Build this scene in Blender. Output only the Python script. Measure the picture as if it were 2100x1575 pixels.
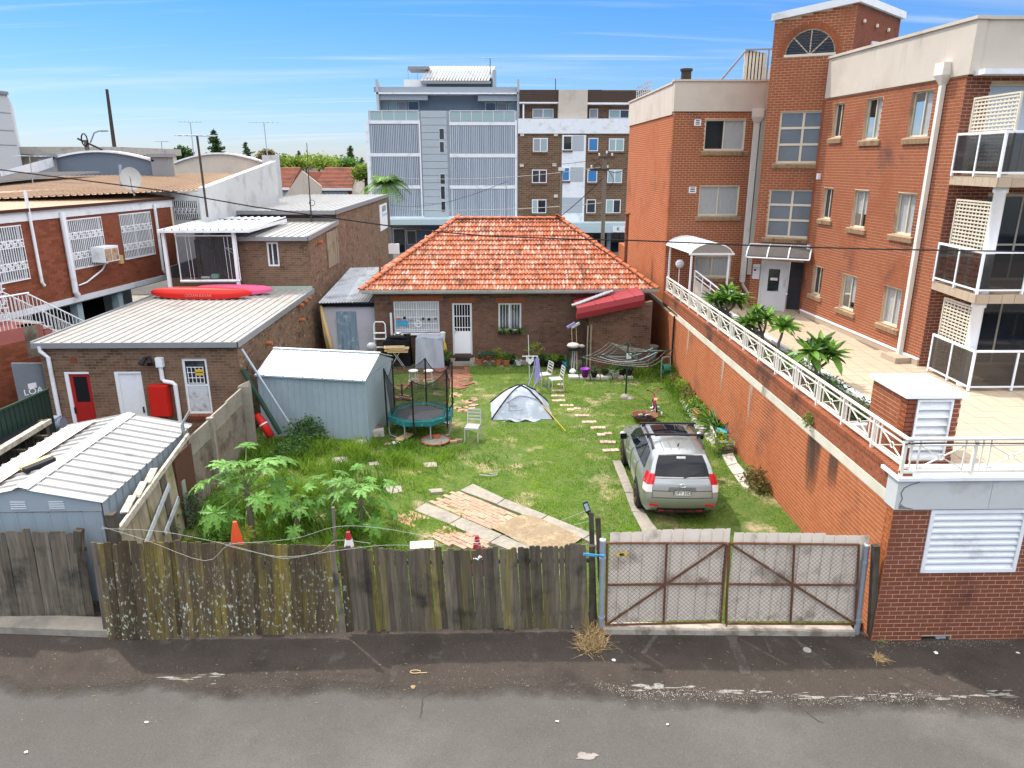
import bpy,math,random
import numpy as np
from mathutils import Vector,Matrix
from math import radians as R,sin,cos,pi,atan2,hypot
S=bpy.context.scene
for o in list(bpy.data.objects):
 bpy.data.objects.remove(o)
random.seed(7)
rnd=random.random
def ru(a,b):return a+(b-a)*random.random()
#camera
FOC,PITCH,YAW,CAMH=1490.0,R(17.0),R(1.23),8.0
cd=bpy.data.cameras.new('camera')
cam=bpy.data.objects.new('camera',cd)
S.collection.objects.link(cam)
cam.location=(0,0,CAMH)
cam.rotation_euler=(pi/2-PITCH,0,-YAW)
cd.sensor_width=36;cd.sensor_fit='HORIZONTAL'
cd.lens=FOC/2100*36
cd.clip_end=3000
S.camera=cam
#sky, sun, exposure
SUN=Vector((-0.42,0.42,0.90)).normalized()
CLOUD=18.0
W=bpy.data.worlds.new('World');S.world=W;W.use_nodes=True
wn=W.node_tree.nodes;wl=W.node_tree.links;wn.clear()
sky=wn.new('ShaderNodeTexSky');sky.sky_type='NISHITA';sky.sun_disc=False
sky.sun_elevation=math.asin(SUN.z);sky.sun_rotation=atan2(SUN.x,SUN.y)
sky.air_density=1.0;sky.dust_density=0.3;sky.ozone_density=3.0
def wnode(kind,**kw):
 n=wn.new(kind)
 for k,v in kw.items():setattr(n,k,v)
 return n
def wmath(op,a,v):
 n=wnode('ShaderNodeMath',operation=op);wl.new(a,n.inputs[0])
 if isinstance(v,(int,float)):n.inputs[1].default_value=v
 else:wl.new(v,n.inputs[1])
 return n.outputs[0]
tc=wnode('ShaderNodeTexCoord')
sep=wnode('ShaderNodeSeparateXYZ');wl.new(tc.outputs['Generated'],sep.inputs[0])
zc=wmath('MAXIMUM',sep.outputs['Z'],0.0);za=wmath('ADD',zc,0.10)
cb=wnode('ShaderNodeCombineXYZ')
for i,k in enumerate('XY'):wl.new(wmath('DIVIDE',sep.outputs[k],za),cb.inputs[i])
def cloud(rot,sc,scale,lo,hi,dist,detail=6):
 mp=wnode('ShaderNodeMapping');mp.inputs['Rotation'].default_value=(0,0,rot);mp.inputs['Scale'].default_value=sc
 wl.new(cb.outputs[0],mp.inputs[0])
 nz=wnode('ShaderNodeTexNoise');nz.inputs['Scale'].default_value=scale;nz.inputs['Detail'].default_value=detail
 nz.inputs['Roughness'].default_value=.55;nz.inputs['Distortion'].default_value=dist
 wl.new(mp.outputs[0],nz.inputs['Vector'])
 mr=wnode('ShaderNodeMapRange',interpolation_type='SMOOTHSTEP')
 mr.inputs['From Min'].default_value=lo;mr.inputs['From Max'].default_value=hi
 wl.new(nz.outputs[0],mr.inputs[0]);return mr.outputs[0]
def wmix(f,a,c,mode='MIX'):
 n=wnode('ShaderNodeMixRGB',blend_type=mode)
 if isinstance(f,float):n.inputs[0].default_value=f
 else:wl.new(f,n.inputs[0])
 for i,q in((1,a),(2,c)):
  if isinstance(q,tuple):n.inputs[i].default_value=(*q,1)
  else:wl.new(q,n.inputs[i])
 return n.outputs[0]
#clear blue air, paler towards the horizon
hz=wnode('ShaderNodeMapRange');hz.inputs['From Max'].default_value=.20;wl.new(zc,hz.inputs[0])
air=wmix(1.0,sky.outputs[0],wmix(hz.outputs[0],(.41,.46,.62),(.195,.425,.70)),'MULTIPLY')
#thin streaks of cirrus low down, broken white cloud higher up (the car's rear window mirrors it), its brightness raised to fill the shade
cir=wmath('MULTIPLY',wmath('MAXIMUM',cloud(R(-42),(0.30,1.3,1),.9,.50,.88,.5),cloud(R(-48),(0.22,2.2,1),1.6,.54,.88,.9)),.62)
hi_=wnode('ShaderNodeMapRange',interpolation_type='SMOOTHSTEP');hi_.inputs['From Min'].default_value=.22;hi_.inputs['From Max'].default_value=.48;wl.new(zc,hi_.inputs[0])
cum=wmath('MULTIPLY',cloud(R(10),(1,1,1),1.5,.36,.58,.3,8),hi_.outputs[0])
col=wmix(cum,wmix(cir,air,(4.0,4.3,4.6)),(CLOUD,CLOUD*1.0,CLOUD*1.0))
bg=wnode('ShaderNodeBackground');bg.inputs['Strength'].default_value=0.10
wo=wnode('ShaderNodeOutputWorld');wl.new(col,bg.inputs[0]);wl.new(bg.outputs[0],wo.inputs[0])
sl=bpy.data.lights.new('sun','SUN');sl.energy=2.1;sl.angle=R(1.2);sl.color=(1.0,.95,.87)
so=bpy.data.objects.new('sun',sl);S.collection.objects.link(so)
so.rotation_euler=SUN.to_track_quat('Z','Y').to_euler();so.location=(0,0,60)
S.view_settings.view_transform='Standard';S.view_settings.look='None'
S.view_settings.exposure=1.2;S.view_settings.gamma=1.0;S.view_settings.use_curve_mapping=False
S.render.engine='CYCLES'
S.cycles.max_bounces=6;S.cycles.transparent_max_bounces=12
#photo measurements -> world points
_s,_c,_sp,_cp=sin(PITCH),cos(PITCH),sin(YAW),cos(YAW)
def ray(u,v):
 x=(u-1050)/FOC;y=(v-787.5)/FOC
 Y=_c-y*_s;Z=-_s-y*_c
 return Vector((x*_cp+Y*_sp,-x*_sp+Y*_cp,Z))
def G(u,v,z=0.0):
 r=ray(u,v);t=(z-CAMH)/r.z;return Vector((r.x*t,r.y*t,z))
def PY(u,v,Y):
 r=ray(u,v);t=Y/r.y;return Vector((r.x*t,Y,CAMH+r.z*t))
def PX(u,v,X):
 r=ray(u,v);t=X/r.x;return Vector((X,r.y*t,CAMH+r.z*t))
def pr(p):
 X,Y,Z=p[0],p[1],p[2]-CAMH
 x=X*_cp-Y*_sp;y=X*_sp+Y*_cp
 d=y*_c-Z*_s;up=y*_s+Z*_c
 return(1050+FOC*x/d,787.5-FOC*up/d,d)
class Fr:
 """A wall frame: s runs along the wall, n points out of it, z is up."""
 def __init__(f,p0,p1):
  f.o=Vector((p0[0],p0[1],0));d=Vector((p1[0]-p0[0],p1[1]-p0[1],0));f.len=d.length
  f.s=d.normalized();f.n=Vector((f.s.y,-f.s.x,0));f.ang=atan2(f.s.y,f.s.x)
 def __call__(f,p):return f.o+f.s*p[0]+f.n*p[1]+Vector((0,0,p[2]))
 def at(f,u,v,off=0.0):
  r=ray(u,v);o=f.o+f.n*off
  t=f.n.dot(o-Vector((0,0,CAMH)))/f.n.dot(r)if abs(f.n.dot(r))>1e-9 else 0
  t=(f.n.x*o.x+f.n.y*o.y)/(f.n.x*r.x+f.n.y*r.y)
  q=Vector((0,0,CAMH))+r*t
  return(q-f.o).dot(f.s),q.z
 def rect(f,u0,v0,u1,v1,off=0.0):
  a=f.at(u0,v0,off);b=f.at(u1,v1,off)
  return min(a[0],b[0]),max(a[0],b[0]),min(a[1],b[1]),max(a[1],b[1])
#materials
def _mat(name):
 m=bpy.data.materials.new(name);m.use_nodes=True
 nt=m.node_tree;b=nt.nodes['Principled BSDF'];return m,nt,b
def mat(name,col,rough=.75,metal=0.0,var=.12,scale=6.0,grain=(1,1,1),col2=None,m2=(1.2,.5,.62),col3=None,m3=(9.0,.6,.68),g3=(1,1,1),tone=0.0,hue=None,bump=0.0,bscale=40.0,spec=.14,alpha=1.0,coat=0.0,transl=0.0):
 """Principled material: base colour with fine noise (var), stains col2 and col3 from larger noises, and per-face tone from the mesh."""
 m,nt,b=_mat(name);N=nt.nodes;L=nt.links
 geo=N.new('ShaderNodeNewGeometry')
 def noise(sc,g=(1,1,1),det=5.0,rough=.6):
  mp=N.new('ShaderNodeMapping');mp.inputs['Scale'].default_value=g;L.new(geo.outputs['Position'],mp.inputs[0])
  n=N.new('ShaderNodeTexNoise');n.inputs['Scale'].default_value=sc;n.inputs['Detail'].default_value=det;n.inputs['Roughness'].default_value=rough
  L.new(mp.outputs[0],n.inputs['Vector']);return n.outputs[0]
 def rng(src,a,b_,c,d):
  r=N.new('ShaderNodeMapRange');r.inputs['From Min'].default_value=a;r.inputs['From Max'].default_value=b_
  r.inputs['To Min'].default_value=c;r.inputs['To Max'].default_value=d;L.new(src,r.inputs[0]);return r.outputs[0]
 def mix(f,a,c2,mode='MIX'):
  x=N.new('ShaderNodeMixRGB');x.blend_type=mode
  if isinstance(f,float):x.inputs[0].default_value=f
  else:L.new(f,x.inputs[0])
  for i,q in((1,a),(2,c2)):
   if isinstance(q,tuple):x.inputs[i].default_value=(*q[:3],1)
   else:L.new(q,x.inputs[i])
  return x.outputs[0]
 c=tuple(col)
 if hue is not None:
  at=N.new('ShaderNodeAttribute');at.attribute_name='tone'
  c=mix(rng(at.outputs['Fac'],0,1,0,1),c,tuple(hue))
 if col2 is not None:c=mix(rng(noise(m2[0],grain),m2[1],m2[2],0,1),c,tuple(col2))
 if col3 is not None:c=mix(rng(noise(m3[0],g3),m3[1],m3[2],0,1),c,tuple(col3))
 if tone:
  at=N.new('ShaderNodeAttribute');at.attribute_name='tone'
  f=rng(at.outputs['Fac'],0,1,1-tone,1+tone)
  c=mix(1.0,c,f,'MULTIPLY')
 if var:
  f=rng(noise(scale,grain),.25,.75,1-var,1+var)
  c=mix(1.0,c,f,'MULTIPLY')
 if isinstance(c,tuple):b.inputs['Base Color'].default_value=(*c,1)
 else:L.new(c,b.inputs['Base Color'])
 b.inputs['Roughness'].default_value=rough;b.inputs['Metallic'].default_value=metal
 b.inputs['Specular IOR Level'].default_value=spec;b.inputs['Alpha'].default_value=alpha
 b.inputs['Coat Weight'].default_value=coat
 if transl:
  tr=N.new('ShaderNodeBsdfTranslucent');ms=N.new('ShaderNodeMixShader');ms.inputs[0].default_value=transl;out=N['Material Output']
  if isinstance(c,tuple):tr.inputs[0].default_value=(*c,1)
  else:L.new(c,tr.inputs[0])
  L.new(b.outputs[0],ms.inputs[1]);L.new(tr.outputs[0],ms.inputs[2]);L.new(ms.outputs[0],out.inputs['Surface'])
 if bump:
  bp=N.new('ShaderNodeBump');bp.inputs['Strength'].default_value=bump;bp.inputs['Distance'].default_value=.02
  L.new(noise(bscale,grain),bp.inputs['Height']);L.new(bp.outputs[0],b.inputs['Normal'])
 return m
#mesh builder and objects
class MB:
 def __init__(s,fr=None):s.v=[];s.f=[];s.m=[];s.t=[];s.fr=fr;s.mi=0;s.tone=.5;s.flip=isinstance(fr,Fr)
 def add(s,vs,fs):
  b=len(s.v)
  s.v+=[s.fr(p)for p in vs]if s.fr else[Vector(p)for p in vs]
  for f in fs:
   s.f.append([b+i for i in(reversed(f)if s.flip else f)]);s.m.append(s.mi);s.t.append(s.tone)
 def box(s,x0,x1,y0,y1,z0,z1):
  s.add([(x0,y0,z0),(x1,y0,z0),(x1,y1,z0),(x0,y1,z0),(x0,y0,z1),(x1,y0,z1),(x1,y1,z1),(x0,y1,z1)],[(3,2,1,0),(4,5,6,7),(0,1,5,4),(1,2,6,5),(2,3,7,6),(3,0,4,7)])
 def obox(s,c,ax,ay,az):
  c,ax,ay,az=map(Vector,(c,ax,ay,az))
  s.add([c+ax*i+ay*j+az*k for k in(-1,1)for i,j in((-1,-1),(1,-1),(1,1),(-1,1))],[(3,2,1,0),(4,5,6,7),(0,1,5,4),(1,2,6,5),(2,3,7,6),(3,0,4,7)])
 def bar(s,p,q,w,h,up=(0,0,1)):
  p,q,up=Vector(p),Vector(q),Vector(up);d=q-p
  a=d.cross(up)
  if a.length<1e-6:a=d.cross(Vector((1,0,0)))
  a.normalize();b=a.cross(d).normalized()
  s.obox((p+q)/2,d/2,a*w/2,b*h/2)
 def poly(s,pts):s.add(pts,[tuple(range(len(pts)))])
 def prism(s,pts,vec):
  n=len(pts);vec=Vector(vec);pts=[Vector(p)for p in pts]
  s.add(pts+[p+vec for p in pts],[tuple(reversed(range(n))),tuple(range(n,2*n))]+[(i,(i+1)%n,n+(i+1)%n,n+i)for i in range(n)])
 def tube(s,pts,r,n=6,closed=False,caps=True):
  pts=[Vector(p)for p in pts];k=len(pts);rs=r if isinstance(r,(list,tuple))else[r]*k
  vs=[];a=None
  for i,p in enumerate(pts):
   q0=pts[i-1]if(i or closed)else pts[0];q1=pts[(i+1)%k]if(i<k-1 or closed)else pts[-1]
   d=(q1-q0)
   if d.length<1e-9:d=Vector((0,0,1))
   d.normalize()
   if a is None:
    a=d.cross(Vector((0,0,1)))
    if a.length<.05:a=d.cross(Vector((1,0,0)))
   a=(a-d*a.dot(d))
   if a.length<1e-6:a=d.cross(Vector((0,1,0)))
   a.normalize();b=d.cross(a)
   vs+=[p+(a*cos(2*pi*j/n)+b*sin(2*pi*j/n))*rs[i]for j in range(n)]
  fs=[]
  for i in range(k if closed else k-1):
   i2=(i+1)%k
   fs+=[(i*n+j,i*n+(j+1)%n,i2*n+(j+1)%n,i2*n+j)for j in range(n)]
  if caps and not closed:fs+=[tuple(reversed(range(n))),tuple(range((k-1)*n,k*n))]
  s.add(vs,fs)
 def lathe(s,prof,c=(0,0,0),n=14,sx=1.0,sy=1.0):
  c=Vector(c);vs=[];fs=[]
  for r,z in prof:vs+=[c+Vector((r*cos(2*pi*j/n)*sx,r*sin(2*pi*j/n)*sy,z))for j in range(n)]
  for i in range(len(prof)-1):fs+=[(i*n+j,i*n+(j+1)%n,(i+1)*n+(j+1)%n,(i+1)*n+j)for j in range(n)]
  fs+=[tuple(reversed(range(n))),tuple(range((len(prof)-1)*n,len(prof)*n))]
  s.add(vs,fs)
 def grid(s,fn,nu,nv):
  s.add([fn(i/nu,j/nv)for j in range(nv+1)for i in range(nu+1)],[(j*(nu+1)+i,j*(nu+1)+i+1,(j+1)*(nu+1)+i+1,(j+1)*(nu+1)+i)for j in range(nv)for i in range(nu)])
 def mesh(s,name,mats,off=None,smooth=False):
  me=bpy.data.meshes.new(name)
  vs=[tuple(p-off)for p in s.v]if off is not None else[tuple(p)for p in s.v]
  me.from_pydata(vs,[],s.f)
  for m in(mats if isinstance(mats,(list,tuple))else[mats]):me.materials.append(m)
  if any(s.m):me.polygons.foreach_set('material_index',s.m)
  if any(t!=.5 for t in s.t):
   a=me.attributes.new('tone','FLOAT','FACE');a.data.foreach_set('value',s.t)
  if smooth:me.polygons.foreach_set('use_smooth',[True]*len(me.polygons))
  me.update();return me
 def build(s,name,mats,parent=None,smooth=False,kind=None,label=None,cat=None,group=None):
  off=WO[parent]if parent is not None else None
  o=bpy.data.objects.new(name,s.mesh(name,mats,off,smooth));S.collection.objects.link(o)
  if parent is not None:o.parent=parent
  WO[o]=off if off is not None else Vector((0,0,0))
  props(o,label,cat,group,kind);return o
WO={}
def props(o,label=None,cat=None,group=None,kind=None):
 for k,val in(('label',label),('category',cat),('group',group),('kind',kind)):
  if val:o[k]=val
 return o
def thing(name,label,cat,loc=(0,0,0),group=None,kind=None,rz=0.0):
 o=bpy.data.objects.new(name,None);S.collection.objects.link(o)
 o.empty_display_size=.2
 o.location=loc;o.rotation_euler.z=rz;WO[o]=Vector(loc)
 return props(o,label,cat,group,kind)
def local(name,loc,rz,label,cat,group=None):
 """A thing whose parts are built in its own coordinates (origin at its base)."""
 o=thing(name,label,cat,loc,group,None,rz);WO[o]=Vector((0,0,0));return o
def place(name,me,parent,M4,kind=None):
 o=bpy.data.objects.new(name,me);S.collection.objects.link(o);o.parent=parent
 o.matrix_local=M4
 if kind:o['kind']=kind
 return o
KIDS={}
def kids(o):return[c for c in S.collection.objects if c.parent is o]
def dup(root,loc,rz,label,group=None,scale=None):
 r=root.copy();S.collection.objects.link(r);r.location=loc;r.rotation_euler.z=rz
 if scale:r.scale=(scale,)*3
 r['label']=label
 if group:r['group']=group
 for ch in root.children:
  c=ch.copy();S.collection.objects.link(c);c.parent=r
  for g in ch.children:
   d=g.copy();S.collection.objects.link(d);d.parent=c
 WO[r]=Vector((0,0,0));return r
def text_mesh(txt,size,depth=.002,bold=0.0):
 cu=bpy.data.curves.new('text','FONT');cu.body=txt;cu.size=size;cu.extrude=depth;cu.align_x='CENTER';cu.align_y='CENTER';cu.offset=bold
 cu.resolution_u=3
 ob=bpy.data.objects.new('text',cu);S.collection.objects.link(ob)
 me=bpy.data.meshes.new_from_object(ob.evaluated_get(bpy.context.evaluated_depsgraph_get()))
 bpy.data.objects.remove(ob);return me
def text_on(fr,s,z,n,txt,size,material,parent,name='lettering',bold=0.0,sx=1.0):
 """Lettering standing on a wall frame, reading along +s."""
 me=text_mesh(txt,size,.003,bold);me.materials.clear();me.materials.append(material)
 p=fr((s,n,z))-WO[parent]
 m=Matrix(((*(fr.s*sx),),(*Vector((0,0,1)),),(*fr.n,))).transposed().to_4x4();m.translation=p
 o=bpy.data.objects.new(name,me);S.collection.objects.link(o);o.parent=parent;o.matrix_local=m
 return o
#masonry
def cut(iv,holes):
 for a,b in holes:
  nx=[]
  for x,y in iv:
   if b<=x or a>=y:nx.append((x,y));continue
   if a>x:nx.append((x,a))
   if b<y:nx.append((b,y))
  iv=nx
 return iv
def slab(mb,s0,s1,z0,z1,holes,n0=0.0,n1=-.22,reveal=.12):
 ss=sorted({s0,s1,*[min(max(h[i],s0),s1)for h in holes for i in(0,1)]});zs=sorted({z0,z1,*[min(max(h[i],z0),z1)for h in holes for i in(2,3)]})
 for a,b in zip(ss,ss[1:]):
  for c,d in zip(zs,zs[1:]):
   m,n=(a+b)/2,(c+d)/2
   if any(h[0]<m<h[1]and h[2]<n<h[3]for h in holes):continue
   mb.add([(a,n0,c),(b,n0,c),(b,n0,d),(a,n0,d)],[(0,1,2,3)])
 mb.add([(s0,n0,z1),(s1,n0,z1),(s1,n1,z1),(s0,n1,z1)],[(0,1,2,3)])
 for x in(s0,s1):mb.add([(x,n0,z0),(x,n1,z0),(x,n1,z1),(x,n0,z1)],[(0,1,2,3)])
 for a,b,c,d in holes:
  for q in([(a,n0,c),(b,n0,c),(b,-reveal,c),(a,-reveal,c)],[(a,n0,d),(b,n0,d),(b,-reveal,d),(a,-reveal,d)],[(a,n0,c),(a,n0,d),(a,-reveal,d),(a,-reveal,c)],[(b,n0,c),(b,n0,d),(b,-reveal,d),(b,-reveal,c)]):
   mb.add(q,[(0,1,2,3)])
BM={}
def brickwall(fr,s0,s1,z0,z1,parent,mb_,mm,holes=(),nparts=0,L=.24,C=.086,J=.0125,out=.004,name='wall',top=None,seedv=0,header=False):
 """Mortar slab plus real bricks; the nparts bricks nearest the camera are objects of their own. top(s) limits the height."""
 m=MB(fr);slab(m,s0,s1,z0,z1 if top is None else min(top(s0),top(s1)),holes)
 if top is not None:
  a,b=top(s0),top(s1);lo=min(a,b)
  m.add([(s0,0,lo),(s1,0,lo),(s1,0,b),(s0,0,a)],[(0,1,2,3)]);m.add([(s0,0,a),(s1,0,b),(s1,-.22,b),(s0,-.22,a)],[(0,1,2,3)])
 wall=m.build(name,mm,parent)
 rg=random.Random(seedv+11);full=[];rest=MB(fr)
 n=int(math.ceil((z1-z0)/C-.02))
 for k in range(n):
  a=z0+k*C+J/2;b=min(a+C-J,z1-.001)
  if b-a<.02:continue
  hs=[(h[0],h[1])for h in holes if h[2]<b and h[3]>a]
  x=s0-(L/2 if k%2 else 0)
  for lo,hi in cut([(s0,s1)],hs):
   j0=int(math.floor((lo-x)/L));j=j0
   while x+j*L<hi:
    p,q=max(x+j*L+J/2,lo),min(x+(j+1)*L-J/2,hi);j+=1
    if q-p<.03:continue
    if top is not None and b>min(top(p),top(q)):continue
    t=min(1,max(0,rg.gauss(.5,.22)))
    c=fr(((p+q)/2,0,(a+b)/2))
    if nparts and q-p>L-J-.004 and b-a>C-J-.004:
     u,v,d=pr(c)
     if 0<u<2100 and 0<v<1575:full.append((d,c,t,p,q,a,b));continue
    rest.tone=t
    rest.add([(p,0,a),(q,0,a),(q,0,b),(p,0,b),(p,out,a),(q,out,a),(q,out,b),(p,out,b)],[(4,5,6,7),(0,1,5,4),(1,2,6,5),(2,3,7,6),(3,0,4,7)])
 full.sort(key=lambda e:e[0])
 for e in full[nparts:]:
  _,c,t,p,q,a,b=e;rest.tone=t
  rest.add([(p,0,a),(q,0,a),(q,0,b),(p,0,b),(p,out,a),(q,out,a),(q,out,b),(p,out,b)],[(4,5,6,7),(0,1,5,4),(1,2,6,5),(2,3,7,6),(3,0,4,7)])
 for e in full[:nparts]:
  _,c,t,*_r=e;ti=int(t*6.99);key=(mb_.name,L,C,ti)
  if key not in BM:
   u=MB();u.tone=(ti+.5)/7;u.box(-(L-J)/2,(L-J)/2,-out,.004,-(C-J)/2,(C-J)/2);BM[key]=u.mesh('brick',mb_)
  place('brick',BM[key],wall,Matrix.Translation(c-WO[parent])@Matrix.Rotation(fr.ang,4,'Z'))
 if rest.f:rest.build('brick',mb_,wall,kind='stuff')
 return wall
def tilefield(parent,poly,z,ang,w,h,gap,thick,m,nparts,name='floor_tile',bond=0.0,jit=.0,seedv=1,skip=None,droop=0.0):
 """Flat tiles or paving bricks laid over a polygon in plan."""
 rg=random.Random(seedv);ca,sa=cos(ang),sin(ang)
 o=poly[0];loc=[((p[0]-o[0])*ca+(p[1]-o[1])*sa,-(p[0]-o[0])*sa+(p[1]-o[1])*ca)for p in poly]
 x0,x1=min(p[0]for p in loc),max(p[0]for p in loc);y0,y1=min(p[1]for p in loc),max(p[1]for p in loc)
 cells=[]
 for j in range(int((y1-y0)/h)+1):
  for i in range(-1,int((x1-x0)/w)+1):
   cx,cy=x0+(i+.5)*w+(bond*w if j%2 else 0),y0+(j+.5)*h
   X,Y=o[0]+cx*ca-cy*sa,o[1]+cx*sa+cy*ca
   if not inside(X,Y,poly)or(skip and skip(X,Y)):continue
   cells.append((hypot(X,Y),X,Y,rg.gauss(.5,.2),rg.gauss(0,jit),rg.gauss(0,jit)))
 cells.sort();rest=MB()
 vis=[c for c in cells if 0<pr((c[1],c[2],z))[0]<2100 and pr((c[1],c[2],z))[1]<1575];ids={id(c)for c in vis[:nparts]}
 for c in cells:
  _,X,Y,t,r1,r2=c;t=min(1,max(0,t))
  if id(c)in ids:
   ti=int(t*5.99);key=(m.name,w,h,ti)
   if key not in BM:
    u=MB();u.tone=(ti+.5)/6;u.box(-(w-gap)/2,(w-gap)/2,-(h-gap)/2,(h-gap)/2,-thick,0);BM[key]=u.mesh(name,m)
   place(name,BM[key],parent,Matrix.Translation(Vector((X,Y,z+r1))-WO[parent])@Matrix.Rotation(ang+r2*3,4,'Z'))
  else:
   rest.tone=t;rest.obox((X,Y,z-thick/2+r1),(ca*(w-gap)/2,sa*(w-gap)/2,0),(-sa*(h-gap)/2,ca*(h-gap)/2,0),(0,0,thick/2))
 if rest.f:rest.build(name,m,parent,kind='stuff')
def inside(x,y,poly):
 r=False;j=len(poly)-1
 for i in range(len(poly)):
  xi,yi=poly[i][0],poly[i][1];xj,yj=poly[j][0],poly[j][1]
  if(yi>y)!=(yj>y)and x<(xj-xi)*(y-yi)/(yj-yi)+xi:r=not r
  j=i
 return r
def window(fr,parent,s0,s1,z0,z1,mf,mg,fw=.05,n=-.07,mull=(.5,),hb=(),curtain=None,cm=None,deep=.05,name='window',bw=None):
 """A framed window: frame mesh (part) with one pane (sub-part) per light, and a curtain or blind behind."""
 m=MB(fr);bw=bw or fw*.8
 for a,b,c,d in((s0,s0+fw,z0,z1),(s1-fw,s1,z0,z1),(s0+fw,s1-fw,z0,z0+fw),(s0+fw,s1-fw,z1-fw,z1)):m.box(a,b,n-deep,n,c,d)
 xs=[s0+fw]+[s0+(s1-s0)*k for k in mull]+[s1-fw];zs=[z0+fw]+[z0+(z1-z0)*k for k in hb]+[z1-fw]
 for x in xs[1:-1]:m.box(x-bw/2,x+bw/2,n-deep,n-.006,z0+fw,z1-fw)
 for z in zs[1:-1]:m.box(s0+fw,s1-fw,n-deep,n-.003,z-bw/2,z+bw/2)
 w=m.build(name,mf,parent)
 for a,b in zip(xs,xs[1:]):
  for c,d in zip(zs,zs[1:]):
   q=MB(fr);q.box(a+.004,b-.004,n-.032,n-.026,c+.004,d-.004);q.build('pane',mg,w)
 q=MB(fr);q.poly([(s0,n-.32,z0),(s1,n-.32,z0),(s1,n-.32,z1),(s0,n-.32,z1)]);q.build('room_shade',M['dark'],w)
 if curtain:
  q=MB(fr);a,b,c,d=curtain;A,B=s0+fw+(s1-s0-2*fw)*a,s0+fw+(s1-s0-2*fw)*b;Cc,D=z0+fw+(z1-z0-2*fw)*c,z0+fw+(z1-z0-2*fw)*d
  k=max(2,int((B-A)/.05));pts=[(A+(B-A)*i/k,n-.048-.008*(i%2),0)for i in range(k+1)]
  for p,r in zip(pts,pts[1:]):q.add([(p[0],p[1],Cc),(r[0],r[1],Cc),(r[0],r[1],D),(p[0],p[1],D)],[(0,1,2,3)])
  q.build('curtain',cm or M['curtain'],w)
 return w
def ribbed(mb,P,U,V,pitch,rib,hgt,thick=0.0,style='trap'):
 """Ribbed metal sheet: P corner, U across the ribs, V along them."""
 P,U,V=Vector(P),Vector(U),Vector(V);L=U.length;u=U/L;n=u.cross(V).normalized()
 if n.z<0 or(abs(n.z)<1e-6 and n.y>0):n=-n
 pts=[];x=0.0
 if style=='trap':
  while x<L:
   for a,h in((0,0),(pitch-rib,0),(pitch-rib*.75,hgt),(pitch-rib*.25,hgt)):
    if x+a<=L:pts.append((x+a,h))
   x+=pitch
  pts.append((L,0))
 else:
  k=int(L/pitch*4)
  pts=[(L*i/k,hgt*(.5+.5*sin(2*pi*i/4)))for i in range(k+1)]
 vs=[]
 for a,h in pts:vs+=[P+u*a+n*h,P+u*a+n*h+V]
 mb.add(vs,[(2*i,2*i+2,2*i+3,2*i+1)for i in range(len(pts)-1)])
M={}
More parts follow.
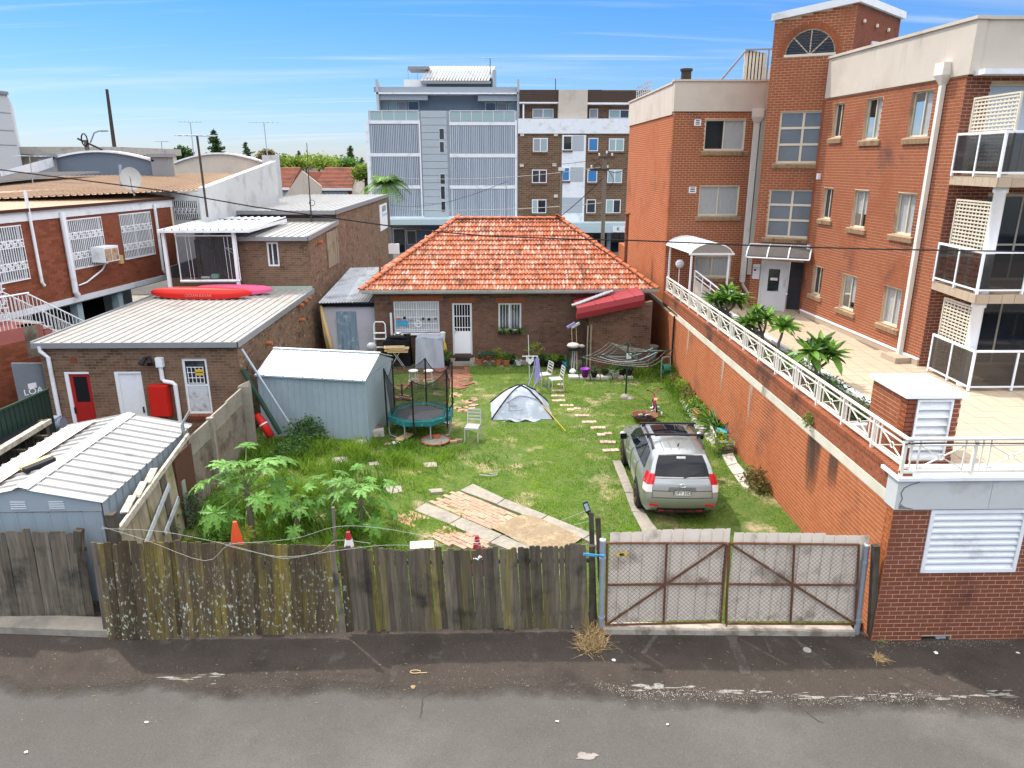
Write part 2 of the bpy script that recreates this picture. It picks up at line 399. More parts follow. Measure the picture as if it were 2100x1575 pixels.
#palette
def pal(**k):
 for a,b in k.items():M[a]=b
pal(dark=mat('dark_interior',(.012,.012,.014),.9,var=0),glass=mat('window_glass',(.05,.06,.07),.06,var=0,spec=.6,alpha=.14),glass_dark=mat('dark_window_glass',(.022,.028,.036),.05,var=.3,scale=.8,spec=.9),glass_blue=mat('blue_window_blind',(.05,.20,.42),.12,var=0,spec=.7),smoked=mat('smoked_glass',(.018,.016,.016),.04,var=0,spec=.8,alpha=.66),frost=mat('frosted_glass',(.30,.40,.40),.25,var=.05,spec=.6),curtain=mat('white_curtain',(.62,.62,.60),.9,var=.05),curtain_grey=mat('grey_curtain',(.30,.31,.33),.9,var=.05),white=mat('white_paint',(.72,.74,.76),.5,var=.05,scale=3,col2=(.50,.50,.48),m2=(1.6,.55,.75)),white_clean=mat('clean_white_paint',(.78,.79,.80),.45,var=.03),cream=mat('cream_paint',(.62,.56,.44),.5,var=.05,scale=3),render_beige=mat('beige_render',(.52,.46,.385),.85,var=.05,scale=1.5,col2=(.42,.36,.30),m2=(.6,.5,.75),col3=(.33,.28,.23),m3=(2.2,.60,.85),g3=(1,1,.15)),render_grey=mat('pale_grey_render',(.50,.51,.50),.85,var=.06,scale=2,col2=(.35,.34,.32),m2=(1.2,.55,.75),col3=(.10,.10,.09),m3=(3.5,.66,.82),g3=(1,1,.22)),brick_orange=mat('orange_brick',(.45,.138,.050),.85,hue=(.34,.108,.044),tone=.20,var=.16,scale=9,col2=(.20,.075,.042),m2=(.55,.55,.74),bump=.25,bscale=60),mortar_cream=mat('cream_mortar',(.56,.41,.28),.95,var=.14,scale=5,col2=(.24,.15,.10),m2=(.8,.5,.7)),brick_red=mat('red_brick',(.36,.108,.045),.8,hue=(.23,.075,.036),tone=.22,var=.16,scale=9,col2=(.12,.05,.036),m2=(.7,.57,.75),bump=.25,bscale=60),brick_maroon=mat('maroon_shaded_brick',(.245,.078,.043),.75,hue=(.16,.055,.036),tone=.22,var=.15,scale=8,col2=(.07,.032,.027),m2=(.8,.55,.75),bump=.25,bscale=60),brick_house=mat('dark_brown_brick',(.195,.108,.072),.9,hue=(.115,.064,.048),tone=.45,var=.2,scale=10,col2=(.085,.048,.036),m2=(1.0,.5,.7),col3=(.30,.22,.17),m3=(6,.67,.76),bump=.3,bscale=60),mortar_dark=mat('dark_mortar',(.16,.11,.078),.95,var=.2,scale=6),brick_garage=mat('brown_common_brick',(.235,.145,.092),.9,hue=(.135,.083,.058),tone=.42,var=.2,scale=10,col2=(.10,.062,.045),m2=(.9,.52,.72),col3=(.34,.25,.17),m3=(8,.66,.76),bump=.3,bscale=60),mortar_brown=mat('brown_mortar',(.27,.195,.135),.95,var=.2,scale=6),brick_shop=mat('smooth_red_brick',(.29,.092,.046),.75,hue=(.18,.058,.036),tone=.38,var=.12,scale=8,bump=.15,bscale=60),mortar_red=mat('red_mortar',(.155,.07,.048),.95,var=.15),concrete=mat('weathered_concrete',(.28,.25,.205),.92,var=.16,scale=9,col2=(.20,.185,.155),m2=(1.4,.48,.68),bump=.3,bscale=50),concrete_pale=mat('pale_concrete',(.46,.43,.38),.92,var=.15,scale=8,col2=(.34,.31,.27),m2=(1.8,.5,.7),bump=.3,bscale=50),concrete_dark=mat('stained_concrete',(.22,.19,.15),.92,var=.2,scale=9,col2=(.11,.085,.062),m2=(1.6,.48,.66),col3=(.24,.12,.06),m3=(2.5,.58,.72),bump=.3,bscale=50),tile_terra=mat('terracotta_tile',(.42,.130,.060),.75,hue=(.38,.115,.058),tone=.22,var=.22,scale=11,grain=(1.5,.30,.30),col2=(.60,.42,.34),m2=(8.0,.50,.66),col3=(.15,.075,.05),m3=(2.2,.54,.70),bump=.2,bscale=50),tile_ridge=mat('orange_ridge_tile',(.50,.150,.055),.7,hue=(.36,.11,.06),tone=.2,var=.2,scale=8,col2=(.30,.12,.075),m2=(4,.55,.7)),zinc=mat('grey_steel_sheet',(.36,.345,.32),.42,metal=.15,var=.06,scale=2,col2=(.29,.27,.245),m2=(.9,.5,.75)),zinc_dark=mat('grey_steel_trim',(.25,.255,.26),.5,metal=.1,var=.05,scale=2),zinc_white=mat('white_steel_sheet',(.60,.62,.63),.4,var=.05,scale=2,col2=(.54,.55,.55),m2=(.9,.5,.75)),zinc_shed=mat('weathered_white_sheet',(.36,.35,.33),.6,var=.08,scale=3,col2=(.27,.265,.26),m2=(.75,.46,.66),col3=(.15,.145,.15),m3=(1.1,.62,.82)),zinc_brown=mat('tan_roof_sheet',(.36,.245,.155),.6,var=.08,scale=2,col2=(.28,.17,.10),m2=(.7,.5,.7)),zinc_mid=mat('grey_roof_sheet',(.225,.205,.185),.6,var=.08,scale=2),zinc_old=mat('old_galvanised_sheet',(.33,.34,.35),.35,metal=.35,var=.15,scale=2,col2=(.16,.15,.145),m2=(1.3,.5,.68)),steel_blue=mat('blue_grey_sheet',(.30,.365,.40),.45,var=.04,scale=2,col2=(.255,.31,.345),m2=(.8,.5,.75)),steel_blue2=mat('pale_blue_sheet',(.27,.32,.355),.5,var=.05,scale=2),alu=mat('aluminium',(.55,.57,.58),.35,metal=.6,var=.05),galv=mat('galvanised_pipe',(.36,.40,.45),.4,metal=.4,var=.12,scale=12),rust=mat('rusty_steel',(.16,.068,.038),.9,var=.3,scale=25,col2=(.26,.20,.16),m2=(6,.58,.7)),wire=mat('rusty_wire',(.075,.055,.042),.8,var=.3,scale=30),wire_pale=mat('pale_wire',(.38,.37,.34),.6,var=.1),cable=mat('black_cable',(.018,.018,.02),.7,var=0),black=mat('black_plastic',(.018,.018,.02),.5,var=.05),black_matt=mat('black_fabric',(.014,.014,.016),.9,var=.1),darkgreen=mat('dark_green_paint',(.022,.05,.032),.45,var=.06),greenfence=mat('green_steel_sheet',(.016,.040,.030),.45,var=.06),red_paint=mat('red_paint',(.50,.022,.016),.45,var=.06,scale=3),red_door=mat('dull_red_paint',(.34,.020,.018),.5,var=.08,scale=3),red_roof=mat('red_steel_sheet',(.25,.030,.036),.4,var=.06,scale=2),pink_wall=mat('faded_red_paint',(.36,.12,.10),.8,var=.1,scale=3),purple=mat('purple_plastic',(.26,.04,.40),.4,var=.03),lilac=mat('lilac_plastic',(.30,.28,.50),.5,var=.05),blue=mat('blue_plastic',(.05,.33,.52),.4,var=.04),blue_rope=mat('blue_rope',(.06,.27,.48),.7,var=.1),teal=mat('teal_vinyl',(.012,.105,.105),.38,var=.10,scale=6,col2=(.10,.36,.36),m2=(5,.58,.7)),teal_wall=mat('pale_teal_paint',(.42,.53,.54),.8,var=.05),net=mat('black_net',(.02,.02,.022),.9,var=0,alpha=.5),mat_black=mat('trampoline_mat',(.085,.088,.098),.6,var=.1,scale=3),terracotta=mat('terracotta_pot',(.42,.14,.065),.8,var=.12),timber_old=mat('grey_weathered_timber',(.128,.108,.082),.95,tone=.38,var=.35,scale=14,grain=(1.6,1.6,.10),col2=(.20,.175,.145),m2=(5,.53,.75),col3=(.045,.042,.036),m3=(1.6,.50,.70),bump=.4,bscale=26),timber_lichen=mat('lichen_covered_timber',(.082,.062,.040),.95,tone=.38,var=.35,scale=14,grain=(1.6,1.6,.12),col2=(.185,.145,.03),m2=(2.6,.48,.70),col3=(.40,.43,.33),m3=(19,.575,.635),g3=(1,1,.55),bump=.4,bscale=26),timber_mid=mat('mossy_grey_timber',(.115,.096,.070),.95,tone=.38,var=.35,scale=14,grain=(1.6,1.6,.10),col2=(.17,.135,.03),m2=(1.3,.50,.68),col3=(.042,.038,.032),m3=(1.6,.52,.72),bump=.4,bscale=26),timber_pale=mat('pale_weathered_timber',(.36,.30,.22),.95,tone=.2,var=.25,scale=12,grain=(1.4,1.4,.12),col2=(.19,.155,.11),m2=(2.6,.5,.68),col3=(.16,.17,.06),m3=(1.5,.55,.7)),timber_cap=mat('bleached_timber',(.46,.41,.33),.95,var=.3,scale=14,col2=(.24,.21,.16),m2=(4,.5,.65)),timber_white=mat('flaking_white_timber',(.50,.52,.54),.85,var=.15,scale=9,col2=(.28,.28,.27),m2=(4,.52,.66)),timber_yellow=mat('yellow_timber',(.56,.40,.20),.7,var=.12,scale=8),brown_board=mat('brown_painted_board',(.105,.050,.034),.8,var=.12,scale=5),paving_red=mat('red_paving_brick',(.29,.125,.078),.92,hue=(.19,.095,.066),tone=.25,var=.2,scale=12,col2=(.10,.105,.045),m2=(1.6,.50,.68),bump=.3),paving_pink=mat('pink_paving_brick',(.44,.255,.175),.92,hue=(.36,.22,.155),tone=.22,var=.18,scale=12,col2=(.36,.27,.19),m2=(1.6,.48,.66),bump=.3),step_brick=mat('faded_brick',(.43,.32,.24),.92,tone=.2,var=.18,scale=12,col2=(.30,.24,.17),m2=(2,.48,.66)),tile_floor=mat('beige_floor_tile',(.45,.355,.26),.6,hue=(.41,.325,.235),tone=.07,var=.06,scale=3,col2=(.44,.33,.23),m2=(.8,.52,.72)),grout=mat('brown_grout',(.26,.19,.13),.9,var=.1),asphalt=mat('grey_asphalt',(.090,.083,.075),.95,var=.34,scale=70,col2=(.122,.113,.101),m2=(.45,.46,.74),col3=(.082,.074,.066),m3=(1.1,.50,.78),bump=.5,bscale=110),asphalt_dark=mat('dark_brown_asphalt',(.064,.052,.043),.97,var=.35,scale=50,col2=(.043,.035,.029),m2=(1.1,.48,.70),col3=(.11,.10,.088),m3=(2.6,.60,.80),bump=.6,bscale=90),grit=mat('pale_grit',(.33,.30,.255),.95,var=.3,scale=12),soil=mat('dry_soil',(.25,.185,.115),1,var=.25,scale=22,col2=(.34,.27,.17),m2=(3.5,.48,.66),bump=.8,bscale=40),soil_dark=mat('garden_soil',(.07,.05,.035),1,var=.3,scale=20),paper=mat('white_litter',(.70,.70,.68),.8,var=.06),straw=mat('dry_grass',(.46,.33,.16),.95,tone=.3,var=.1),leaf_dark=mat('dark_leaf',(.030,.075,.018),.5,tone=.42,hue=(.055,.115,.025),var=.1,transl=.35),leaf_mid=mat('green_leaf',(.065,.165,.022),.45,tone=.40,hue=(.13,.25,.035),var=.12,spec=.3,transl=.35),leaf_papaya=mat('papaya_leaf',(.10,.235,.03),.45,tone=.32,hue=(.13,.28,.05),var=.10,spec=.3,transl=.35),leaf_light=mat('yellow_green_leaf',(.17,.27,.035),.5,tone=.35,hue=(.25,.32,.05),var=.1,transl=.35),leaf_yellow=mat('yellowing_leaf',(.36,.33,.05),.5,tone=.3,hue=(.22,.28,.05),var=.2,transl=.35),leaf_grey=mat('grey_green_leaf',(.10,.15,.075),.6,tone=.35,var=.1,transl=.35),leaf_red=mat('reddish_leaf',(.20,.11,.05),.6,tone=.35,hue=(.12,.14,.04),var=.1,transl=.35),stem=mat('green_stem',(.16,.20,.07),.6,var=.15),bark=mat('grey_bark',(.17,.145,.115),.9,var=.25,scale=14),bark_dark=mat('dark_bark',(.065,.05,.04),.95,var=.3,scale=12),flower=mat('white_petal',(.80,.80,.70),.5,var=.03),cone_orange=mat('faded_orange_plastic',(.62,.085,.028),.5,var=.05),cone_red=mat('dull_red_plastic',(.36,.030,.040),.5,var=.06),number_black=mat('black_lettering',(.015,.015,.015),.6,var=0),yellow=mat('yellow_plastic',(.62,.42,.06),.5,var=.05),tarp=mat('blue_grey_tarpaulin',(.20,.27,.345),.42,var=.10,scale=4,col2=(.36,.43,.49),m2=(4,.53,.68)),grey_cover=mat('pale_grey_cover',(.34,.375,.43),.5,var=.10,scale=4,grain=(2,2,.5),bump=1.0,bscale=5),lavender=mat('lavender_render',(.47,.45,.50),.9,var=.05,scale=2,col2=(.36,.34,.38),m2=(1.0,.5,.72)),)
#lichen keeps to the lower, damper part of the boards
nt=M['timber_lichen'].node_tree;mx=[n for n in nt.nodes if n.type=='MIX_RGB' and n.inputs[2].default_value[0]>.39 and not n.inputs[2].is_linked][0]
ln=mx.inputs[0].links[0];src=ln.from_socket;ge=nt.nodes.new('ShaderNodeNewGeometry');sx=nt.nodes.new('ShaderNodeSeparateXYZ');nt.links.new(ge.outputs['Position'],sx.inputs[0])
mr=nt.nodes.new('ShaderNodeMapRange');mr.inputs['From Min'].default_value=1.5;mr.inputs['From Max'].default_value=.1;mr.inputs['To Min'].default_value=.05;nt.links.new(sx.outputs['Z'],mr.inputs[0])
mm_=nt.nodes.new('ShaderNodeMath');mm_.operation='MULTIPLY';nt.links.new(src,mm_.inputs[0]);nt.links.new(mr.outputs[0],mm_.inputs[1]);nt.links.new(mm_.outputs[0],mx.inputs[0])
#ground
def lerp(a,b,t):return a+(b-a)*t
def edge_z(x):return-.31 if x<1.5 else(-.31-(x-1.5)*.026 if x<6.9 else-.45)
def road_z(x,y):
 e=edge_z(x);t=min(1,max(0,(y-9.6)/2.0));return lerp(-.52,e,t*t*(3-2*t)*.9+.1*t)
FY=11.55
def sheet(name,fn,nu,nv,m,kind='structure',parent=None):
 b=MB();b.grid(fn,nu,nv);return b.build(name,m,parent,smooth=True,kind=kind)
g=MB();g.add([(-1400,11.9,-.62),(1400,11.9,-.62),(1400,1700,-.62),(-1400,1700,-.62)],[(0,1,2,3)])
g.build('ground',M['soil_dark'],kind='structure')
def roadfn(a,b):
 X=-60+a*120;Y=lerp(-30,9,b/.3)if b<.3 else lerp(9,12.3,(b-.3)/.7)
 return(X,Y,road_z(X,Y))
road=sheet('road',roadfn,120,60,M['asphalt'])
#darker strip of asphalt between the seam and the fence, ending in a ragged edge
SEAM=[(-60,11.2),(-9.6,11.15),(-8.6,10.75),(-7.2,10.5),(-5.8,10.62),(-4.4,10.42),(-2.8,10.45),(-1.2,10.42),(0.3,10.35),(1.6,10.32),(2.6,10.12),(4.2,9.95),(5.6,9.95),(6.8,9.9),(7.6,9.75),(9.5,9.6),(14,9.5),(60,9.5)]
def seam(x):
 for(a,b),(c,d)in zip(SEAM,SEAM[1:]):
  if a<=x<=c:return lerp(b,d,(x-a)/(c-a))+.05*sin(x*1.9+.6)+.03*sin(x*4.3+1)
 return 9.5
#(its edge thins out: coverage rises from nothing at the seam, broken up by noise)
ap=MB();NX,NY=200,36;pts=[]
for j in range(NY+1):
 for i in range(NX+1):X=-14+32*i/NX;Y=lerp(seam(X)-.45,11.9,(j/NY)**1.5);pts.append((X,Y,road_z(X,Y)+.004))
for j in range(NY):
 for i in range(NX):ap.t.append(min(1,(j/NY)**1.5*1.6));ap.m.append(0);ap.f.append([j*(NX+1)+i,j*(NX+1)+i+1,(j+1)*(NX+1)+i+1,(j+1)*(NX+1)+i])
ap.v=[Vector(p)for p in pts]
am=M['asphalt_dark'];N_=am.node_tree.nodes;K_=am.node_tree.links
at=N_.new('ShaderNodeAttribute');at.attribute_name='tone';ge=N_.new('ShaderNodeNewGeometry');n1=N_.new('ShaderNodeTexNoise');n1.inputs['Scale'].default_value=2.2;n1.inputs['Detail'].default_value=9;n1.inputs['Roughness'].default_value=.7;K_.new(ge.outputs['Position'],n1.inputs['Vector'])
m1=N_.new('ShaderNodeMath');m1.operation='MULTIPLY_ADD';m1.inputs[1].default_value=2.4;K_.new(at.outputs['Fac'],m1.inputs[0]);K_.new(n1.outputs[0],m1.inputs[2])
r1=N_.new('ShaderNodeMapRange');r1.inputs['From Min'].default_value=.52;r1.inputs['From Max'].default_value=1.22;r1.inputs['To Max'].default_value=.94;K_.new(m1.outputs[0],r1.inputs[0]);K_.new(r1.outputs[0],N_['Principled BSDF'].inputs['Alpha'])
ap.build('driveway_apron',am,kind='structure',smooth=True)
#pale tyre streaks worn into the apron, each a thin sheet
for i,(ua,va,ub,vb,w0)in enumerate([(1498,1300,1530,1385,.17),(1345,1305,1318,1350,.09),(1622,1300,1705,1372,.10),(1568,1300,1580,1345,.06)]):
 a,b=G(ua,va,-.36),G(ub,vb,-.48)
 def fn(t,s_,a=a,b=b,w0=w0):
  p=a.lerp(b,s_);q=Vector((p.x+(t-.5)*w0*(1+.25*sin(s_*23)),p.y,0));return(q.x,q.y,road_z(q.x,q.y)+.0085)
 sheet('tyre_streak',fn,4,14,mat('worn_asphalt_%d'%i,(.085,.073,.062),.97,var=.3,scale=30,col2=(.060,.050,.042),m2=(5,.45,.6)))
#low concrete kerb under the left fence and the gate sill
b=MB();fr=Fr((-12.2,12.25),(-6.45,11.80));b.fr=fr
b.box(-3,fr.len,-.05,.36,-.62,-.17);b.build('kerb',M['concrete'],kind='structure')
#lawn: gently uneven ground with worn, sandy places
def lawn_z(x,y):
 base=lerp(-.30,0,min(1,max(0,(y-11.7)/3.0)));return base+.02*sin(x*1.3+y*.7)+.015*sin(x*2.9-y*2.1)
lawnm=mat('lawn_soil',(.090,.125,.030),1,var=.3,scale=14,col2=(.30,.24,.14),m2=(.85,.545,.66),col3=(.055,.10,.018),m3=(2.6,.46,.66),bump=.6,bscale=30)
sheet('lawn',lambda a,b:(-7.55+a*14.45,11.62+b*19.4,lawn_z(-7.55+a*14.45,11.62+b*19.4)),60,80,lawnm)
EXCL=[]
def gp(pts,z=0.0):return[G(u,v,z)for u,v in pts]
#concrete wheel strips and brick paving by the gate
def strip_slabs(name_pts,m,z=.03,thick=.14):
 for pts in name_pts:
  q=gp(pts,z);b=MB();b.prism([(p.x,p.y,z-thick)for p in q],(0,0,thick));EXCL.append([(p.x,p.y)for p in q])
  b.build('concrete_slab',m,PAV)
PAV=thing('paving',None,None,(0,0,0),kind='structure')
strip_slabs([[(944,1005),(970,992),(1034,1022),(1018,1033)],[(1019,1034),(1036,1023),(1122,1056),(1104,1067)],[(1106,1068),(1124,1057),(1213,1093),(1196,1104)],[(850,1046),(873,1031),(945,1060),(921,1074)],[(922,1075),(947,1061),(1029,1096),(1004,1111)],[(1006,1112),(1031,1097),(1090,1124),(1062,1134)],[(1198,1105),(1215,1094),(1236,1104),(1222,1118)]],M['concrete'])
A1=[(p.x,p.y)for p in gp([(880,1028),(942,1005),(1072,1058),(1030,1078),(1005,1084)],.02)]
A2=[(p.x,p.y)for p in gp([(803,1058),(848,1046),(1008,1116),(990,1128),(900,1110),(830,1082)],.02)]
ang=atan2(A1[2][1]-A1[1][1],A1[2][0]-A1[1][0])
for q,sd in((A1,3),(A2,5)):tilefield(PAV,q,.015,ang,.235,.115,.009,.07,M['paving_pink'],130,'brick',.5,.006,sd)
EXCL.append(A1)
b=MB();q=gp([(1005,1084),(1072,1058),(1110,1068),(1195,1104),(1165,1122),(1095,1124),(1030,1096)],0.0)
b.poly([(p.x,p.y,lawn_z(p.x,p.y)+.055)for p in q]);b.build('dirt_patch',M['soil'],kind='structure');EXCL.append([(p.x,p.y)for p in q])
#patio in front of the back door, concrete apron along the house wall
P1=[(p.x,p.y)for p in gp([(792,749),(958,749),(968,785),(945,797),(905,792),(792,800)],.01)]
tilefield(PAV,P1,.012,0,.24,.115,.010,.06,M['paving_red'],150,'brick',.5,.007,9)
EXCL.append([(p.x,p.y)for p in gp([(830,749),(958,749),(962,780),(840,782)],.01)])
b=MB();b.box(-1.0,4.0,28.75,29.45,-.1,.05);b.build('concrete_slab',M['concrete'],PAV);EXCL.append([(-1,28.75),(4,28.75),(4,29.45),(-1,29.45)])
#wheel strip beside the car and broken white path along the wall
for pts in([(1256,945),(1274,945),(1300,1010),(1282,1010)],[(1282,1011),(1301,1011),(1322,1052),(1296,1052)],[(1297,1053),(1323,1053),(1352,1092),(1318,1092)]):
 q=gp(pts,.01);b=MB();b.prism([(p.x,p.y,lawn_z(p.x,p.y)-.05)for p in q],(0,0,.075));b.build('concrete_slab',M['concrete_dark']if False else M['concrete'],PAV);EXCL.append([(p.x,p.y)for p in q])
for pts in([(1481,934),(1503,930),(1512,950),(1492,956)],[(1493,957),(1513,951),(1530,970),(1504,974)],[(1505,975),(1531,971),(1534,987),(1515,990)],[(1516,991),(1534,988),(1536,1003),(1524,1000)],[(1434,872),(1441,868),(1456,893),(1447,897)],[(1446,898),(1457,894),(1470,913),(1461,917)]):
 q=gp(pts,.02);b=MB();b.prism([(p.x,p.y,-.06)for p in q],(0,0,.10));b.build('concrete_slab',M['concrete_pale'],PAV);EXCL.append([(p.x,p.y)for p in q])
#old slabs half buried in the long grass
for pts in([(756,948),(775,946),(778,953),(758,954)],[(868,949),(895,947),(897,957),(872,958)],[(785,997),(822,996),(826,1008),(800,1013)],[(680,938),(712,936),(716,948),(684,950)],[(878,1003),(906,1001),(908,1008),(884,1010)]):
 q=gp(pts,.04);b=MB();b.prism([(p.x,p.y,-.05)for p in q],(0,0,.09));b.build('concrete_slab',M['concrete'],PAV);EXCL.append([(p.x,p.y)for p in q])
#stepping stones of bricks laid side by side across the lawn
STEP=[(815,455),(815,507),(815,552),(822,594),(890,635),(955,672),(1025,722),(1085,777),(1160,827),(1220,885),(1245,950),(1270,1020)]
for i,(a,c)in enumerate(STEP):
 p=G(950+a/4.2,680+c/4.2,.02)
 t=thing('stepping_stone','pinkish brick stepping stone, '+['at the house end of the lawn path','second from the house end, beside the white chair','third from the house end of the path','fourth from the house end, level with the tent top','fifth from the house end of the path','sixth along, of offset bricks','seventh along, right of the tent edge','eighth along, beyond the tent rope','ninth along, in the middle of the lawn','tenth along, its bricks split in two','eleventh along, just beside the car bonnet','nearest the car door at the end of the path'][i],'stepping stone',p,'brick stepping stones across the lawn',rz=ru(-.12,.12))
 WO[t]=Vector((0,0,0))
 k=4
 for j in range(k):
  b=MB();b.tone=rnd();x=(j-(k-1)/2)*.118;dy=(.1 if i in(5,9)and j>1 else 0)+ru(-.012,.012)
  b.box(x-.053,x+.053,-.095+dy,.095+dy,-.05,.006+ru(0,.01));b.build('brick',M['step_brick'],t)
 EXCL.append([(p.x-.24,p.y-.12),(p.x+.24,p.y-.12),(p.x+.24,p.y+.14),(p.x-.24,p.y+.14)])
for j in range(34):
 p=G(ru(925,975),ru(800,846),.01);b=MB();a=ru(-.4,.4);b.tone=rnd()
 b.obox((p.x,p.y,.0),(.115*cos(a),.115*sin(a),0),(-.055*sin(a),.055*cos(a),0),(0,0,.02));b.build('brick',M['paving_pink'],PAV)
#edging stones of the bed along the red wall
for j in range(24):
 t=j/23;p=G(lerp(1373,1441,t)+ru(-2,2),lerp(772,884,t),.04);b=MB();b.tone=rnd()
 b.lathe([(.02,-.06),(.13,-.05),(.15,.03),(.10,.10),(.02,.12)],p,7,ru(.7,1.3),ru(.6,1.0));b.build('edging_stone',M['concrete_pale'],PAV)
EXCL.append([(p.x,p.y)for p in gp([(1376,770),(1396,770),(1470,880),(1440,880)])])
#the brick house with its tiled hip roof
HY=29.45;HX0,HX1=-5.0,6.05
H=thing('brick_house','dark brown brick house with a hipped terracotta tile roof and white back door','house',((HX0+HX1)/2,HY,0))
hf=Fr((HX0,HY),(HX1,HY))
wa=hf.rect(806,618,902,682);wd=hf.rect(927,622,969,724);wb=hf.rect(1022,622,1069,678)
wd=(wd[0],wd[1],.30,wd[3])
hw=brickwall(hf,0,hf.len,0,3.06,H,M['brick_house'],M['mortar_dark'],[wa,wd,wb],170)
b=MB();b.box(HX0,HX0+.2,HY+.01,HY+8,0,3.05);b.box(HX1-.2,HX1,HY+.01,HY+8,0,3.05);b.box(HX0,HX1,HY+7.8,HY+8,0,3.05);b.build('side_wall',M['brick_house'],H)
#soldier-course lintels
for(a,c,_,z)in(wa,wd,wb):
 b=MB(hf);x=a-.1
 while x<c+.1:
  b.tone=rnd();b.box(x+.005,x+.078,0,.013,z+.02,z+.235);x+=.086
 b.build('lintel',M['brick_red'],H)
EZ=3.10;OV=.42;RP=math.tan(R(34.6));HD=(HX1-HX0)/2+OV
x0,x1,y0=HX0-OV,HX1+OV,HY-OV
D=3.62;RZ=EZ+D*RP;y1=y0+2*D
#fascia and gutter
b=MB();b.box(x0+.02,x1-.02,y0+.02,y0+.06,EZ-.17,EZ-.02);b.box(x0+.02,x0+.06,y0+.06,y1,EZ-.17,EZ-.02);b.box(x1-.06,x1-.02,y0+.06,y1,EZ-.17,EZ-.02)
b.box(x0+.06,x1-.06,y0+.06,HY-.01,EZ-.16,EZ-.14);b.build('fascia',M['white'],H)
b=MB();b.add([(x0-.07,y0+.015,EZ-.1),(x1+.07,y0+.015,EZ-.1),(x1+.07,y0-.1,EZ-.1),(x0-.07,y0-.1,EZ-.1),(x0-.07,y0-.12,EZ),(x1+.07,y0-.12,EZ),(x1+.07,y0-.11,EZ),(x0-.07,y0-.11,EZ),(x0-.07,y0+.015,EZ+.01),(x1+.07,y0+.015,EZ+.01)],[(0,1,2,3),(3,2,5,4),(0,8,9,1),(4,5,6,7)]);b.build('gutter',M['concrete_pale'],H)
roof=MB();ra,rb=(x0+D,y0+D,RZ-.03),(x1-D,y0+D,RZ-.03);c4=[(x0,y0,EZ-.03),(x1,y0,EZ-.03),(x1,y1,EZ-.03),(x0,y1,EZ-.03)]
roof.add([*c4,ra,rb],[(0,1,5,4),(1,2,5),(2,3,4,5),(3,0,4)])
RF=roof.build('roof',M['tile_ridge'],H)
TW,TL=.295,.335;ex=.30
def tile_mb(tone,mb=None,P=None,ux=None,up=None,nn=None):
 mb=mb or MB();mb.tone=tone
 prof=[(-.5,.012),(-.40,.042),(-.28,.042),(-.20,.010),(-.02,.006),(.06,.038),(.20,.040),(.30,.010),(.5,.006)]
 P=P or Vector();ux=ux or Vector((1,0,0));up=up or Vector((0,1,0));nn=nn or Vector((0,0,1))
 vs=[]
 for a,h in prof:vs+=[P+ux*a*TW+nn*(h+.062)-up*.02,P+ux*a*TW+nn*(h)+up*TL,P+ux*a*TW-up*.018+nn*.0]
 n=len(prof)
 mb.add(vs,[(3*i,3*i+3,3*i+4,3*i+1)for i in range(n-1)]+[(3*i+2,3*i+5,3*i+3,3*i)for i in range(n-1)])
 return mb
TM=[tile_mb(t).mesh('tile',M['tile_terra'])for t in(.05,.25,.45,.6,.8,.98)]
up=Vector((0,cos(R(34.6)),sin(R(34.6))));nn=Vector((0,-sin(R(34.6)),cos(R(34.6))))
SL=D/cos(R(34.6));rows=int(SL/ex)
tiles=[]
for k in range(rows+1):
 d=k*ex*cos(R(34.6));lo,hi=x0+d,x1-d
 n=int((hi-lo)/TW)
 for i in range(n+1):
  X=lo+(i+.5)*TW if False else x0+((math.floor((lo-x0)/TW)+i+.5)*TW)
  if X<lo+.02 or X>hi-.02:continue
  tiles.append((Vector((X,y0,EZ-.03))+up*(k*ex)+Vector((ru(-.006,.006),0,0)),rnd()))
rot=Matrix((Vector((1,0,0)),up,nn)).transposed().to_4x4()
rest=MB()
for j,(P,t)in enumerate(tiles):
 if j<300:place('tile',TM[int(t*5.99)],RF,Matrix.Translation(P-WO[RF])@rot)
 else:tile_mb(t,rest,P,Vector((1,0,0)),up,nn)
for sx,X0,ux in((1,x0,Vector((0,-1,0))),(-1,x1,Vector((0,1,0)))):
 upx=Vector((sx*cos(R(34.6)),0,sin(R(34.6))));nx=Vector((-sx*sin(R(34.6)),0,cos(R(34.6))))
 for k in range(rows+1):
  d=k*ex*cos(R(34.6));n=int((2*D-2*d)/TW)
  for i in range(n):
   tile_mb(rnd(),rest,Vector((X0,y0+d+(i+.5)*TW,EZ-.03))+upx*(k*ex),ux,upx,nx)
rest.build('tile',M['tile_terra'],RF,kind='stuff')
def caps(P,Q,step=.40):
 P,Q=Vector(P),Vector(Q);d=(Q-P);n=int(d.length/step);d.normalize()
 a=d.cross(Vector((0,0,1))).normalized();u=a.cross(d).normalized()
 for i in range(n+1):
  p=P+d*(i*step);mb=MB();mb.tone=rnd();vs=[]
  for e,(L0,rr,hh)in enumerate(((-.02,.135,.035),(step+.03,.115,.012))):
   for j in range(6):
    t=-1.35+2.7*j/5;vs.append(p+d*L0+a*sin(t)*rr+u*(cos(t)*rr*.75+hh-.02))
  k=6;mb.add(vs,[(j,j+1,k+j+1,k+j)for j in range(5)]+[tuple(range(6))]);mb.build('ridge_cap',M['tile_ridge'],RF)
caps((x0-.02,y0-.02,EZ+.0),(x0+D,y0+D,RZ));caps((x1+.02,y0-.02,EZ+.0),(x1-D,y0+D,RZ));caps((x0+D,y0+D,RZ+.02),(x1-D,y0+D,RZ+.02))
caps((x1,y1,EZ),(x1-D,y0+D,RZ))
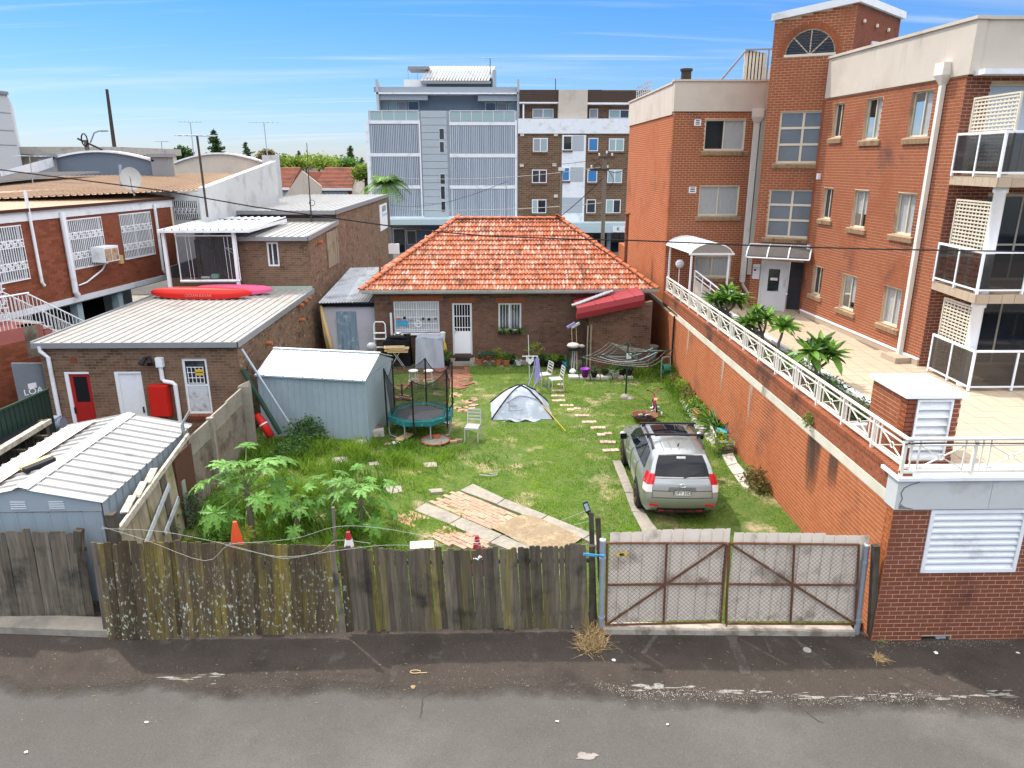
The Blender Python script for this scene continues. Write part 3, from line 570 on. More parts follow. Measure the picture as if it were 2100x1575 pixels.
#kitchen window with its grille of white bars
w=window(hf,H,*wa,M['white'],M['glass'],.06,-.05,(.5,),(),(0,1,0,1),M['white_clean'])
b=MB(hf)
for i in range(19):b.box(wa[0]+.05+i*(wa[1]-wa[0]-.1)/18-.009,wa[0]+.05+i*(wa[1]-wa[0]-.1)/18+.009,.01,.026,wa[2]+.03,wa[3]-.03)
for z in(.10,.30,.50,.74):zz=lerp(wa[2],wa[3],z);b.box(wa[0]+.03,wa[1]-.03,.005,.012,zz-.012,zz+.012)
b.box(wa[0]-.02,wa[1]+.02,-.04,.12,wa[2]-.08,wa[2]-.02)
b.build('window_grille',M['white_clean'],w)
#little ornaments hanging on the grille, each its own
for i,(u,v,c,n_)in enumerate([(818,653,'terracotta','orange'),(830,651,'black','black'),(843,653,'galv','grey'),(868,653,'bark_dark','dark brown'),(880,654,'black','black and white'),(893,653,'bark','brown')]):
 s_,z_=hf.at(u,v);b=MB(hf)
 b.lathe([(.0,0),(.055,.01),(.06,.05),(.05,.09),(.02,.10)],(s_,.08,z_-.05),10)
 q=b.build('hanging_ornament',M[c]);props(q,['orange small pot hung leftmost on the white kitchen window grille','black little pot hung second from left on the kitchen window grille','grey little pot hung above the blue cloth on the window grille','dark brown little pot hung right of the window mullion','black small pot second right of the window mullion','brown little pot hung rightmost on the white kitchen window grille'][i],'ornament','pots hung on the kitchen window grille')
b=MB(hf);a=hf.rect(813,658,837,667);b.box(a[0],a[1],.03,.045,a[2],a[3]);props(b.build('tea_towel',M['blue']),'bright blue cloth hung on the white kitchen window grille','cloth')
b=MB(hf);s_,z_=hf.at(858,664);b.tube([(s_+.13*cos(t*pi/6),.04,z_+.13*sin(t*pi/6))for t in range(12)],.022,6,closed=True);b.tube([(s_-.1,.04,z_),(s_+.1,.04,z_)],.012);props(b.build('round_ornament',M['white_clean']),'round white ring ornament hung in the middle of the kitchen window','ornament')
#back door: screen door with bars above a white panel
dr=MB(hf);a,c,z0_,z1_=wd
for p in((a,a+.06,z0_,z1_),(c-.06,c,z0_,z1_),(a+.06,c-.06,z1_-.06,z1_)):dr.box(p[0],p[1],-.09,.012,p[2],p[3])
DO=dr.build('door',M['zinc_white'],H)
b=MB(hf);b.box(a+.065,c-.065,-.04,-.01,z0_+.04,lerp(z0_,z1_,.45));b.build('kick_panel',M['white_clean'],DO)
b=MB(hf)
for i in range(7):x=lerp(a+.07,c-.07,i/6);b.box(x-.01,x+.01,-.03,-.012,lerp(z0_,z1_,.45),z1_-.06)
for q in(.45,.53,.75):z=lerp(z0_,z1_,q);b.box(a+.06,c-.06,-.034,-.016,z-.014,z+.014)
b.build('bar',M['white_clean'],DO)
b=MB(hf);b.box(a+.06,c-.06,-.10,-.075,z0_,z1_-.06);b.build('inner_door',M['dark'],DO)
b=MB(hf);b.box(a+.07,a+.12,-.01,.02,1.22,1.36);b.tube([(a+.095,.02,1.3),(a+.095,.05,1.3),(a+.2,.055,1.3)],.012);b.build('handle',M['alu'],DO)
b=MB(hf);b.box(a-.12,c+.10,.0,.75,0,.17);b.build('door_step',M['concrete'],H)
b=MB(hf);b.box(a-.05,c+.02,.0,.12,.175,.28);b.build('threshold',M['timber_old'],H)
b=MB(hf);b.box(a+.1,c-.1,.15,.62,.174,.19);props(b.build('door_mat',M['black_matt']),'black door mat lying on the back door step','door mat')
b=MB(hf);p=G(935,754,.02);b.fr=None;b.flip=False;b.box(p.x-.33,p.x+.33,p.y-.22,p.y+.2,.014,.03);props(b.build('door_mat',M['brown_board']),'brown door mat on the paving below the step','door mat')
#bedroom window with a shelf of spider plants
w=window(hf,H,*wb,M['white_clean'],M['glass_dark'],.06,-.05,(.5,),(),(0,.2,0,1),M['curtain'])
b=MB(hf)
for i in range(8):x=lerp(wb[0]+.06,wb[1]-.06,i/7);b.box(x-.007,x+.007,-.03,-.018,wb[2]+.05,wb[3]-.05)
b.build('window_grille',M['white_clean'],w)
b=MB(hf);b.box(wb[0]-.03,wb[1]+.03,.0,.16,wb[2]-.09,wb[2]-.05);b.build('window_sill',M['black'],H)
for z in(2.62,):
 for x in(8.0,7.35):
  b=MB(hf);b.box(x,x+.23,0,.012,2.72,2.87);b.build('wall_vent',M['brick_maroon'],H)
#outhouse bay at the right with a steep red metal roof edge
OH=thing('brick_outhouse','small brown brick outhouse with a sloping red metal roof at the house corner','outhouse',(4.9,28.0,0))
of=Fr((3.62,27.75),(6.05,27.75))
OA,OB=PY(1183,632,27.55),PY(1321,603,27.55)
def OTOP(x):return OA.z-.40+(OB.z-OA.z)/(OB.x-OA.x)*(x-OA.x)
brickwall(of,0,of.len,0,2.7,OH,M['brick_house'],M['mortar_dark'],[],90,top=lambda s_:OTOP(3.62+s_))
b=MB();b.box(3.62,3.80,27.76,29.44,0,1.8);b.box(5.9,6.05,27.76,29.44,0,2.3);b.build('side_wall',M['brick_house'],OH)
A,B=PY(1183,632,27.55),PY(1321,603,27.55);A.z-=.0
b=MB();ribbed(b,(A.x,27.5,A.z),(B.x-A.x,0,B.z-A.z),(0,1.9,.04),.76,.05,.02);b.build('roof',M['red_roof'],OH)
C_,D_=PY(1205,655,27.45),PY(1321,631,27.45);C_.x=A.x;C_.z=A.z-.33
b=MB();b.add([(A.x,27.49,A.z),(B.x,27.49,B.z),(B.x,27.40,B.z-.20),(A.x,27.40,A.z-.20),(A.x,27.44,A.z-.42),(B.x,27.44,B.z-.42)],[(0,1,2,3),(3,2,5,4)])
b.add([(A.x,27.49,A.z),(A.x,27.40,A.z-.2),(A.x,27.44,A.z-.42),(A.x,27.9,A.z-.38)],[(0,1,2,3)])
b.build('barge_flashing',M['red_roof'],OH)
b=MB();
for i in range(9):t=i/8;b.obox((lerp(A.x+.05,B.x-1.2,t),28.1+t*.6,lerp(A.z+.06,B.z-.12,t)),(.19,0,.05),(0,.10,.012),(-.008,0,.02))
b.build('lead_flashing',M['zinc_dark'],OH)
b=MB();b.tube([(3.68,27.62,0),(3.68,27.62,1.95)],.035);b.tube([(3.55,27.66,0),(3.56,27.66,1.9)],.03);b.build('downpipe',M['timber_pale'],OH)
#lean-to on the left with old corrugated iron, tarpaulin doorway
LT=thing('lean_to','pale rendered lean-to with an old corrugated iron roof beside the house','lean-to',(-6.2,29.8,0))
ly=29.75;a=PY(690,612,ly);c=PY(762,612,ly)
lf=Fr((-7.15,ly),(-4.95,ly));dz=lf.rect(692,641,735,713);dz=(dz[0],dz[1],0,dz[3])
b=MB(lf);slab(b,0,lf.len,0,2.45,[dz]);b.build('wall',M['lavender'],LT)
b=MB(lf)
b.grid(lambda u,v:(lerp(dz[0]-.04,dz[1]+.04,u),.03+.035*sin(u*17+v*3)+.02*sin(u*31),lerp(dz[3]+.05,.1,v)),22,12);props(b.build('tarpaulin',M['tarp'],smooth=True),'crinkled blue grey tarpaulin hung over the lean-to doorway','tarpaulin')
b=MB();ribbed(b,(-7.3,ly-.25,2.46),(2.35,0,.05),(.15,6.4,.55),.12,.05,.05,style='sine');b.build('roof',M['zinc_old'],LT)
b=MB();b.box(-7.2,-4.98,ly-.1,ly-.02,2.3,2.43);b.build('lintel',M['dark'],LT)
b=MB();b.tube([(-6.95,ly-.2,.1),(-7.10,ly-.12,1.2),(-7.22,ly-.05,2.35)],[.09,.11,.07],8);b.tube([(-6.8,ly-.28,.1),(-6.98,ly-.2,1.0),(-7.15,ly-.12,1.9)],[.08,.1,.06],8)
props(b.build('rolled_mat',M['timber_yellow'],smooth=True),'faded yellow rolled mats leaning beside the blue tarpaulin','mats')
#rusty flues and pipes
b=MB();p=PY(1287,440,33.0);q=PY(1280,560,33.0);b.tube([(p.x,33,q.z-1.6),(p.x,33,p.z)],.075,8);b.lathe([(.08,0),(.13,.02),(.13,.07),(.09,.10)],(p.x,33,p.z-.02),8);props(b.build('vent_pipe',M['rust']),'tall rusty vent pipe rising beside the tiled roof','vent pipe')
b=MB();p=PY(778,528,31.5);b.tube([(p.x,31.5,2.9),(p.x,31.5,p.z)],.05,8);props(b.build('vent_pipe',M['rust']),'short rusty pipe above the lean-to roof left of the tiles','vent pipe')
b=MB();p=PY(1039,470,y0+D-.15);t=PY(1038,380,y0+D-.15)
b.tube([(p.x,p.y,p.z-.1),(t.x,t.y,t.z)],.022);b.tube([(t.x-.95,t.y,t.z-.03),(t.x+.1,t.y,t.z)],.012)
for i in range(9):b.tube([(t.x-.95+i*.11,t.y-.18,t.z),(t.x-.95+i*.11,t.y+.18,t.z)],.008,4)
b.box(p.x-.16,p.x+.16,p.y-.12,p.y+.08,p.z-.1,p.z-.03);props(b.build('tv_antenna',M['galv']),'thin tv antenna standing on the ridge of the terracotta roof','antenna')
#retaining wall, terrace and car-park front of the apartments
WX,TZ=6.87,2.60
RW=thing('retaining_wall','long orange brick retaining wall with a cream band and stained brick top beside the lawn','wall',(WX,20,-.4))
wf=Fr((WX,29.58),(WX,11.28))
brickwall(wf,0,wf.len,-.6,2.26,RW,M['brick_orange'],M['mortar_cream'],[],300,seedv=2)
w2=MB(wf);slab(w2,0,wf.len,2.46,2.80,[],-.012)
wup=w2.build('upper_wall',M['mortar_cream'],RW)
brick_top=mat('stained_red_brick',(.34,.108,.050),.9,hue=(.23,.080,.042),tone=.22,var=.2,scale=9,col2=(.055,.040,.032),m2=(.8,.53,.72),col3=(.07,.05,.038),m3=(1.6,.60,.76),g3=(1,1,.25),bump=.3,bscale=60)
b=MB(wf)
for k in range(4):
 x=-.12*(k%2)
 while x<wf.len:
  p,q=max(0,x+.006),min(wf.len,x+.234);b.tone=rnd()
  if q-p>.03:b.box(p,q,-.012,-.004,2.465+k*.086,2.465+k*.086+.075)
  x+=.24
b.build('brick',brick_top,wup,kind='stuff')
band=MB(wf);x=2.6
while x<wf.len-.05:
 L=min(3.1,wf.len-x)
 if not(13.9<x<14.9):band.box(x+.004,x+L-.004,-.10,.014,2.262,2.458)
 x+=L
BD=band.build('band',mat('cream_band',(.62,.57,.46),.85,var=.06,col2=(.50,.46,.38),m2=(1.5,.5,.7),col3=(.16,.14,.11),m3=(1.1,.62,.74),g3=(1,1,.3)),RW)
b=MB(wf);b.box(13.9,16.5,-.1,.006,2.266,2.456);b.build('stained_band',mat('mouldy_band',(.09,.085,.06),.9,var=.3,col2=(.40,.38,.34),m2=(1.4,.5,.62)),RW)
#soldier-course coping: bricks on edge
cop=MB(wf);x=0;kk=0;COPM=[]
for i in range(6):
 u=MB();u.tone=(i+.5)/6;u.box(-.115,.115,-.037,.037,0,.105);COPM.append(u.mesh('coping_brick',brick_top))
cw=MB(wf);cw.box(0,wf.len,-.235,-.005,2.80,2.812);CW=cw.build('coping',M['mortar_brown'],RW)
while x<wf.len-.04:
 P=wf((x+.043,-.105,2.81));place('brick',COPM[int(rnd()*5.99)],CW,Matrix.Translation(P-WO[CW]));x+=.086
 kk+=1
#vertical stains: run-off below the band is a mineral crust of its own
for s0_,w_,h_,c_ in((14.6,.9,1.5,(.055,.035,.022)),(15.7,.6,.9,(.10,.045,.025)),(4.2,.28,1.4,(.42,.33,.26)),(8.3,.35,1.3,(.45,.33,.25)),(10.8,.4,1.5,(.44,.30,.22))):
 m,nt,bs=_mat('run_off_stain');N=nt.nodes;L=nt.links
 bs.inputs['Base Color'].default_value=(*c_,1);bs.inputs['Roughness'].default_value=.95
 tcn=N.new('ShaderNodeTexCoord');mp=N.new('ShaderNodeMapping');mp.inputs['Scale'].default_value=(1,3.5,.45);L.new(tcn.outputs['Object'],mp.inputs[0])
 nz=N.new('ShaderNodeTexNoise');nz.inputs['Scale'].default_value=2.4;nz.inputs['Detail'].default_value=7;L.new(mp.outputs[0],nz.inputs['Vector'])
 sx=N.new('ShaderNodeSeparateXYZ');L.new(tcn.outputs['Generated'],sx.inputs[0])
 def mth(op,a,v2):
  q=N.new('ShaderNodeMath');q.operation=op;L.new(a,q.inputs[0])
  if isinstance(v2,(int,float)):q.inputs[1].default_value=v2
  else:L.new(v2,q.inputs[1])
  return q.outputs[0]
 e=mth('MULTIPLY',mth('SUBTRACT',sx.outputs['Y'],.5),2.0);e=mth('MULTIPLY',e,e);e=mth('SUBTRACT',e,1.0);e=mth('MULTIPLY',e,-1.0)
 f=mth('MULTIPLY',mth('MULTIPLY',e,mth('POWER',sx.outputs['Z'],.7)),nz.outputs[0])
 r=N.new('ShaderNodeMapRange');r.inputs['From Min'].default_value=.12;r.inputs['From Max'].default_value=.42;r.inputs['To Max'].default_value=.85;L.new(f,r.inputs[0]);L.new(r.outputs[0],bs.inputs['Alpha'])
 b=MB(wf);b.poly([(s0_,.012,2.26-h_),(s0_+w_,.012,2.26-h_),(s0_+w_,.012,2.26),(s0_,.012,2.26)]);b.build('stain',m,RW)
CP=thing('car_park_front','maroon brick car-park front with a grey concrete edge and white louvre vent','building',(9.5,11.3,-.5))
cf=Fr((WX,11.28),(13.5,11.28))
v0=(.68,2.36,1.00,2.20);hole=(.92,1.46,-.60,-.36)
brickwall(cf,0,cf.len,-.6,2.24,CP,M['brick_maroon'],M['mortar_cream'],[v0,hole],300,L=.245,C=.0875,seedv=4)
b=MB(cf);b.box(-.02,cf.len,-.3,.045,2.244,2.80);b.build('concrete_edge',M['render_grey'],CP)
b=MB(cf);b.box(-.06,cf.len,-.5,.10,2.802,2.86);b.build('ledge',M['white'],CP)
b=MB(cf);b.prism([(.04,.048,2.25),(.30,.048,2.25),(.22,.048,2.30),(.10,.048,2.36),(.14,.048,2.48),(.10,.048,2.6),(.13,.048,2.72),(.32,.048,2.77),(.16,.048,2.75),(.06,.048,2.66),(.03,.048,2.45)],(0,.004,0))if False else None
cr=MB(cf);pts=[(.30,2.262),(.16,2.29),(.06,2.36),(.09,2.46),(.05,2.56),(.09,2.66),(.2,2.72),(.34,2.765)]
for p,q in zip(pts,pts[1:]):cr.bar((p[0],.046,p[1]),(q[0],.046,q[1]),.012,.016,up=(0,1,0))
cr.poly([(.05,.0475,2.26),(.27,.0475,2.26),(.15,.0475,2.285),(.05,.0475,2.34)]);cr.build('crack',M['concrete_dark'],CP)
b=MB(cf);b.box(1.62,1.626,.044,.047,2.25,2.80);b.build('joint',M['zinc_dark'],CP)
#louvre vent: frame and blades
a,c,d,e=v0;b=MB(cf);f_=.05
for q in((a-.02,a+f_,d-.02,e+.02),(c-f_,c+.02,d-.02,e+.02),(a+f_,c-f_,d-.02,d+f_),(a+f_,c-f_,e-f_,e+.02)):b.box(q[0],q[1],-.10,.025,q[2],q[3])
LV=b.build('louvre_vent',M['white'],CP)
nb=9
for i in range(nb):
 z=lerp(d+f_,e-f_,i/nb);h=(e-d-2*f_)/nb;b=MB(cf);b.add([(a+f_,.015,z+.004),(c-f_,.015,z+.004),(c-f_,-.085,z+h*1.25),(a+f_,-.085,z+h*1.25),(a+f_,.015,z+.018),(c-f_,.015,z+.018),(c-f_,.015,z-.012),(a+f_,.015,z-.012)],[(0,1,2,3),(7,6,5,4)])
 b.build('blade',M['white'],LV)
b=MB(cf);b.poly([(a,-.11,d),(c,-.11,d),(c,-.11,e),(a,-.11,e)]);b.build('backing',M['dark'],LV)
b=MB(cf);b.poly([(hole[0],-.25,-.7),(hole[1],-.25,-.7),(hole[1],-.25,-.3),(hole[0],-.25,-.3)]);b.build('hole_back',M['dark'],CP)
b=MB(cf);b.tube([(1.22,-.1,-.44),(1.42,-.1,-.44)],.06,10);b.tube([(1.27,-.1,-.44),(1.27,.02,-.60)],.05,8);b.build('drain_pipe',M['galv'],CP)
b=MB(cf);b.tube([(1.08+.09*cos(t*pi/5),-.03,-.53+.045*sin(t*pi/5))for t in range(10)],.02,6,closed=True);b.build('pipe_ring',M['zinc_white'],CP)
b=MB(cf);b.tube([(2.90,.06,-.6),(2.90,.06,2.3)],.05,10);b.build('downpipe',M['white'],CP)
#terrace floor, planter, tiles
TE=thing('terrace',None,None,(9,20,TZ),kind='structure')
b=MB();b.add([(WX+.2,11.3,TZ-.02),(16,11.3,TZ-.02),(16,30.5,TZ-.02),(WX+.2,30.5,TZ-.02)],[(0,1,2,3)]);b.build('terrace_base',M['grout'],TE)
tp=[(8.62,14.6),(8.62,27.4),(11.2,27.4),(11.22,26.1),(11.62,19.12),(16,19.1),(16,11.5),(7.3,11.5),(7.3,14.3)]
tilefield(TE,tp,TZ+.006,R(-3.5),.40,.40,.012,.03,M['tile_floor'],300,'floor_tile',0,.001,21,skip=lambda x,y:7.2<x<8.45 and 12.1<y<13.6)
b=MB();b.box(8.46,8.60,14.2,27.2,TZ-.02,TZ+.16);b.box(WX+.24,8.46,14.06,14.2,TZ-.02,TZ+.16);b.build('planter_kerb',M['white_clean'],TE)
b=MB();b.grid(lambda u,v:(lerp(WX+.24,8.46,u),lerp(14.2,27.2,v),TZ+.07+.03*sin(u*9+v*40)),8,60);b.build('planter_soil',M['soil_dark'],TE)
PLANTER=(WX+.3,8.4,14.3,27.0)
#white balustrade with crossed bars and rings
def rail_panel(fr,s0,s1,zb,zt,par,mm,X=True):
 b=MB(fr);w=s1-s0
 b.tube([(s0,0,zt),(s1,0,zt)],.036,8);b.box(s0,s1,-.02,.02,zb,zb+.045);b.box(s0,s0+.055,-.028,.028,zb-.10,zt)
 b.box(s0+.055,s1,-.012,.012,zt-.13,zt-.105)
 a0,a1=s0+.30,s1-.16
 for x in(s0+.15,a0-.015,a1+.015):b.box(x-.011,x+.011,-.011,.011,zb+.045,zt-.02)
 A,B_=zb+.085,zt-.13;cx,cz=(a0+a1)/2,(A+B_)/2;r=.052
 for sx,z in((a0,A),(a1,A),(a0,B_),(a1,B_)):
  d=Vector((cx-sx,0,cz-z));L=d.length;d=d*((L-r)/L);b.bar((sx,0,z),(sx+d.x,0,z+d.z),.018,.022,up=(0,1,0))
 b.tube([(cx+r*cos(t*pi/6),0,cz+r*sin(t*pi/6))for t in range(12)],.011,5,closed=True)
 b.box(a0,a1,-.01,.01,A-.012,A+.01);
 return b.build('rail_panel',mm,par)
CRM=mat('cream_white_rail',(.72,.68,.60),.45,var=.04,col2=(.55,.50,.42),m2=(3,.56,.76))
M['cream_rail']=CRM
BA=thing('balustrade','white metal balustrade of crossed bars with rings along the retaining wall top and terrace edge','railing',(WX,20,2.9))
bf=Fr((WX+.10,29.5),(WX+.10,11.28));n=15
for i in range(n):rail_panel(bf,bf.len*i/n,bf.len*(i+1)/n,2.99,3.50,BA,CRM)
bf2=Fr((WX-.02,11.27),(13.4,11.27));st=1.21
for i in range(5):rail_panel(bf2,st*i,st*(i+1),2.92,3.54,BA,CRM)
b=MB(bf2);b.tube([(0,.05,3.47),(.5,.05,3.485),(1.6,.05,3.47),(2.8,.05,3.46),(5,.05,3.47)],.012,5);props(b.build('cable',M['cable']),'black cable strung along the front rail of the terrace','cable')
#brick vent stack on the terrace with a white slab on top
VS=thing('vent_stack','square brick vent stack with white top slab and white louvres on the terrace','vent stack',(7.9,12.9,TZ))
x0v,x1v,y0v,y1v=7.42,8.40,12.30,13.55
va=Fr((x0v,y1v),(x0v,y0v));vb=Fr((x0v,y0v),(x1v,y0v));lvz=(.17,.83,TZ+.12,3.90)
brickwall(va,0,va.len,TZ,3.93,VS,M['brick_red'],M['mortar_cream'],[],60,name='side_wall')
brickwall(vb,0,vb.len,TZ,3.93,VS,M['brick_maroon'],M['mortar_cream'],[lvz],20,name='front_wall')  # same brick as the side, darkened in colour for the shaded front
b=MB();b.box(x1v-.02,x1v,y0v+.01,y1v,TZ,3.93);b.box(x0v+.01,x1v-.02,y1v-.03,y1v,TZ,3.93);b.build('back_wall',M['brick_maroon'],VS)
b=MB();b.box(x0v-.07,x1v+.07,y0v-.07,y1v+.07,3.932,4.0);b.build('top_slab',M['white_clean'],VS)
b=MB(vb);a,c,d,e=lvz
for q in((a,a+.04,d,e),(c-.04,c,d,e),(a+.04,c-.04,d,d+.04),(a+.04,c-.04,e-.04,e)):b.box(q[0],q[1],-.08,.03,q[2],q[3])
LV2=b.build('louvre',M['white'],VS)
for i in range(7):
 h=(e-d-.08)/7;z=d+.04+h*i;b=MB(vb);b.add([(a+.04,.02,z),(c-.04,.02,z),(c-.04,-.075,z+h*1.1),(a+.04,-.075,z+h*1.1),(a+.04,.02,z+.018),(c-.04,.02,z+.018)],[(0,1,2,3),(0,1,5,4)]);b.build('blade',M['white'],LV2)
b=MB(vb);b.poly([(a,-.10,d),(c,-.10,d),(c,-.10,e),(a,-.10,e)]);b.build('backing',M['dark'],LV2)
#the apartment building
AP=thing('apartment_building','red brick three-storey apartment building with beige parapets, stair tower and corner balconies','building',(11,24,TZ))
def sill(fr,s0,s1,z,m=None,n0=0.0):
 b=MB(fr);x=s0-.12
 while x<s1+.10:
  b.tone=rnd();b.add([(x+.004,-.06+n0,z),(x+.072,-.06+n0,z),(x+.072,.085+n0,z-.055),(x+.004,.085+n0,z-.055),(x+.004,-.06+n0,z-.15),(x+.072,-.06+n0,z-.15),(x+.072,.06+n0,z-.19),(x+.004,.06+n0,z-.19)],[(0,1,2,3),(3,2,6,7),(0,3,7,4),(1,5,6,2),(4,7,6,5)]);x+=.078
 return b.build('window_sill',m or SILLM,AP)
SILLM=mat('tan_sill_brick',(.42,.29,.17),.85,hue=(.30,.20,.12),tone=.25,var=.2,scale=14,col2=(.10,.075,.055),m2=(3.5,.56,.7))
#wing A (far block facing the camera)
fa=Fr((WX,29.6),(10.55,29.6));far_=Fr((WX,39.3),(WX,29.6))
WA=[fa.rect(1447,245,1525,308),fa.rect(1435,381,1512,442),fa.rect(1425,526,1497,568)]
brickwall(fa,0,fa.len-.03,TZ-.3,9.85,AP,M['brick_red'],M['mortar_cream'],WA,60,name='wall')
brickwall(far_,0,far_.len-.001,-.3,9.75,AP,M['brick_orange'],M['mortar_cream'],[],0,name='side_wall')  # sunlit side, light put into a brighter brick than the wing's front
b=MB();b.box(WX-.05,10.42,29.54,29.75,9.852,10.92);b.box(WX-.055,WX+.15,29.76,39.4,9.752,10.86);b.build('parapet',M['render_beige'],AP)
b=MB();b.box(WX-.09,10.46,29.50,29.80,10.922,10.99);b.box(WX-.095,WX+.2,29.81,39.45,10.862,10.93);b.build('parapet_cap',M['render_beige'],AP)
b=MB();b.box(WX+.2,14,29.8,39.3,10.3,10.4);b.build('flat_roof',M['zinc_dark'],AP)
b=MB(far_);b.box(far_.len-2.6,far_.len-.02,-.05,.014,2.262,2.458);b.box(0,4.5,-.05,.014,2.262,2.458);b.build('band',M['concrete_pale'],AP)
for i,q in enumerate(WA):
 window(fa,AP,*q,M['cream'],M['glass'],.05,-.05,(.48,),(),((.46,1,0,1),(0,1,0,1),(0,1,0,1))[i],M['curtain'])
 sill(fa,q[0],q[1],q[2])
for u0,v0_,u1,v1_ in((1424,245,1437,258),(1413,383,1427,396)):
 q=fa.rect(u0,v0_,u1,v1_);b=MB(fa);b.box(q[0],q[1],0,.025,q[2],q[3]);vv=b.build('wall_vent',M['white_clean'],AP)
 b=MB(fa)
 for k in(.2,.47,.74):z=lerp(q[2],q[3],k);b.box(q[0]+.05,q[1]-.05,.0255,.028,z,z+.035)
 b.build('slot',M['dark'],vv)
#rain head and boxed duct between wing A and the tower
def rainhead(fr,s,ztop,zbot,w=.34,r=.075):
 b=MB(fr);b.box(s-w/2,s+w/2,.0,.26,ztop-.30,ztop);b.add([(s-w/2,0,ztop-.3),(s+w/2,0,ztop-.3),(s+w/2,.26,ztop-.3),(s-w/2,.26,ztop-.3),(s-r,.02,ztop-.52),(s+r,.02,ztop-.52),(s+r,.16,ztop-.52),(s-r,.16,ztop-.52)],[(0,1,5,4),(1,2,6,5),(2,3,7,6),(3,0,4,7)])
 h=b.build('rain_head',M['cream_rail'],AP)
 b=MB(fr);b.box(s-r,s+r,.03,.15,zbot,ztop-.52);b.build('downpipe',M['cream_rail'],AP)
rainhead(fa,3.20,9.95,3.3,.40,.10)
b=MB(fa);b.tube([(3.2,.09,3.35),(3.25,.09,3.15),(3.55,.1,2.72)],.06,8);b.build('downpipe_shoe',M['cream'],AP)
b=MB();b.box(10.22,10.52,29.42,29.58,3.6,9.83);b.build('duct',M['render_beige'],AP)
#stair tower
ft=Fr((9.62,27.30),(9.62+.9*2.56,27.30-.44*2.56));tl=ft.len
def ttop(s_):return 12.62+.15*s_
q1,q2=ft.rect(1601,229,1688,334),ft.rect(1579,388,1664,489);dq=ft.rect(1562,534,1608,640)
q1=(q1[0],min(q1[1],tl-.45),q1[2],q1[3]);q2=(q2[0],min(q2[1],tl-.45),q2[2],q2[3]);dq=(dq[0],dq[1],TZ,dq[3]);do=(dq[1],dq[1]+1.0,TZ,dq[3])
(cs,cz)=ft.at(1660,112);rad=.80
arch=[]
for k in range(10):
 z0_=cz+k*.086;h=min(rad,(k+.5)*.086);
 if h<rad:xw=math.sqrt(rad**2-h**2);arch.append((cs-xw,cs+xw,z0_,z0_+.086))
for k in range(len(arch)):arch[k]=(arch[k][0],arch[k][1],arch[k][2]-.0005,arch[k][3]+.0005)
brickwall(ft,0,tl,TZ-.2,13.2,AP,M['brick_red'],M['mortar_cream'],[q1,q2,dq,do,*arch],90,name='tower_wall',top=ttop)
ft0=Fr((10.95,30.0),(9.62,27.30));brickwall(ft0,0,ft0.len,9.5,12.55,AP,M['brick_red'],M['mortar_cream'],[],0,name='tower_side')
c2=ft((tl,0,0));fts=Fr((c2.x,c2.y),(14.0,27.35));brickwall(fts,0,fts.len,9.5,13.0,AP,M['brick_maroon'],M['mortar_dark'],[],0,name='tower_side',top=lambda s_:13.0-.12*s_)  # right face of the tower, shade put into darker brick and mortar
b=MB(ft)
b.add([(-.12,.12,ttop(0)+.0),(tl+.08,.12,ttop(tl)),(tl+.08,.12,ttop(tl)+.22),(-.12,.12,ttop(0)+.22),(-.12,-.1,ttop(0)),(tl+.08,-.1,ttop(tl)),(tl+.08,-.1,ttop(tl)+.22),(-.12,-.1,ttop(0)+.22)],[(0,1,2,3),(4,7,6,5),(0,3,7,4),(1,5,6,2),(2,6,7,3),(0,4,5,1)]);b.build('fascia',M['white'],AP)
b=MB(fts);t0=ttop(tl)
b.add([(-.05,.12,t0),(fts.len+.1,.12,t0-.30),(fts.len+.1,.12,t0-.08),(-.05,.12,t0+.22),(-.05,-.1,t0),(fts.len+.1,-.1,t0-.3),(fts.len+.1,-.1,t0-.08),(-.05,-.1,t0+.22)],[(0,1,2,3),(0,3,7,4),(1,5,6,2),(2,6,7,3),(0,4,5,1)]);b.build('fascia',M['white'],AP)
b=MB();P0,P1,P2=ft((-.1,.1,ttop(0)+.21)),ft((tl,.1,ttop(tl)+.21)),fts((fts.len,.1,t0-.09));b.add([P0,P1,P2,(12.9,30.2,12.6),(10.9,30,12.6)],[(0,1,2,3,4)]);b.build('tower_roof',M['zinc_dark'],AP)
b=MB(fts);b.box(.9,1.8,.01,.06,10.6,11.9);b.box(.95,1.85,.07,.08,10.6,11.3);b.build('rooftop_door',M['zinc_white'],AP)
b=MB(fts)
for x in(.35,1.05,1.7):b.lathe([(.0,0),(.05,.01),(.05,.1),(0,.12)],(x,.06,12.45-.12*x),8)
b.build('wall_lamp',M['cream'],AP)
SKG=mat('stair_glass_sky_tint',(.13,.15,.17),.05,var=.35,scale=.5,spec=.9)  # panes lightened in colour to stand in for the reflected sky
window(ft,AP,*q1,M['cream'],SKG,.06,-.06,(.5,),(.36,.68),None,bw=.075)
window(ft,AP,*q2,M['cream'],SKG,.06,-.06,(.5,),(.36,.68),None,bw=.075)
sill(ft,q1[0],q1[1],q1[2]);sill(ft,q2[0],q2[1],q2[2])
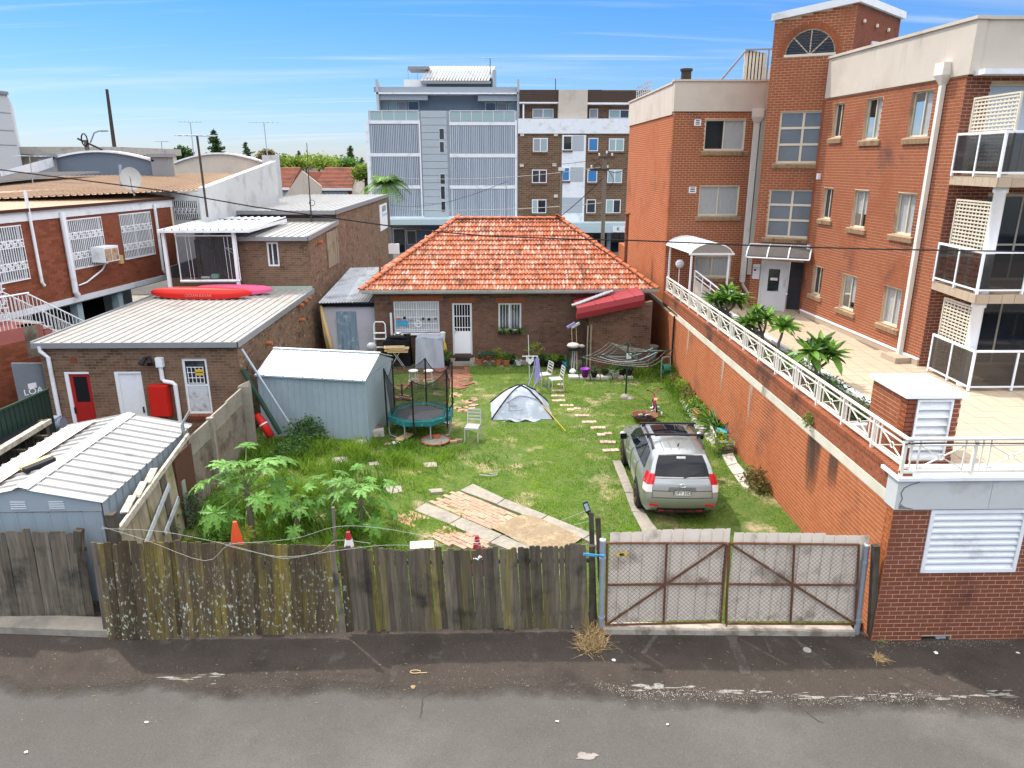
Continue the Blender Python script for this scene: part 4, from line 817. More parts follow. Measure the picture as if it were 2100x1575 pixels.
#arched window
b=MB(ft);n=16;pts=[(cs+rad*cos(pi*i/n),cz+rad*sin(pi*i/n))for i in range(n+1)]
for p,q in zip(pts,pts[1:]):b.bar((p[0],-.06,p[1]),(q[0],-.06,q[1]),.05,.06,up=(0,1,0))
b.box(cs-rad-.03,cs+rad+.03,-.1,.02,cz-.05,cz+.03)
for a_ in(45,90,135):b.bar((cs,-.06,cz),(cs+rad*cos(R(a_)),-.06,cz+rad*sin(R(a_))),.035,.05,up=(0,1,0))
AW=b.build('arched_window',M['cream'],AP)
for k in range(4):
 b=MB(ft);b.poly([(cs,-.085,cz)]+[(cs+rad*cos(pi*(k*4+i)/16),-.085,cz+rad*sin(pi*(k*4+i)/16))for i in range(5)]);b.build('pane',M['glass_dark'],AW)
b=MB(ft)
for i in range(33):
 a_=pi*(i+.5)/33;u=Vector((cos(a_),0,sin(a_)));t_=Vector((-sin(a_),0,cos(a_)));b.tone=rnd();b.obox(Vector((cs,.004,cz))+u*(rad+.115),u*.11,t_*.036,(0,.012,0))
b.build('arch_brick',M['brick_red'],AP)
#entrance door, open leaf side, intercom
b=MB(ft);a,c,d,e=dq
for q in((a,a+.07,d,e),(c-.07,c,d,e),(a+.07,c-.07,e-.07,e)):b.box(q[0],q[1],-.1,.01,q[2],q[3])
b.box(a+.07,c-.07,-.06,-.02,d+.02,e-.07);DR=b.build('entrance_door',M['zinc_white'],AP)
b=MB(ft);b.box(lerp(a,c,.30),lerp(a,c,.70),-.022,-.012,d+.75,e-.3);b.build('door_glass',M['glass_dark'],DR)
b=MB(ft);b.box(lerp(a,c,.38),lerp(a,c,.64),-.011,-.008,e-.72,e-.62);b.build('notice',M['paper'],DR)
b=MB(ft);b.box(lerp(a,c,.86),lerp(a,c,.92),-.02,.03,d+.95,d+1.25);b.build('door_handle',M['alu'],DR)
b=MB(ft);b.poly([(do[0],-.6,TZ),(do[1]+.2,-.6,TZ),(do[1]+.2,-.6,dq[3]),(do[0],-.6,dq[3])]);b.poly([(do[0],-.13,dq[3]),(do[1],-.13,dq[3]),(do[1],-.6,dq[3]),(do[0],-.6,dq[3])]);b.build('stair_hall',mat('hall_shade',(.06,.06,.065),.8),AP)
q=ft.rect(1545,549,1557,572);b=MB(ft);b.box(q[0],q[1],0,.07,q[2],q[3]);b.box(q[0],q[1],0,.09,q[3]+.02,q[3]+.14);ic=b.build('intercom',M['zinc_white'],AP)
b=MB(ft);b.box(q[0]+.03,q[0]+.12,.071,.075,q[3]-.10,q[3]-.04);b.build('screen',M['black'],ic)
#curved canopy above the entrance
def vault(fn,nu,ribs,par,name,ms,rib_m):
 b=MB();b.grid(fn,nu,8);c=b.build(name,ms,par)
 b=MB()
 for t in ribs:b.tube([Vector(fn(t,j/8))+Vector((0,0,.012))for j in range(9)],.024,5)
 b.tube([Vector(fn(i/6,1))for i in range(7)],.024,5);b.tube([Vector(fn(i/6,0))for i in range(7)],.024,5)
 b.build('canopy_rib',rib_m,c);return c
sa=ft.at(1546,505)[0];ze=5.02
vault(lambda u,v:ft((lerp(-.10,2.05,u),.02+.95*sin(v*pi/2*.95),ze+.05-.42*(1-cos(v*pi/2*.95)))),8,(0,.333,.667,1),AP,'door_canopy',mat('tinted_canopy',(.11,.10,.09),.3,var=.15,alpha=.92),M['white_clean'])
#white barrel canopy over the ramp
CN=thing('walkway_canopy','white arched polycarbonate canopy on thin posts beside the far block','canopy',(7.8,28,TZ))
def barrel(u,v):
 y=lerp(29.5,26.65,u);xa,xb=lerp(6.86,7.12,u),lerp(8.42,8.66,u);t=pi*(.10+.80*v)
 cx,w_=(xa+xb)/2,(xb-xa)/2/cos(pi*.10);return(cx-w_*cos(t),y,4.80+.50*(sin(t)-sin(pi*.1)))
vault(barrel,10,[i/8 for i in range(9)],CN,'canopy_sheet',mat('frosted_canopy',(.60,.61,.60),.35,var=.06,alpha=.85),M['white_clean'])
b=MB();b.poly([barrel(1,i/8)for i in range(9)]);b.build('canopy_end',mat('canopy_end',(.30,.27,.24),.4,var=.05),CN)
b=MB();b.box(7.05,8.72,26.62,26.68,4.74,4.81);b.build('front_beam',M['white_clean'],CN)
for x,y in((7.16,26.68),(8.55,26.72),(7.0,29.4)):b=MB();b.box(x-.03,x+.03,y-.03,y+.03,TZ,4.76);b.build('post',M['white_clean'],CN)
LP=thing('globe_lamp','white globe lamp on a thin post in front of the far block','lamp',(7.45,29.0,TZ))
p=PY(1394,541,29.0);b=MB();b.lathe([(.01,-.17)]+[(.17*sin(pi*i/8),-.17*cos(pi*i/8))for i in range(1,8)]+[(.01,.17)],(p.x,29,p.z),14);b.build('globe',M['white_clean'],LP,smooth=True)
b=MB();b.tube([(p.x,29,TZ),(p.x,29,p.z-.16)],.02);b.build('post',M['white_clean'],LP)
b=MB();
A,B_=PY(1425,568,27.5),PY(1474,598,26.0);A.z=4.05;B_.z=3.6
b.tube([A,B_],.03);b.tube([A-Vector((0,0,.2)),B_-Vector((0,0,.2))],.02)
for t in(0,.33,.66,1):q=A.lerp(B_,t);b.tube([(q.x,q.y,TZ),q],.025)
HR=b.build('ramp_handrail',M['white_clean']);props(HR,'white ramp handrail with pale infill panel below the barrel canopy','handrail')
b=MB();
q0,q1_=A.lerp(B_,.02),A.lerp(B_,.98);b.add([(q0.x,q0.y,TZ),(q1_.x,q1_.y,TZ),(q1_.x,q1_.y,q1_.z-.3),(q0.x,q0.y,q0.z-.3)],[(0,1,2,3)]);b.build('infill_panel',M['render_beige'],HR)
#wing B (long side towards the yard)
fb=Fr((11.21,26.13),(11.64,19.10));bl=fb.len
WB=[((1712,219),(1724,276)),((1778,205),(1799,289)),((1872,188),(1902,280)),((1690,387),(1703,440)),((1753,390),(1772,470)),((1842,393),(1867,486)),((1670,541),(1682,597)),((1729,559),(1749,641)),((1814,585),(1838,679))]
WB=[fb.rect(*a,*b_)for a,b_ in WB]
rows_z=[(8.66,9.84),(6.02,7.15),(3.40,4.50)]
WB=[(q[0],q[1]+(.02 if i%3==0 else 0),*((rows_z[i//3][0]+(.12 if i%3==0 else 0),rows_z[i//3][1])))for i,q in enumerate(WB)]
brickwall(fb,0,bl,TZ+.2,10.05,AP,M['brick_red'],M['mortar_cream'],WB,150,name='wall',seedv=8)
for i,q in enumerate(WB):
 window(fb,AP,*q,M['cream'],M['glass']if i not in(0,3,6)else M['glass_dark'],.045,-.09,(.5,),(),[None,(.5,1,0,1),(.45,1,0,1),None,(0,1,.35,1),(0,1,0,1),None,(.55,1,.2,1),(0,1,0,1)][i],M['curtain'])
 sill(fb,q[0],q[1],q[2])
b=MB(fb);b.box(0,bl+.12,-.2,.055,10.052,11.28);b.build('parapet',M['render_beige'],AP)
b=MB(fb);b.box(-.03,bl+.16,-.26,.10,11.282,11.36);b.build('parapet_cap',M['render_beige'],AP)
b=MB(fb);b.box(0,bl,-.05,.05,TZ,TZ+.17);b.build('skirting',M['tile_floor'],AP);b=MB(fb);b.box(0,bl,-.05,.065,TZ+.172,TZ+.22);b.build('skirting_cap',M['white_clean'],AP)
rainhead(fb,6.26,10.42,TZ+.05,.36,.06)
b=MB(fb);b.box(6.05,6.75,.06,.5,TZ+.01,TZ+.16);b.build('drain_step',M['tile_floor'],AP)
b=MB(fb);b.box(.15,.26,0,.10,7.42,7.62);b.box(.02,.12,.0,.09,5.0,5.16);b.build('security_light',M['white_clean'],AP)
fb2=Fr((11.27,26.5),(11.21,26.13));b=MB(fb2);b.box(0,fb2.len,-.3,0,TZ,10);b.build('return_wall',M['brick_red'],AP)
#front end with balconies
fe=Fr((11.64,19.10),(17.0,19.02));doors=[(1.05,4.2,TZ+.02,4.55),(1.05,4.2,4.97,7.2),(.62,4.2,7.66,9.86)]
brickwall(fe,0,fe.len,TZ,10.05,AP,M['brick_maroon'],M['mortar_cream'],doors,0,name='end_wall',seedv=5)  # end wall turned from the sun, its shade put into the brick colour
b=MB(fe);b.box(.02,fe.len,-.2,.055,10.052,11.28);b.build('parapet',M['render_beige'],AP)
b=MB(fe);b.box(.02,fe.len,-.26,.10,11.282,11.36);b.build('parapet_cap',M['render_beige'],AP)
b=MB(fe);b.box(.1,fe.len,.06,.5,10.02,10.14);ribbed(b,fe((.1,.55,10.10))-Vector(),(0,0,0.0001),(1,0,0),.1,.05,.03)if False else None;b.build('awning',M['white'],AP)
for i,(a,c,d,e)in enumerate(doors):
 window(fe,AP,a,c,d,e,M['cream'],M['glass_dark']if i<2 else mat('pale_blind',(.46,.54,.60),.3,var=.03),.06,-.09,(.32,.64),((.42,)if i==1 else()),None,name='sliding_door')
for z0_,z1_ in((4.75,4.95),(7.44,7.64)):
 P=[(11.64,19.08),(11.45,16.95),(17,16.95),(17,19.0)]
 b=MB();b.prism([(x,y,z0_)for x,y in P],(0,0,z1_-z0_-.02));SLB=b.build('balcony_slab',M['render_beige'],AP)
 for(A,B_)in((P[0],P[1]),(P[1],P[2])):
  f2=Fr(A,B_);k=int(f2.len/.30)
  for j in range(k):
   b=MB(f2);b.tone=rnd();b.box(j*f2.len/k+.005,(j+1)*f2.len/k-.005,0,.02,z0_+.005,z1_+.01);b.build('edge_tile',M['tile_floor'],SLB)
 b=MB();b.prism([(x,y,z1_-.018)for x,y in P],(0,0,.03));b.build('balcony_floor',M['tile_floor'],SLB)
def glass_rail(f2,s0,s1,z0_,h,k,par,side=0):
 b=MB(f2);b.box(s0-.03,s1+.03,-.028,.028,z0_+h-.05,z0_+h);b.box(s0,s1,-.018,.018,z0_+.08,z0_+.12)
 for i in range(k+1):x=lerp(s0,s1,i/k);b.box(x-.026,x+.026,-.026,.026,z0_,z0_+h-.06)
 r=b.build('balcony_rail',M['white_clean'],par)
 for i in range(k):
  b=MB(f2);b.box(lerp(s0,s1,i/k)+.03,lerp(s0,s1,(i+1)/k)-.03,-.006,.006,z0_+.125,z0_+h-.065);b.build('pane',M['smoked'],r)
for z in(2.62,4.97,7.66):
 s_=Fr((11.60,19.02),(11.46,16.98))if z>3 else Fr((11.60,18.6),(11.56,16.78));t_=Fr((11.46,16.98),(16.9,16.98))if z>3 else Fr((11.56,16.78),(16.9,16.78))
 glass_rail(s_,.03,s_.len,z,1.02,2,AP);glass_rail(t_,0,t_.len,z,1.02,5,AP)
def lattice(f2,s0,s1,z0_,z1_):
 b=MB(f2)
 for q in((s0,s0+.04,z0_,z1_),(s1-.04,s1,z0_,z1_)):b.box(q[0],q[1],-.025,.025,q[2],q[3])
 for z in(z0_,z1_-.04):b.box(s0+.04,s1-.04,-.025,.025,z,z+.04)
 n=int((s1-s0)/.15)
 for i in range(1,n):x=lerp(s0,s1,i/n);b.box(x-.02,x+.02,-.009,0,z0_+.04,z1_-.04)
 n=int((z1_-z0_)/.085)
 for i in range(1,n):z=lerp(z0_,z1_,i/n);b.box(s0+.04,s1-.04,.001,.01,z-.02,z+.02)
 return b
for i,(z0_,z1_,y0_,y1_)in enumerate(((2.66,4.62,18.6,17.3),(5.0,7.1,18.8,17.3),(7.7,9.5,18.8,17.0))):
 f2=Fr((11.74,y0_),(11.66,y1_));o=lattice(f2,0,f2.len,z0_,z1_).build('lattice_screen',M['cream'])
 props(o,['cream lattice screen on the ground terrace below the first balcony','cream lattice screen on the middle balcony','cream lattice screen with broken corner on the top balcony'][i],'screen','lattice screens on the balconies')
for z0_,z1_ in((TZ,4.75),(4.96,7.44)):
 b=MB();b.lathe([(.17,z0_),(.17,z0_+.1),(.13,z0_+.12),(.125,z1_-.14),(.16,z1_-.12),(.16,z1_-.002)],(11.72,17.2,0),18);b.build('column',M['white_clean'],AP,smooth=True)
b=MB();b.box(11.9,17,19.3,34,10.3,10.36);b.build('flat_roof',M['zinc_dark'],AP)
b=MB();b.box(11.8,17,18.95,27,TZ-.3,TZ-.2);b.build('floor_slab',M['zinc_dark'],AP)
#things on the apartment roof
b=MB();p=PY(1407,158,31.0);b.lathe([(.22,-.5),(.20,.2),(.25,.22),(.25,.30),(.19,.31)],(p.x,31,p.z),12);props(b.build('flue',M['bark_dark']),'dark round flue on the far roof of the apartments','flue')
b=MB();c0=PY(1522,165,31.2);c1=PY(1590,165,31.2);zt=PY(1550,103,31.2).z;zb=10.4
for i in range(6):
 x=lerp(c0.x,lerp(c0.x,c1.x,.62),i/6);b.box(x+.01,x+.19,31.15,31.2,zb,zt-.02*i)
RS=b.build('roof_shelter',M['cream']);props(RS,'cream boarded shelter beside the stair tower on the roof','shelter')
b=MB();b.box(lerp(c0.x,c1.x,.62),c1.x+.6,31.25,31.3,zb,zt-.6);b.build('white_sheet',M['white_clean'],RS)
b=MB();b.bar((c0.x,31.1,zt),(c1.x+.5,31.1,zt+.05),.06,.06);b.bar((c0.x-1.0,31.1,10.98),(c0.x+.05,31.1,zt),.07,.07);b.bar((c1.x-.4,31.1,zb),(c1.x-.4,31.1,zt),.05,.05);b.build('strut',M['zinc_dark'],RS)
b=MB()
for i in range(8):y=38.4-.5*i;b.box(WX+.1,WX+.14,y-.02,y+.02,10.9,11.5)
for z in(11.1,11.3,11.5):b.box(WX+.1,WX+.13,34.9,38.4,z-.015,z+.015)
props(b.build('roof_ladder',M['alu']),'metal ladder rail on the left edge of the apartment roof','ladder')
#brown brick garage with a low metal roof, and the block behind it
GX0,GX1,GY,GB=-13.35,-7.62,20.85,29.95
GA=thing('brick_garage','brown brick garage with a ribbed grey metal roof, red door and white door','garage',(-10.5,GY,0))
gf=Fr((GX0,GY),(GX1,GY))
d1=gf.rect(133,765,199,860);d1=(d1[0],d1[1],0,2.05);d2=gf.rect(236,767,304,860);d2=(d2[0],d2[1],0,2.05);w1=gf.rect(371,736,437,848)
brickwall(gf,0,gf.len,0,2.84,GA,M['brick_garage'],M['mortar_brown'],[d1,d2,w1],200,seedv=12)
clinker=mat('clinker_brick',(.27,.175,.115),.95,hue=(.14,.088,.062),tone=.55,var=.3,scale=9,col2=(.115,.075,.055),m2=(2.2,.52,.66),col3=(.36,.27,.19),m3=(4.5,.60,.72),bump=.5,bscale=40)
def sidewall(fr,L,z0_,z1_,par,n=0,seedv=0):
 w=brickwall(fr,0.001,L,z0_,z1_,par,clinker,M['mortar_brown'],[],n,seedv=seedv,name='side_wall');return w
gs=Fr((GX1,GY),(GX1,GB))
sidewall(gs,gs.len,0,2.84,GA,90,13)
b=MB();b.box(GX0,GX0+.2,GY+.01,GB,0,2.8);b.build('far_wall',M['brick_garage'],GA)
def metal_roof(par,x0,x1,y0,y1,z0_,z1_,m,pitch=.30,fas=.15,name='roof'):
 b=MB();ribbed(b,(x0,y0,z0_),(x1-x0,0,0),(0,y1-y0,z1_-z0_),pitch,.055,.032)
 r=b.build(name,m,par)
 b=MB();b.box(x0-.03,x1+.03,y0-.05,y0-.002,z0_-fas,z0_+.012);b.box(x1+.002,x1+.06,y0-.05,y0-.0,z0_-fas,z0_+.03)
 for X0,X1 in((x1+.002,x1+.06),(x0-.06,x0-.002)):b.add([(X0,y0,z0_-fas),(X1,y0,z0_-fas),(X1,y1,z1_-fas),(X0,y1,z1_-fas),(X0,y0,z0_+.045),(X1,y0,z0_+.045),(X1,y1,z1_+.045),(X0,y1,z1_+.045)],[(3,2,1,0),(4,5,6,7),(0,1,5,4),(1,2,6,5),(2,3,7,6),(3,0,4,7)])
 b.build('fascia',M['zinc_dark'],par);return r
metal_roof(GA,GX0-.10,GX1+.06,GY-.10,GB-.02,2.98,2.98,M['zinc'],.288)
def panel_door(fr,par,q,m,label=None,glass=None):
 a,c,d,e=q;b=MB(fr)
 for z in((a-.02,a+.09,d,e+.03),(a+.09,c,e-.03,e+.03)):b.box(z[0],z[1],-.1,.012,z[2],z[3])
 f=b.build('door_frame',M['white'],par)
 b=MB(fr);b.box(a+.09,c,-.07,-.02,d,e-.03);o=b.build('door',m,par,label=label)
 if glass:b=MB(fr);b.box(a+.20,c-.10,-.024,-.014,1.15,e-.12);b.build('door_glass',M['dark'],o)
 b=MB(fr);b.box((a+.09 if glass else c-.1),(a+.12 if glass else c-.07),-.02,.03,.8,.98);b.build('handle',M['black'],o);return o
panel_door(gf,GA,d1,M['red_door'],'red door with a black glazed upper half',True);panel_door(gf,GA,d2,M['white'],'plain white door')
w=window(gf,GA,*w1,M['white'],M['glass_dark'],.07,-.03,(),(.52,),None,bw=.06)
b=MB(gf);a,c,d,e=w1
b.box(a+.08,c-.08,-.035,-.028,d+.07,lerp(d,e,.50));b.build('painted_pane',M['timber_white'],w)
b=MB(gf)
for i in range(5):x=lerp(a+.14,c-.14,i/4);b.box(x-.009,x+.009,-.025,-.012,lerp(d,e,.55),e-.25)
for i in range(4):z=lerp(lerp(d,e,.56),e-.26,i/3);b.box(a+.12,c-.12,-.020,-.008,z-.009,z+.009)
b.build('window_grille',M['white_clean'],w)
b=MB(gf);b.box(a+.36,a+.60,-.012,-.006,lerp(d,e,.70),lerp(d,e,.81));sg=b.build('warning_sticker',M['yellow'],w)
text_on(gf,a+.48,lerp(d,e,.755),-.002,'DANGER',.055,M['number_black'],WO and GA,'lettering')
sill(gf,a,c,d,M['brick_maroon'])
q=gf.rect(143,734,160,745);b=MB(gf);b.box(q[0],q[1],0,.012,q[2],q[3]);b.build('wall_vent',M['brick_maroon'],GA)
q=gf.rect(200,812,203,830)
#red meter box with white pipe, lamp, downpipe
MBX=thing('meter_box','bright red metal meter box on the brick wall between white door and window','meter box',gf((3.3,0,1.2)))
q=gf.rect(311,787,357,848);b=MB(gf);b.box(q[0],q[1],0.01,.30,q[2],q[3]);b.build('cabinet',M['red_paint'],MBX)
b=MB(gf);b.box(q[0]+.02,q[1]-.02,.301,.312,q[2]+.02,q[3]-.02);b.build('door',M['red_paint'],MBX)
s1,z1_=gf.at(330,737);s2,z2_=gf.at(334,779);s3,z3_=gf.at(361,782);b=MB(gf);
b.tube([(s1,.09,z1_+.05),(s1,.09,z2_+.05),(s1+.06,.09,z2_-.02),(s3-.06,.09,z3_-.02),(s3,.09,z3_-.08),(s3,.09,0)],.062,10);b.box(s1-.1,s1+.1,.02,.17,z1_-.2,z1_+.08)
props(b.build('drain_pipe',M['white']),'white cranked drain pipe beside the red meter box','pipe')
b=MB(gf);s1,z1_=gf.at(87,715);b.tube([(s1,.12,z1_+.1),(s1,.12,z1_-.05),(s1+.16,.07,z1_-.25),(s1+.16,.07,0)],.06,10);props(b.build('downpipe',M['white']),'white downpipe at the left corner of the brown brick garage','downpipe')
s1,z1_=gf.at(306,737);FL=thing('flood_light','black twin flood light under the garage eave','light',gf((s1,0,z1_)))
b=MB(gf);b.tube([(s1,0,z1_+.05),(s1,.12,z1_+.05)],.05,8);b.build('bracket',M['black'],FL)
for sx in(-.09,.09):
 b=MB(gf);b.tube([(s1+sx*.6,.10,z1_+.08),(s1+sx*1.5,.27,z1_-.08)],[.05,.09],10);b.build('lamp_head',M['black'],FL)
#upper block with its own two roofs, verandah with clear blinds
UB=thing('brown_block','brown brick upper block with stepped grey metal roofs behind the garage','building',(-10.5,29.95,0))
UY=29.95;uf=Fr((-10.42,UY),(GX1,UY));wn_=uf.rect(546,497,574,546)
brickwall(uf,0,uf.len,2.9,5.12,UB,M['brick_garage'],M['mortar_brown'],[wn_],120,seedv=14)
us=Fr((GX1,UY),(GX1,35.7));sc=us.rect(667,478,694,537);sidewall(us,us.len,0,5.1,UB,0,15)
us2=Fr((GX1,35.7),(GX1,52.3));sidewall(us2,us2.len,0,5.66,UB,0,16)
b=MB();b.box(-13.4,GX1-.01,35.6,35.7,3,5.66);b.box(-13.6,GX1-.01,52.1,52.3,0,5.6);b.box(-13.6,-13.4,36,52,2.6,5.6);b.build('cross_wall',M['brick_garage'],UB)
metal_roof(UB,-10.5,GX1+.06,UY-.2,35.6,5.12,5.30,M['zinc'],.288);metal_roof(UB,-13.7,GX1+.06,35.3,52.4,5.80,5.83,M['zinc'],.288,.17)
b=MB();b.box(-10.2,GX1+.02,35.5,35.68,5.28,5.45);b.build('box_gutter',M['zinc_mid'],UB)
b=MB();b.box(-13.5,GX1+.05,GB-.12,GB-.03,2.96,3.12);b.build('flashing',mat('green_flashing',(.36,.42,.36),.5,var=.1),UB)
window(uf,UB,*wn_,M['white_clean'],M['glass_dark'],.06,-.02,(.45,),(),None)
b=MB(us);b.box(sc[0],sc[1],.01,.06,sc[2],sc[3]);props(b.build('window_screen',M['timber_pale'],UB),None)
b=MB(us2);q=us2.rect(777,421,794,466);b.box(q[0],q[1],.01,.05,q[2],q[3]);SG=b.build('wall_sign',M['white_clean']);props(SG,'white upright sign on the brick side wall by the palm','sign')
WO[SG]=Vector((0,0,0))
text_on(us2,(q[0]+q[1])/2+.15,q[3]-.32,.056,'JASON',.55,M['number_black'],SG)
b=MB(us2);b.box(q[0]+.9,q[1]-.25,.051,.055,lerp(q[2],q[3],.52),q[3]-.62);b.build('sign_panel',M['blue']if False else mat('pale_blue_print',(.36,.55,.66),.5,var=.05),SG)
b=MB(us);
for i,(u,v)in enumerate([(545,704),(614,656),(611,626),(620,618),(628,612),(661,625),(651,497)]):
 p=PX(u,v,GX1);o=MB();o.tube([(p.x-.02,p.y,p.z),(p.x+.22,p.y,p.z)],.075,10)
 props(o.build('vent_stub',M['terracotta']),['terracotta pipe stub in the side wall above the shed roof','terracotta pipe stub in the side wall, alone above the shed ridge','first terracotta stub of three in a row under the eave','middle terracotta stub of three in a row under the eave','last terracotta stub of three in a row under the eave','terracotta pipe stub near the lean-to end of the wall','small terracotta stub beside the screened window'][i],'pipe stub','terracotta pipe stubs in the brown side wall')
#verandah
VR=thing('verandah','white verandah with clear plastic blinds under a pale ribbed roof','verandah',(-11.8,29.2,3))
vy=29.35;a,c=PY(322,468,vy),PY(500,466,vy)
b=MB();p0=PY(322,466,29.1);p1=PY(497,470,29.1);ribbed(b,(p0.x,29.1,5.47),(-9.62-p0.x,0,0),(0,5.2,.10),.30,.085,.05);b.build('roof',M['zinc_white'],VR)
b=MB();b.box(p0.x,-9.62,29.04,29.1,5.36,5.47);b.box(-9.66,-9.6,29.1,34.3,5.37,5.5);b.build('fascia',M['white'],VR)
for x in(-13.10,-10.36):b=MB();b.box(x-.06,x+.06,vy-.06,vy+.06,2.98,5.42);b.build('post',M['white_clean'],VR)
b=MB();b.box(-10.52,-10.40,29.5,29.62,3.4,5.1);b.build('red_downpipe',mat('maroon_pipe',(.14,.03,.03),.5),VR)
b=MB();b.box(-13.3,-10.43,UY-.05,UY+.1,2.9,3.45);b.build('parapet',M['brick_garage'],VR)
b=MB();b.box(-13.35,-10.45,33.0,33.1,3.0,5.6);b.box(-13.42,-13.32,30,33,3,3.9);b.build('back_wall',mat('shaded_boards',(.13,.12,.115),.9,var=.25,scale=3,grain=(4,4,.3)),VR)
q0,q1_=PY(360,484,vy),PY(483,484,vy);r0,r1=PY(369,565,vy),PY(485,563,vy)
b=MB();b.add([(q0.x,vy,5.22),(q1_.x,vy,5.22),(q1_.x,vy,3.46),(q0.x,vy,3.46)],[(0,1,2,3)]);BL=b.build('clear_blind',mat('clear_plastic',(.07,.07,.075),.12,var=.2,scale=2,alpha=.34,spec=.6),VR)
b=MB();b.tube([(q0.x,vy-.01,5.22),(q1_.x,vy-.01,5.22),(q1_.x+.02,vy-.01,3.47),(q0.x,vy-.01,3.45)],.035,6,closed=True);b.tube([(q0.x-.02,vy-.03,3.43),(q1_.x,vy-.03,3.43)],.05,8);b.build('blind_edge',M['white'],BL)
b=MB()
for x in(.16,.22,.80,.86):xx=lerp(q0.x,q1_.x,x);b.tube([(xx,vy-.03,5.2),(xx+.03,vy-.03,3.5)],.008,4)
b.build('blind_cord',M['white'],BL)
b=MB();b.tube([(-11.1,30.4,4.65),(-10.5,30.0,4.55)],.025);b.tube([(-11.1,30.4,4.62),(-10.5,30.2,4.2)],.025);b.build('folding_airer',M['white'],VR)
b=MB();b.box(-12.6,-12.45,31,31.2,3.1,4.9);b.box(-11.9,-11.8,31,31.1,3.2,5.1);b.tube([(-12.5,31,4.9),(-11.8,31.2,4.4),(-11.5,31,3.4)],.03);props(b.build('shelf_frame',M['timber_old'],VR),None)
b=MB();p=PY(439,556,29.9);b.box(p.x-.12,p.x+.16,29.85,30.05,3.45,3.62);props(b.build('tub',mat('mint_plastic',(.30,.52,.46),.5)),'mint green tub standing on the verandah parapet','tub')
b=MB();b.box(p.x-.55,p.x-.2,29.9,30.0,3.45,3.52);props(b.build('cloth',M['white_clean']),'white folded cloth on the verandah parapet','cloth')
#kayaks lying upside down on the garage roof
def kayak(name,L,W_,Hh,loc,rz,m,label):
 k=local(name,loc,rz,label,'kayak','kayaks on the garage roof')
 b=MB()
 def fn(u,v):
  x=(u-.5)*L;e=max(0,1-abs(2*u-1)**2.6)**.62;t=pi*v
  w=W_/2*e;h=Hh*(.25+.75*e)
  yy=-cos(t)*w;zz=h*max(0,sin(t))**.72+(.14*abs(2*u-1)**3)
  ridge=.02*sin(t*7)*e
  return(x,yy,zz+ridge)
 b.grid(fn,28,18);b.build('hull',m,k,smooth=True)
 b=MB()
 for sx in(-.3,.3):b.tube([(sx*L,-.05,Hh*.9),(sx*L,.05,Hh*.9)],.015)
 b.build('scupper',M['black'],k);return k
pk=PY(425,606,28.2)
K1=kayak('kayak',3.95,.72,.40,(pk.x-.10,27.9,3.01),R(-4),M['red_paint'],'long red kayak lying upside down on the garage roof')
k2=kayak('kayak',3.1,.66,.36,(pk.x+.85,28.75,3.01),R(-4),mat('pink_plastic',(.62,.11,.22),.4,var=.05),'pink kayak lying behind the red one on the garage roof')
lt=text_mesh('OCEAN KAYAK',.15,.002);lt.materials.clear();lt.materials.append(mat('faded_lettering',(.62,.22,.2),.5));place('lettering',lt,K1,Matrix.Translation((.05,-.372,.14))@Matrix.Rotation(R(80),4,'X'))
#red brick shop block with white window grilles at the far left
SH=thing('red_brick_block','red brick two-storey block with white grilled windows and a flat tan roof','building',(-15.5,25.5,0))
sd=Vector((.17,1,0)).normalized();so_=Vector((-15.53,25.5,0))
sf=Fr(tuple(so_-sd*9),tuple(so_+sd*7.6));
sf_w=[sf.rect(0,462,57,550),sf.rect(130,450,221,546),sf.rect(241,436,318,521)]
sf_w[0]=(sf_w[0][0]-1.0,*sf_w[0][1:]);hz=(4.25,6.02)
sf_w=[(q[0],q[1],*hz)for q in sf_w]
brickwall(sf,0,sf.len,3.30,6.12,SH,M['brick_shop'],M['mortar_red'],sf_w,200,L=.30,C=.105,J=.008,seedv=20)
b=MB(sf);b.box(-.1,sf.len+.1,-.3,.06,6.122,6.42);b.box(-.1,sf.len+.02,-.3,.05,3.10,3.298);b.build('white_band',M['white'],SH)
b=MB(sf);b.box(-.2,sf.len+.15,-.2,.16,6.425,6.53);b.build('gutter',mat('maroon_gutter',(.07,.028,.022),.5),SH)
b=MB(sf);b.poly([(-.2,.1,6.53),(sf.len+.15,.1,6.53),(sf.len+.15,-3.2,6.95),(-.2,-3.2,6.95)]);b.build('front_roof',M['zinc_brown'],SH)
def greek(b,s0,s1,z,h):
 k=6;w=(s1-s0)/k;b.box(s0,s1,.03,.05,z,z+.03);b.box(s0,s1,.03,.05,z+h-.03,z+h)
 for i in range(k):
  a=s0+i*w;t=.028
  b.box(a+w*.08,a+w*.92,.03,.05,z+h*.48,z+h*.48+t);b.box(a+w*.08,a+w*.08+t,.03,.05,z+h*.48,z+h*.80);b.box(a+w*.92-t,a+w*.92,.03,.05,z+h*.2,z+h*.5)
  b.box(a+w*.08,a+w*.62,.03,.05,z+h*.78,z+h*.78+t);b.box(a+w*.38,a+w*.92,.03,.05,z+h*.2,z+h*.2+t);b.box(a+w*.48,a+w*.48+t,.03,.05,z,z+h)
for q in sf_w:
 a,c,d,e=q;wv=window(sf,SH,a,c,d,e,M['white'],M['glass'],.05,-.06,(.5,),(),(0,1,0,1),M['curtain_grey'])
 b=MB(sf);n=int((c-a)/.098)
 for i in range(n+1):x=lerp(a+.02,c-.02,i/n);b.box(x-.011,x+.011,.032,.048,d,e)
 for z in(d,e-.03):b.box(a,c,.03,.05,z,z+.035)
 greek(b,a,c,lerp(d,e,.60),.26);greek(b,a,c,lerp(d,e,.20),.26);b.build('window_grille',M['white_clean'],wv)
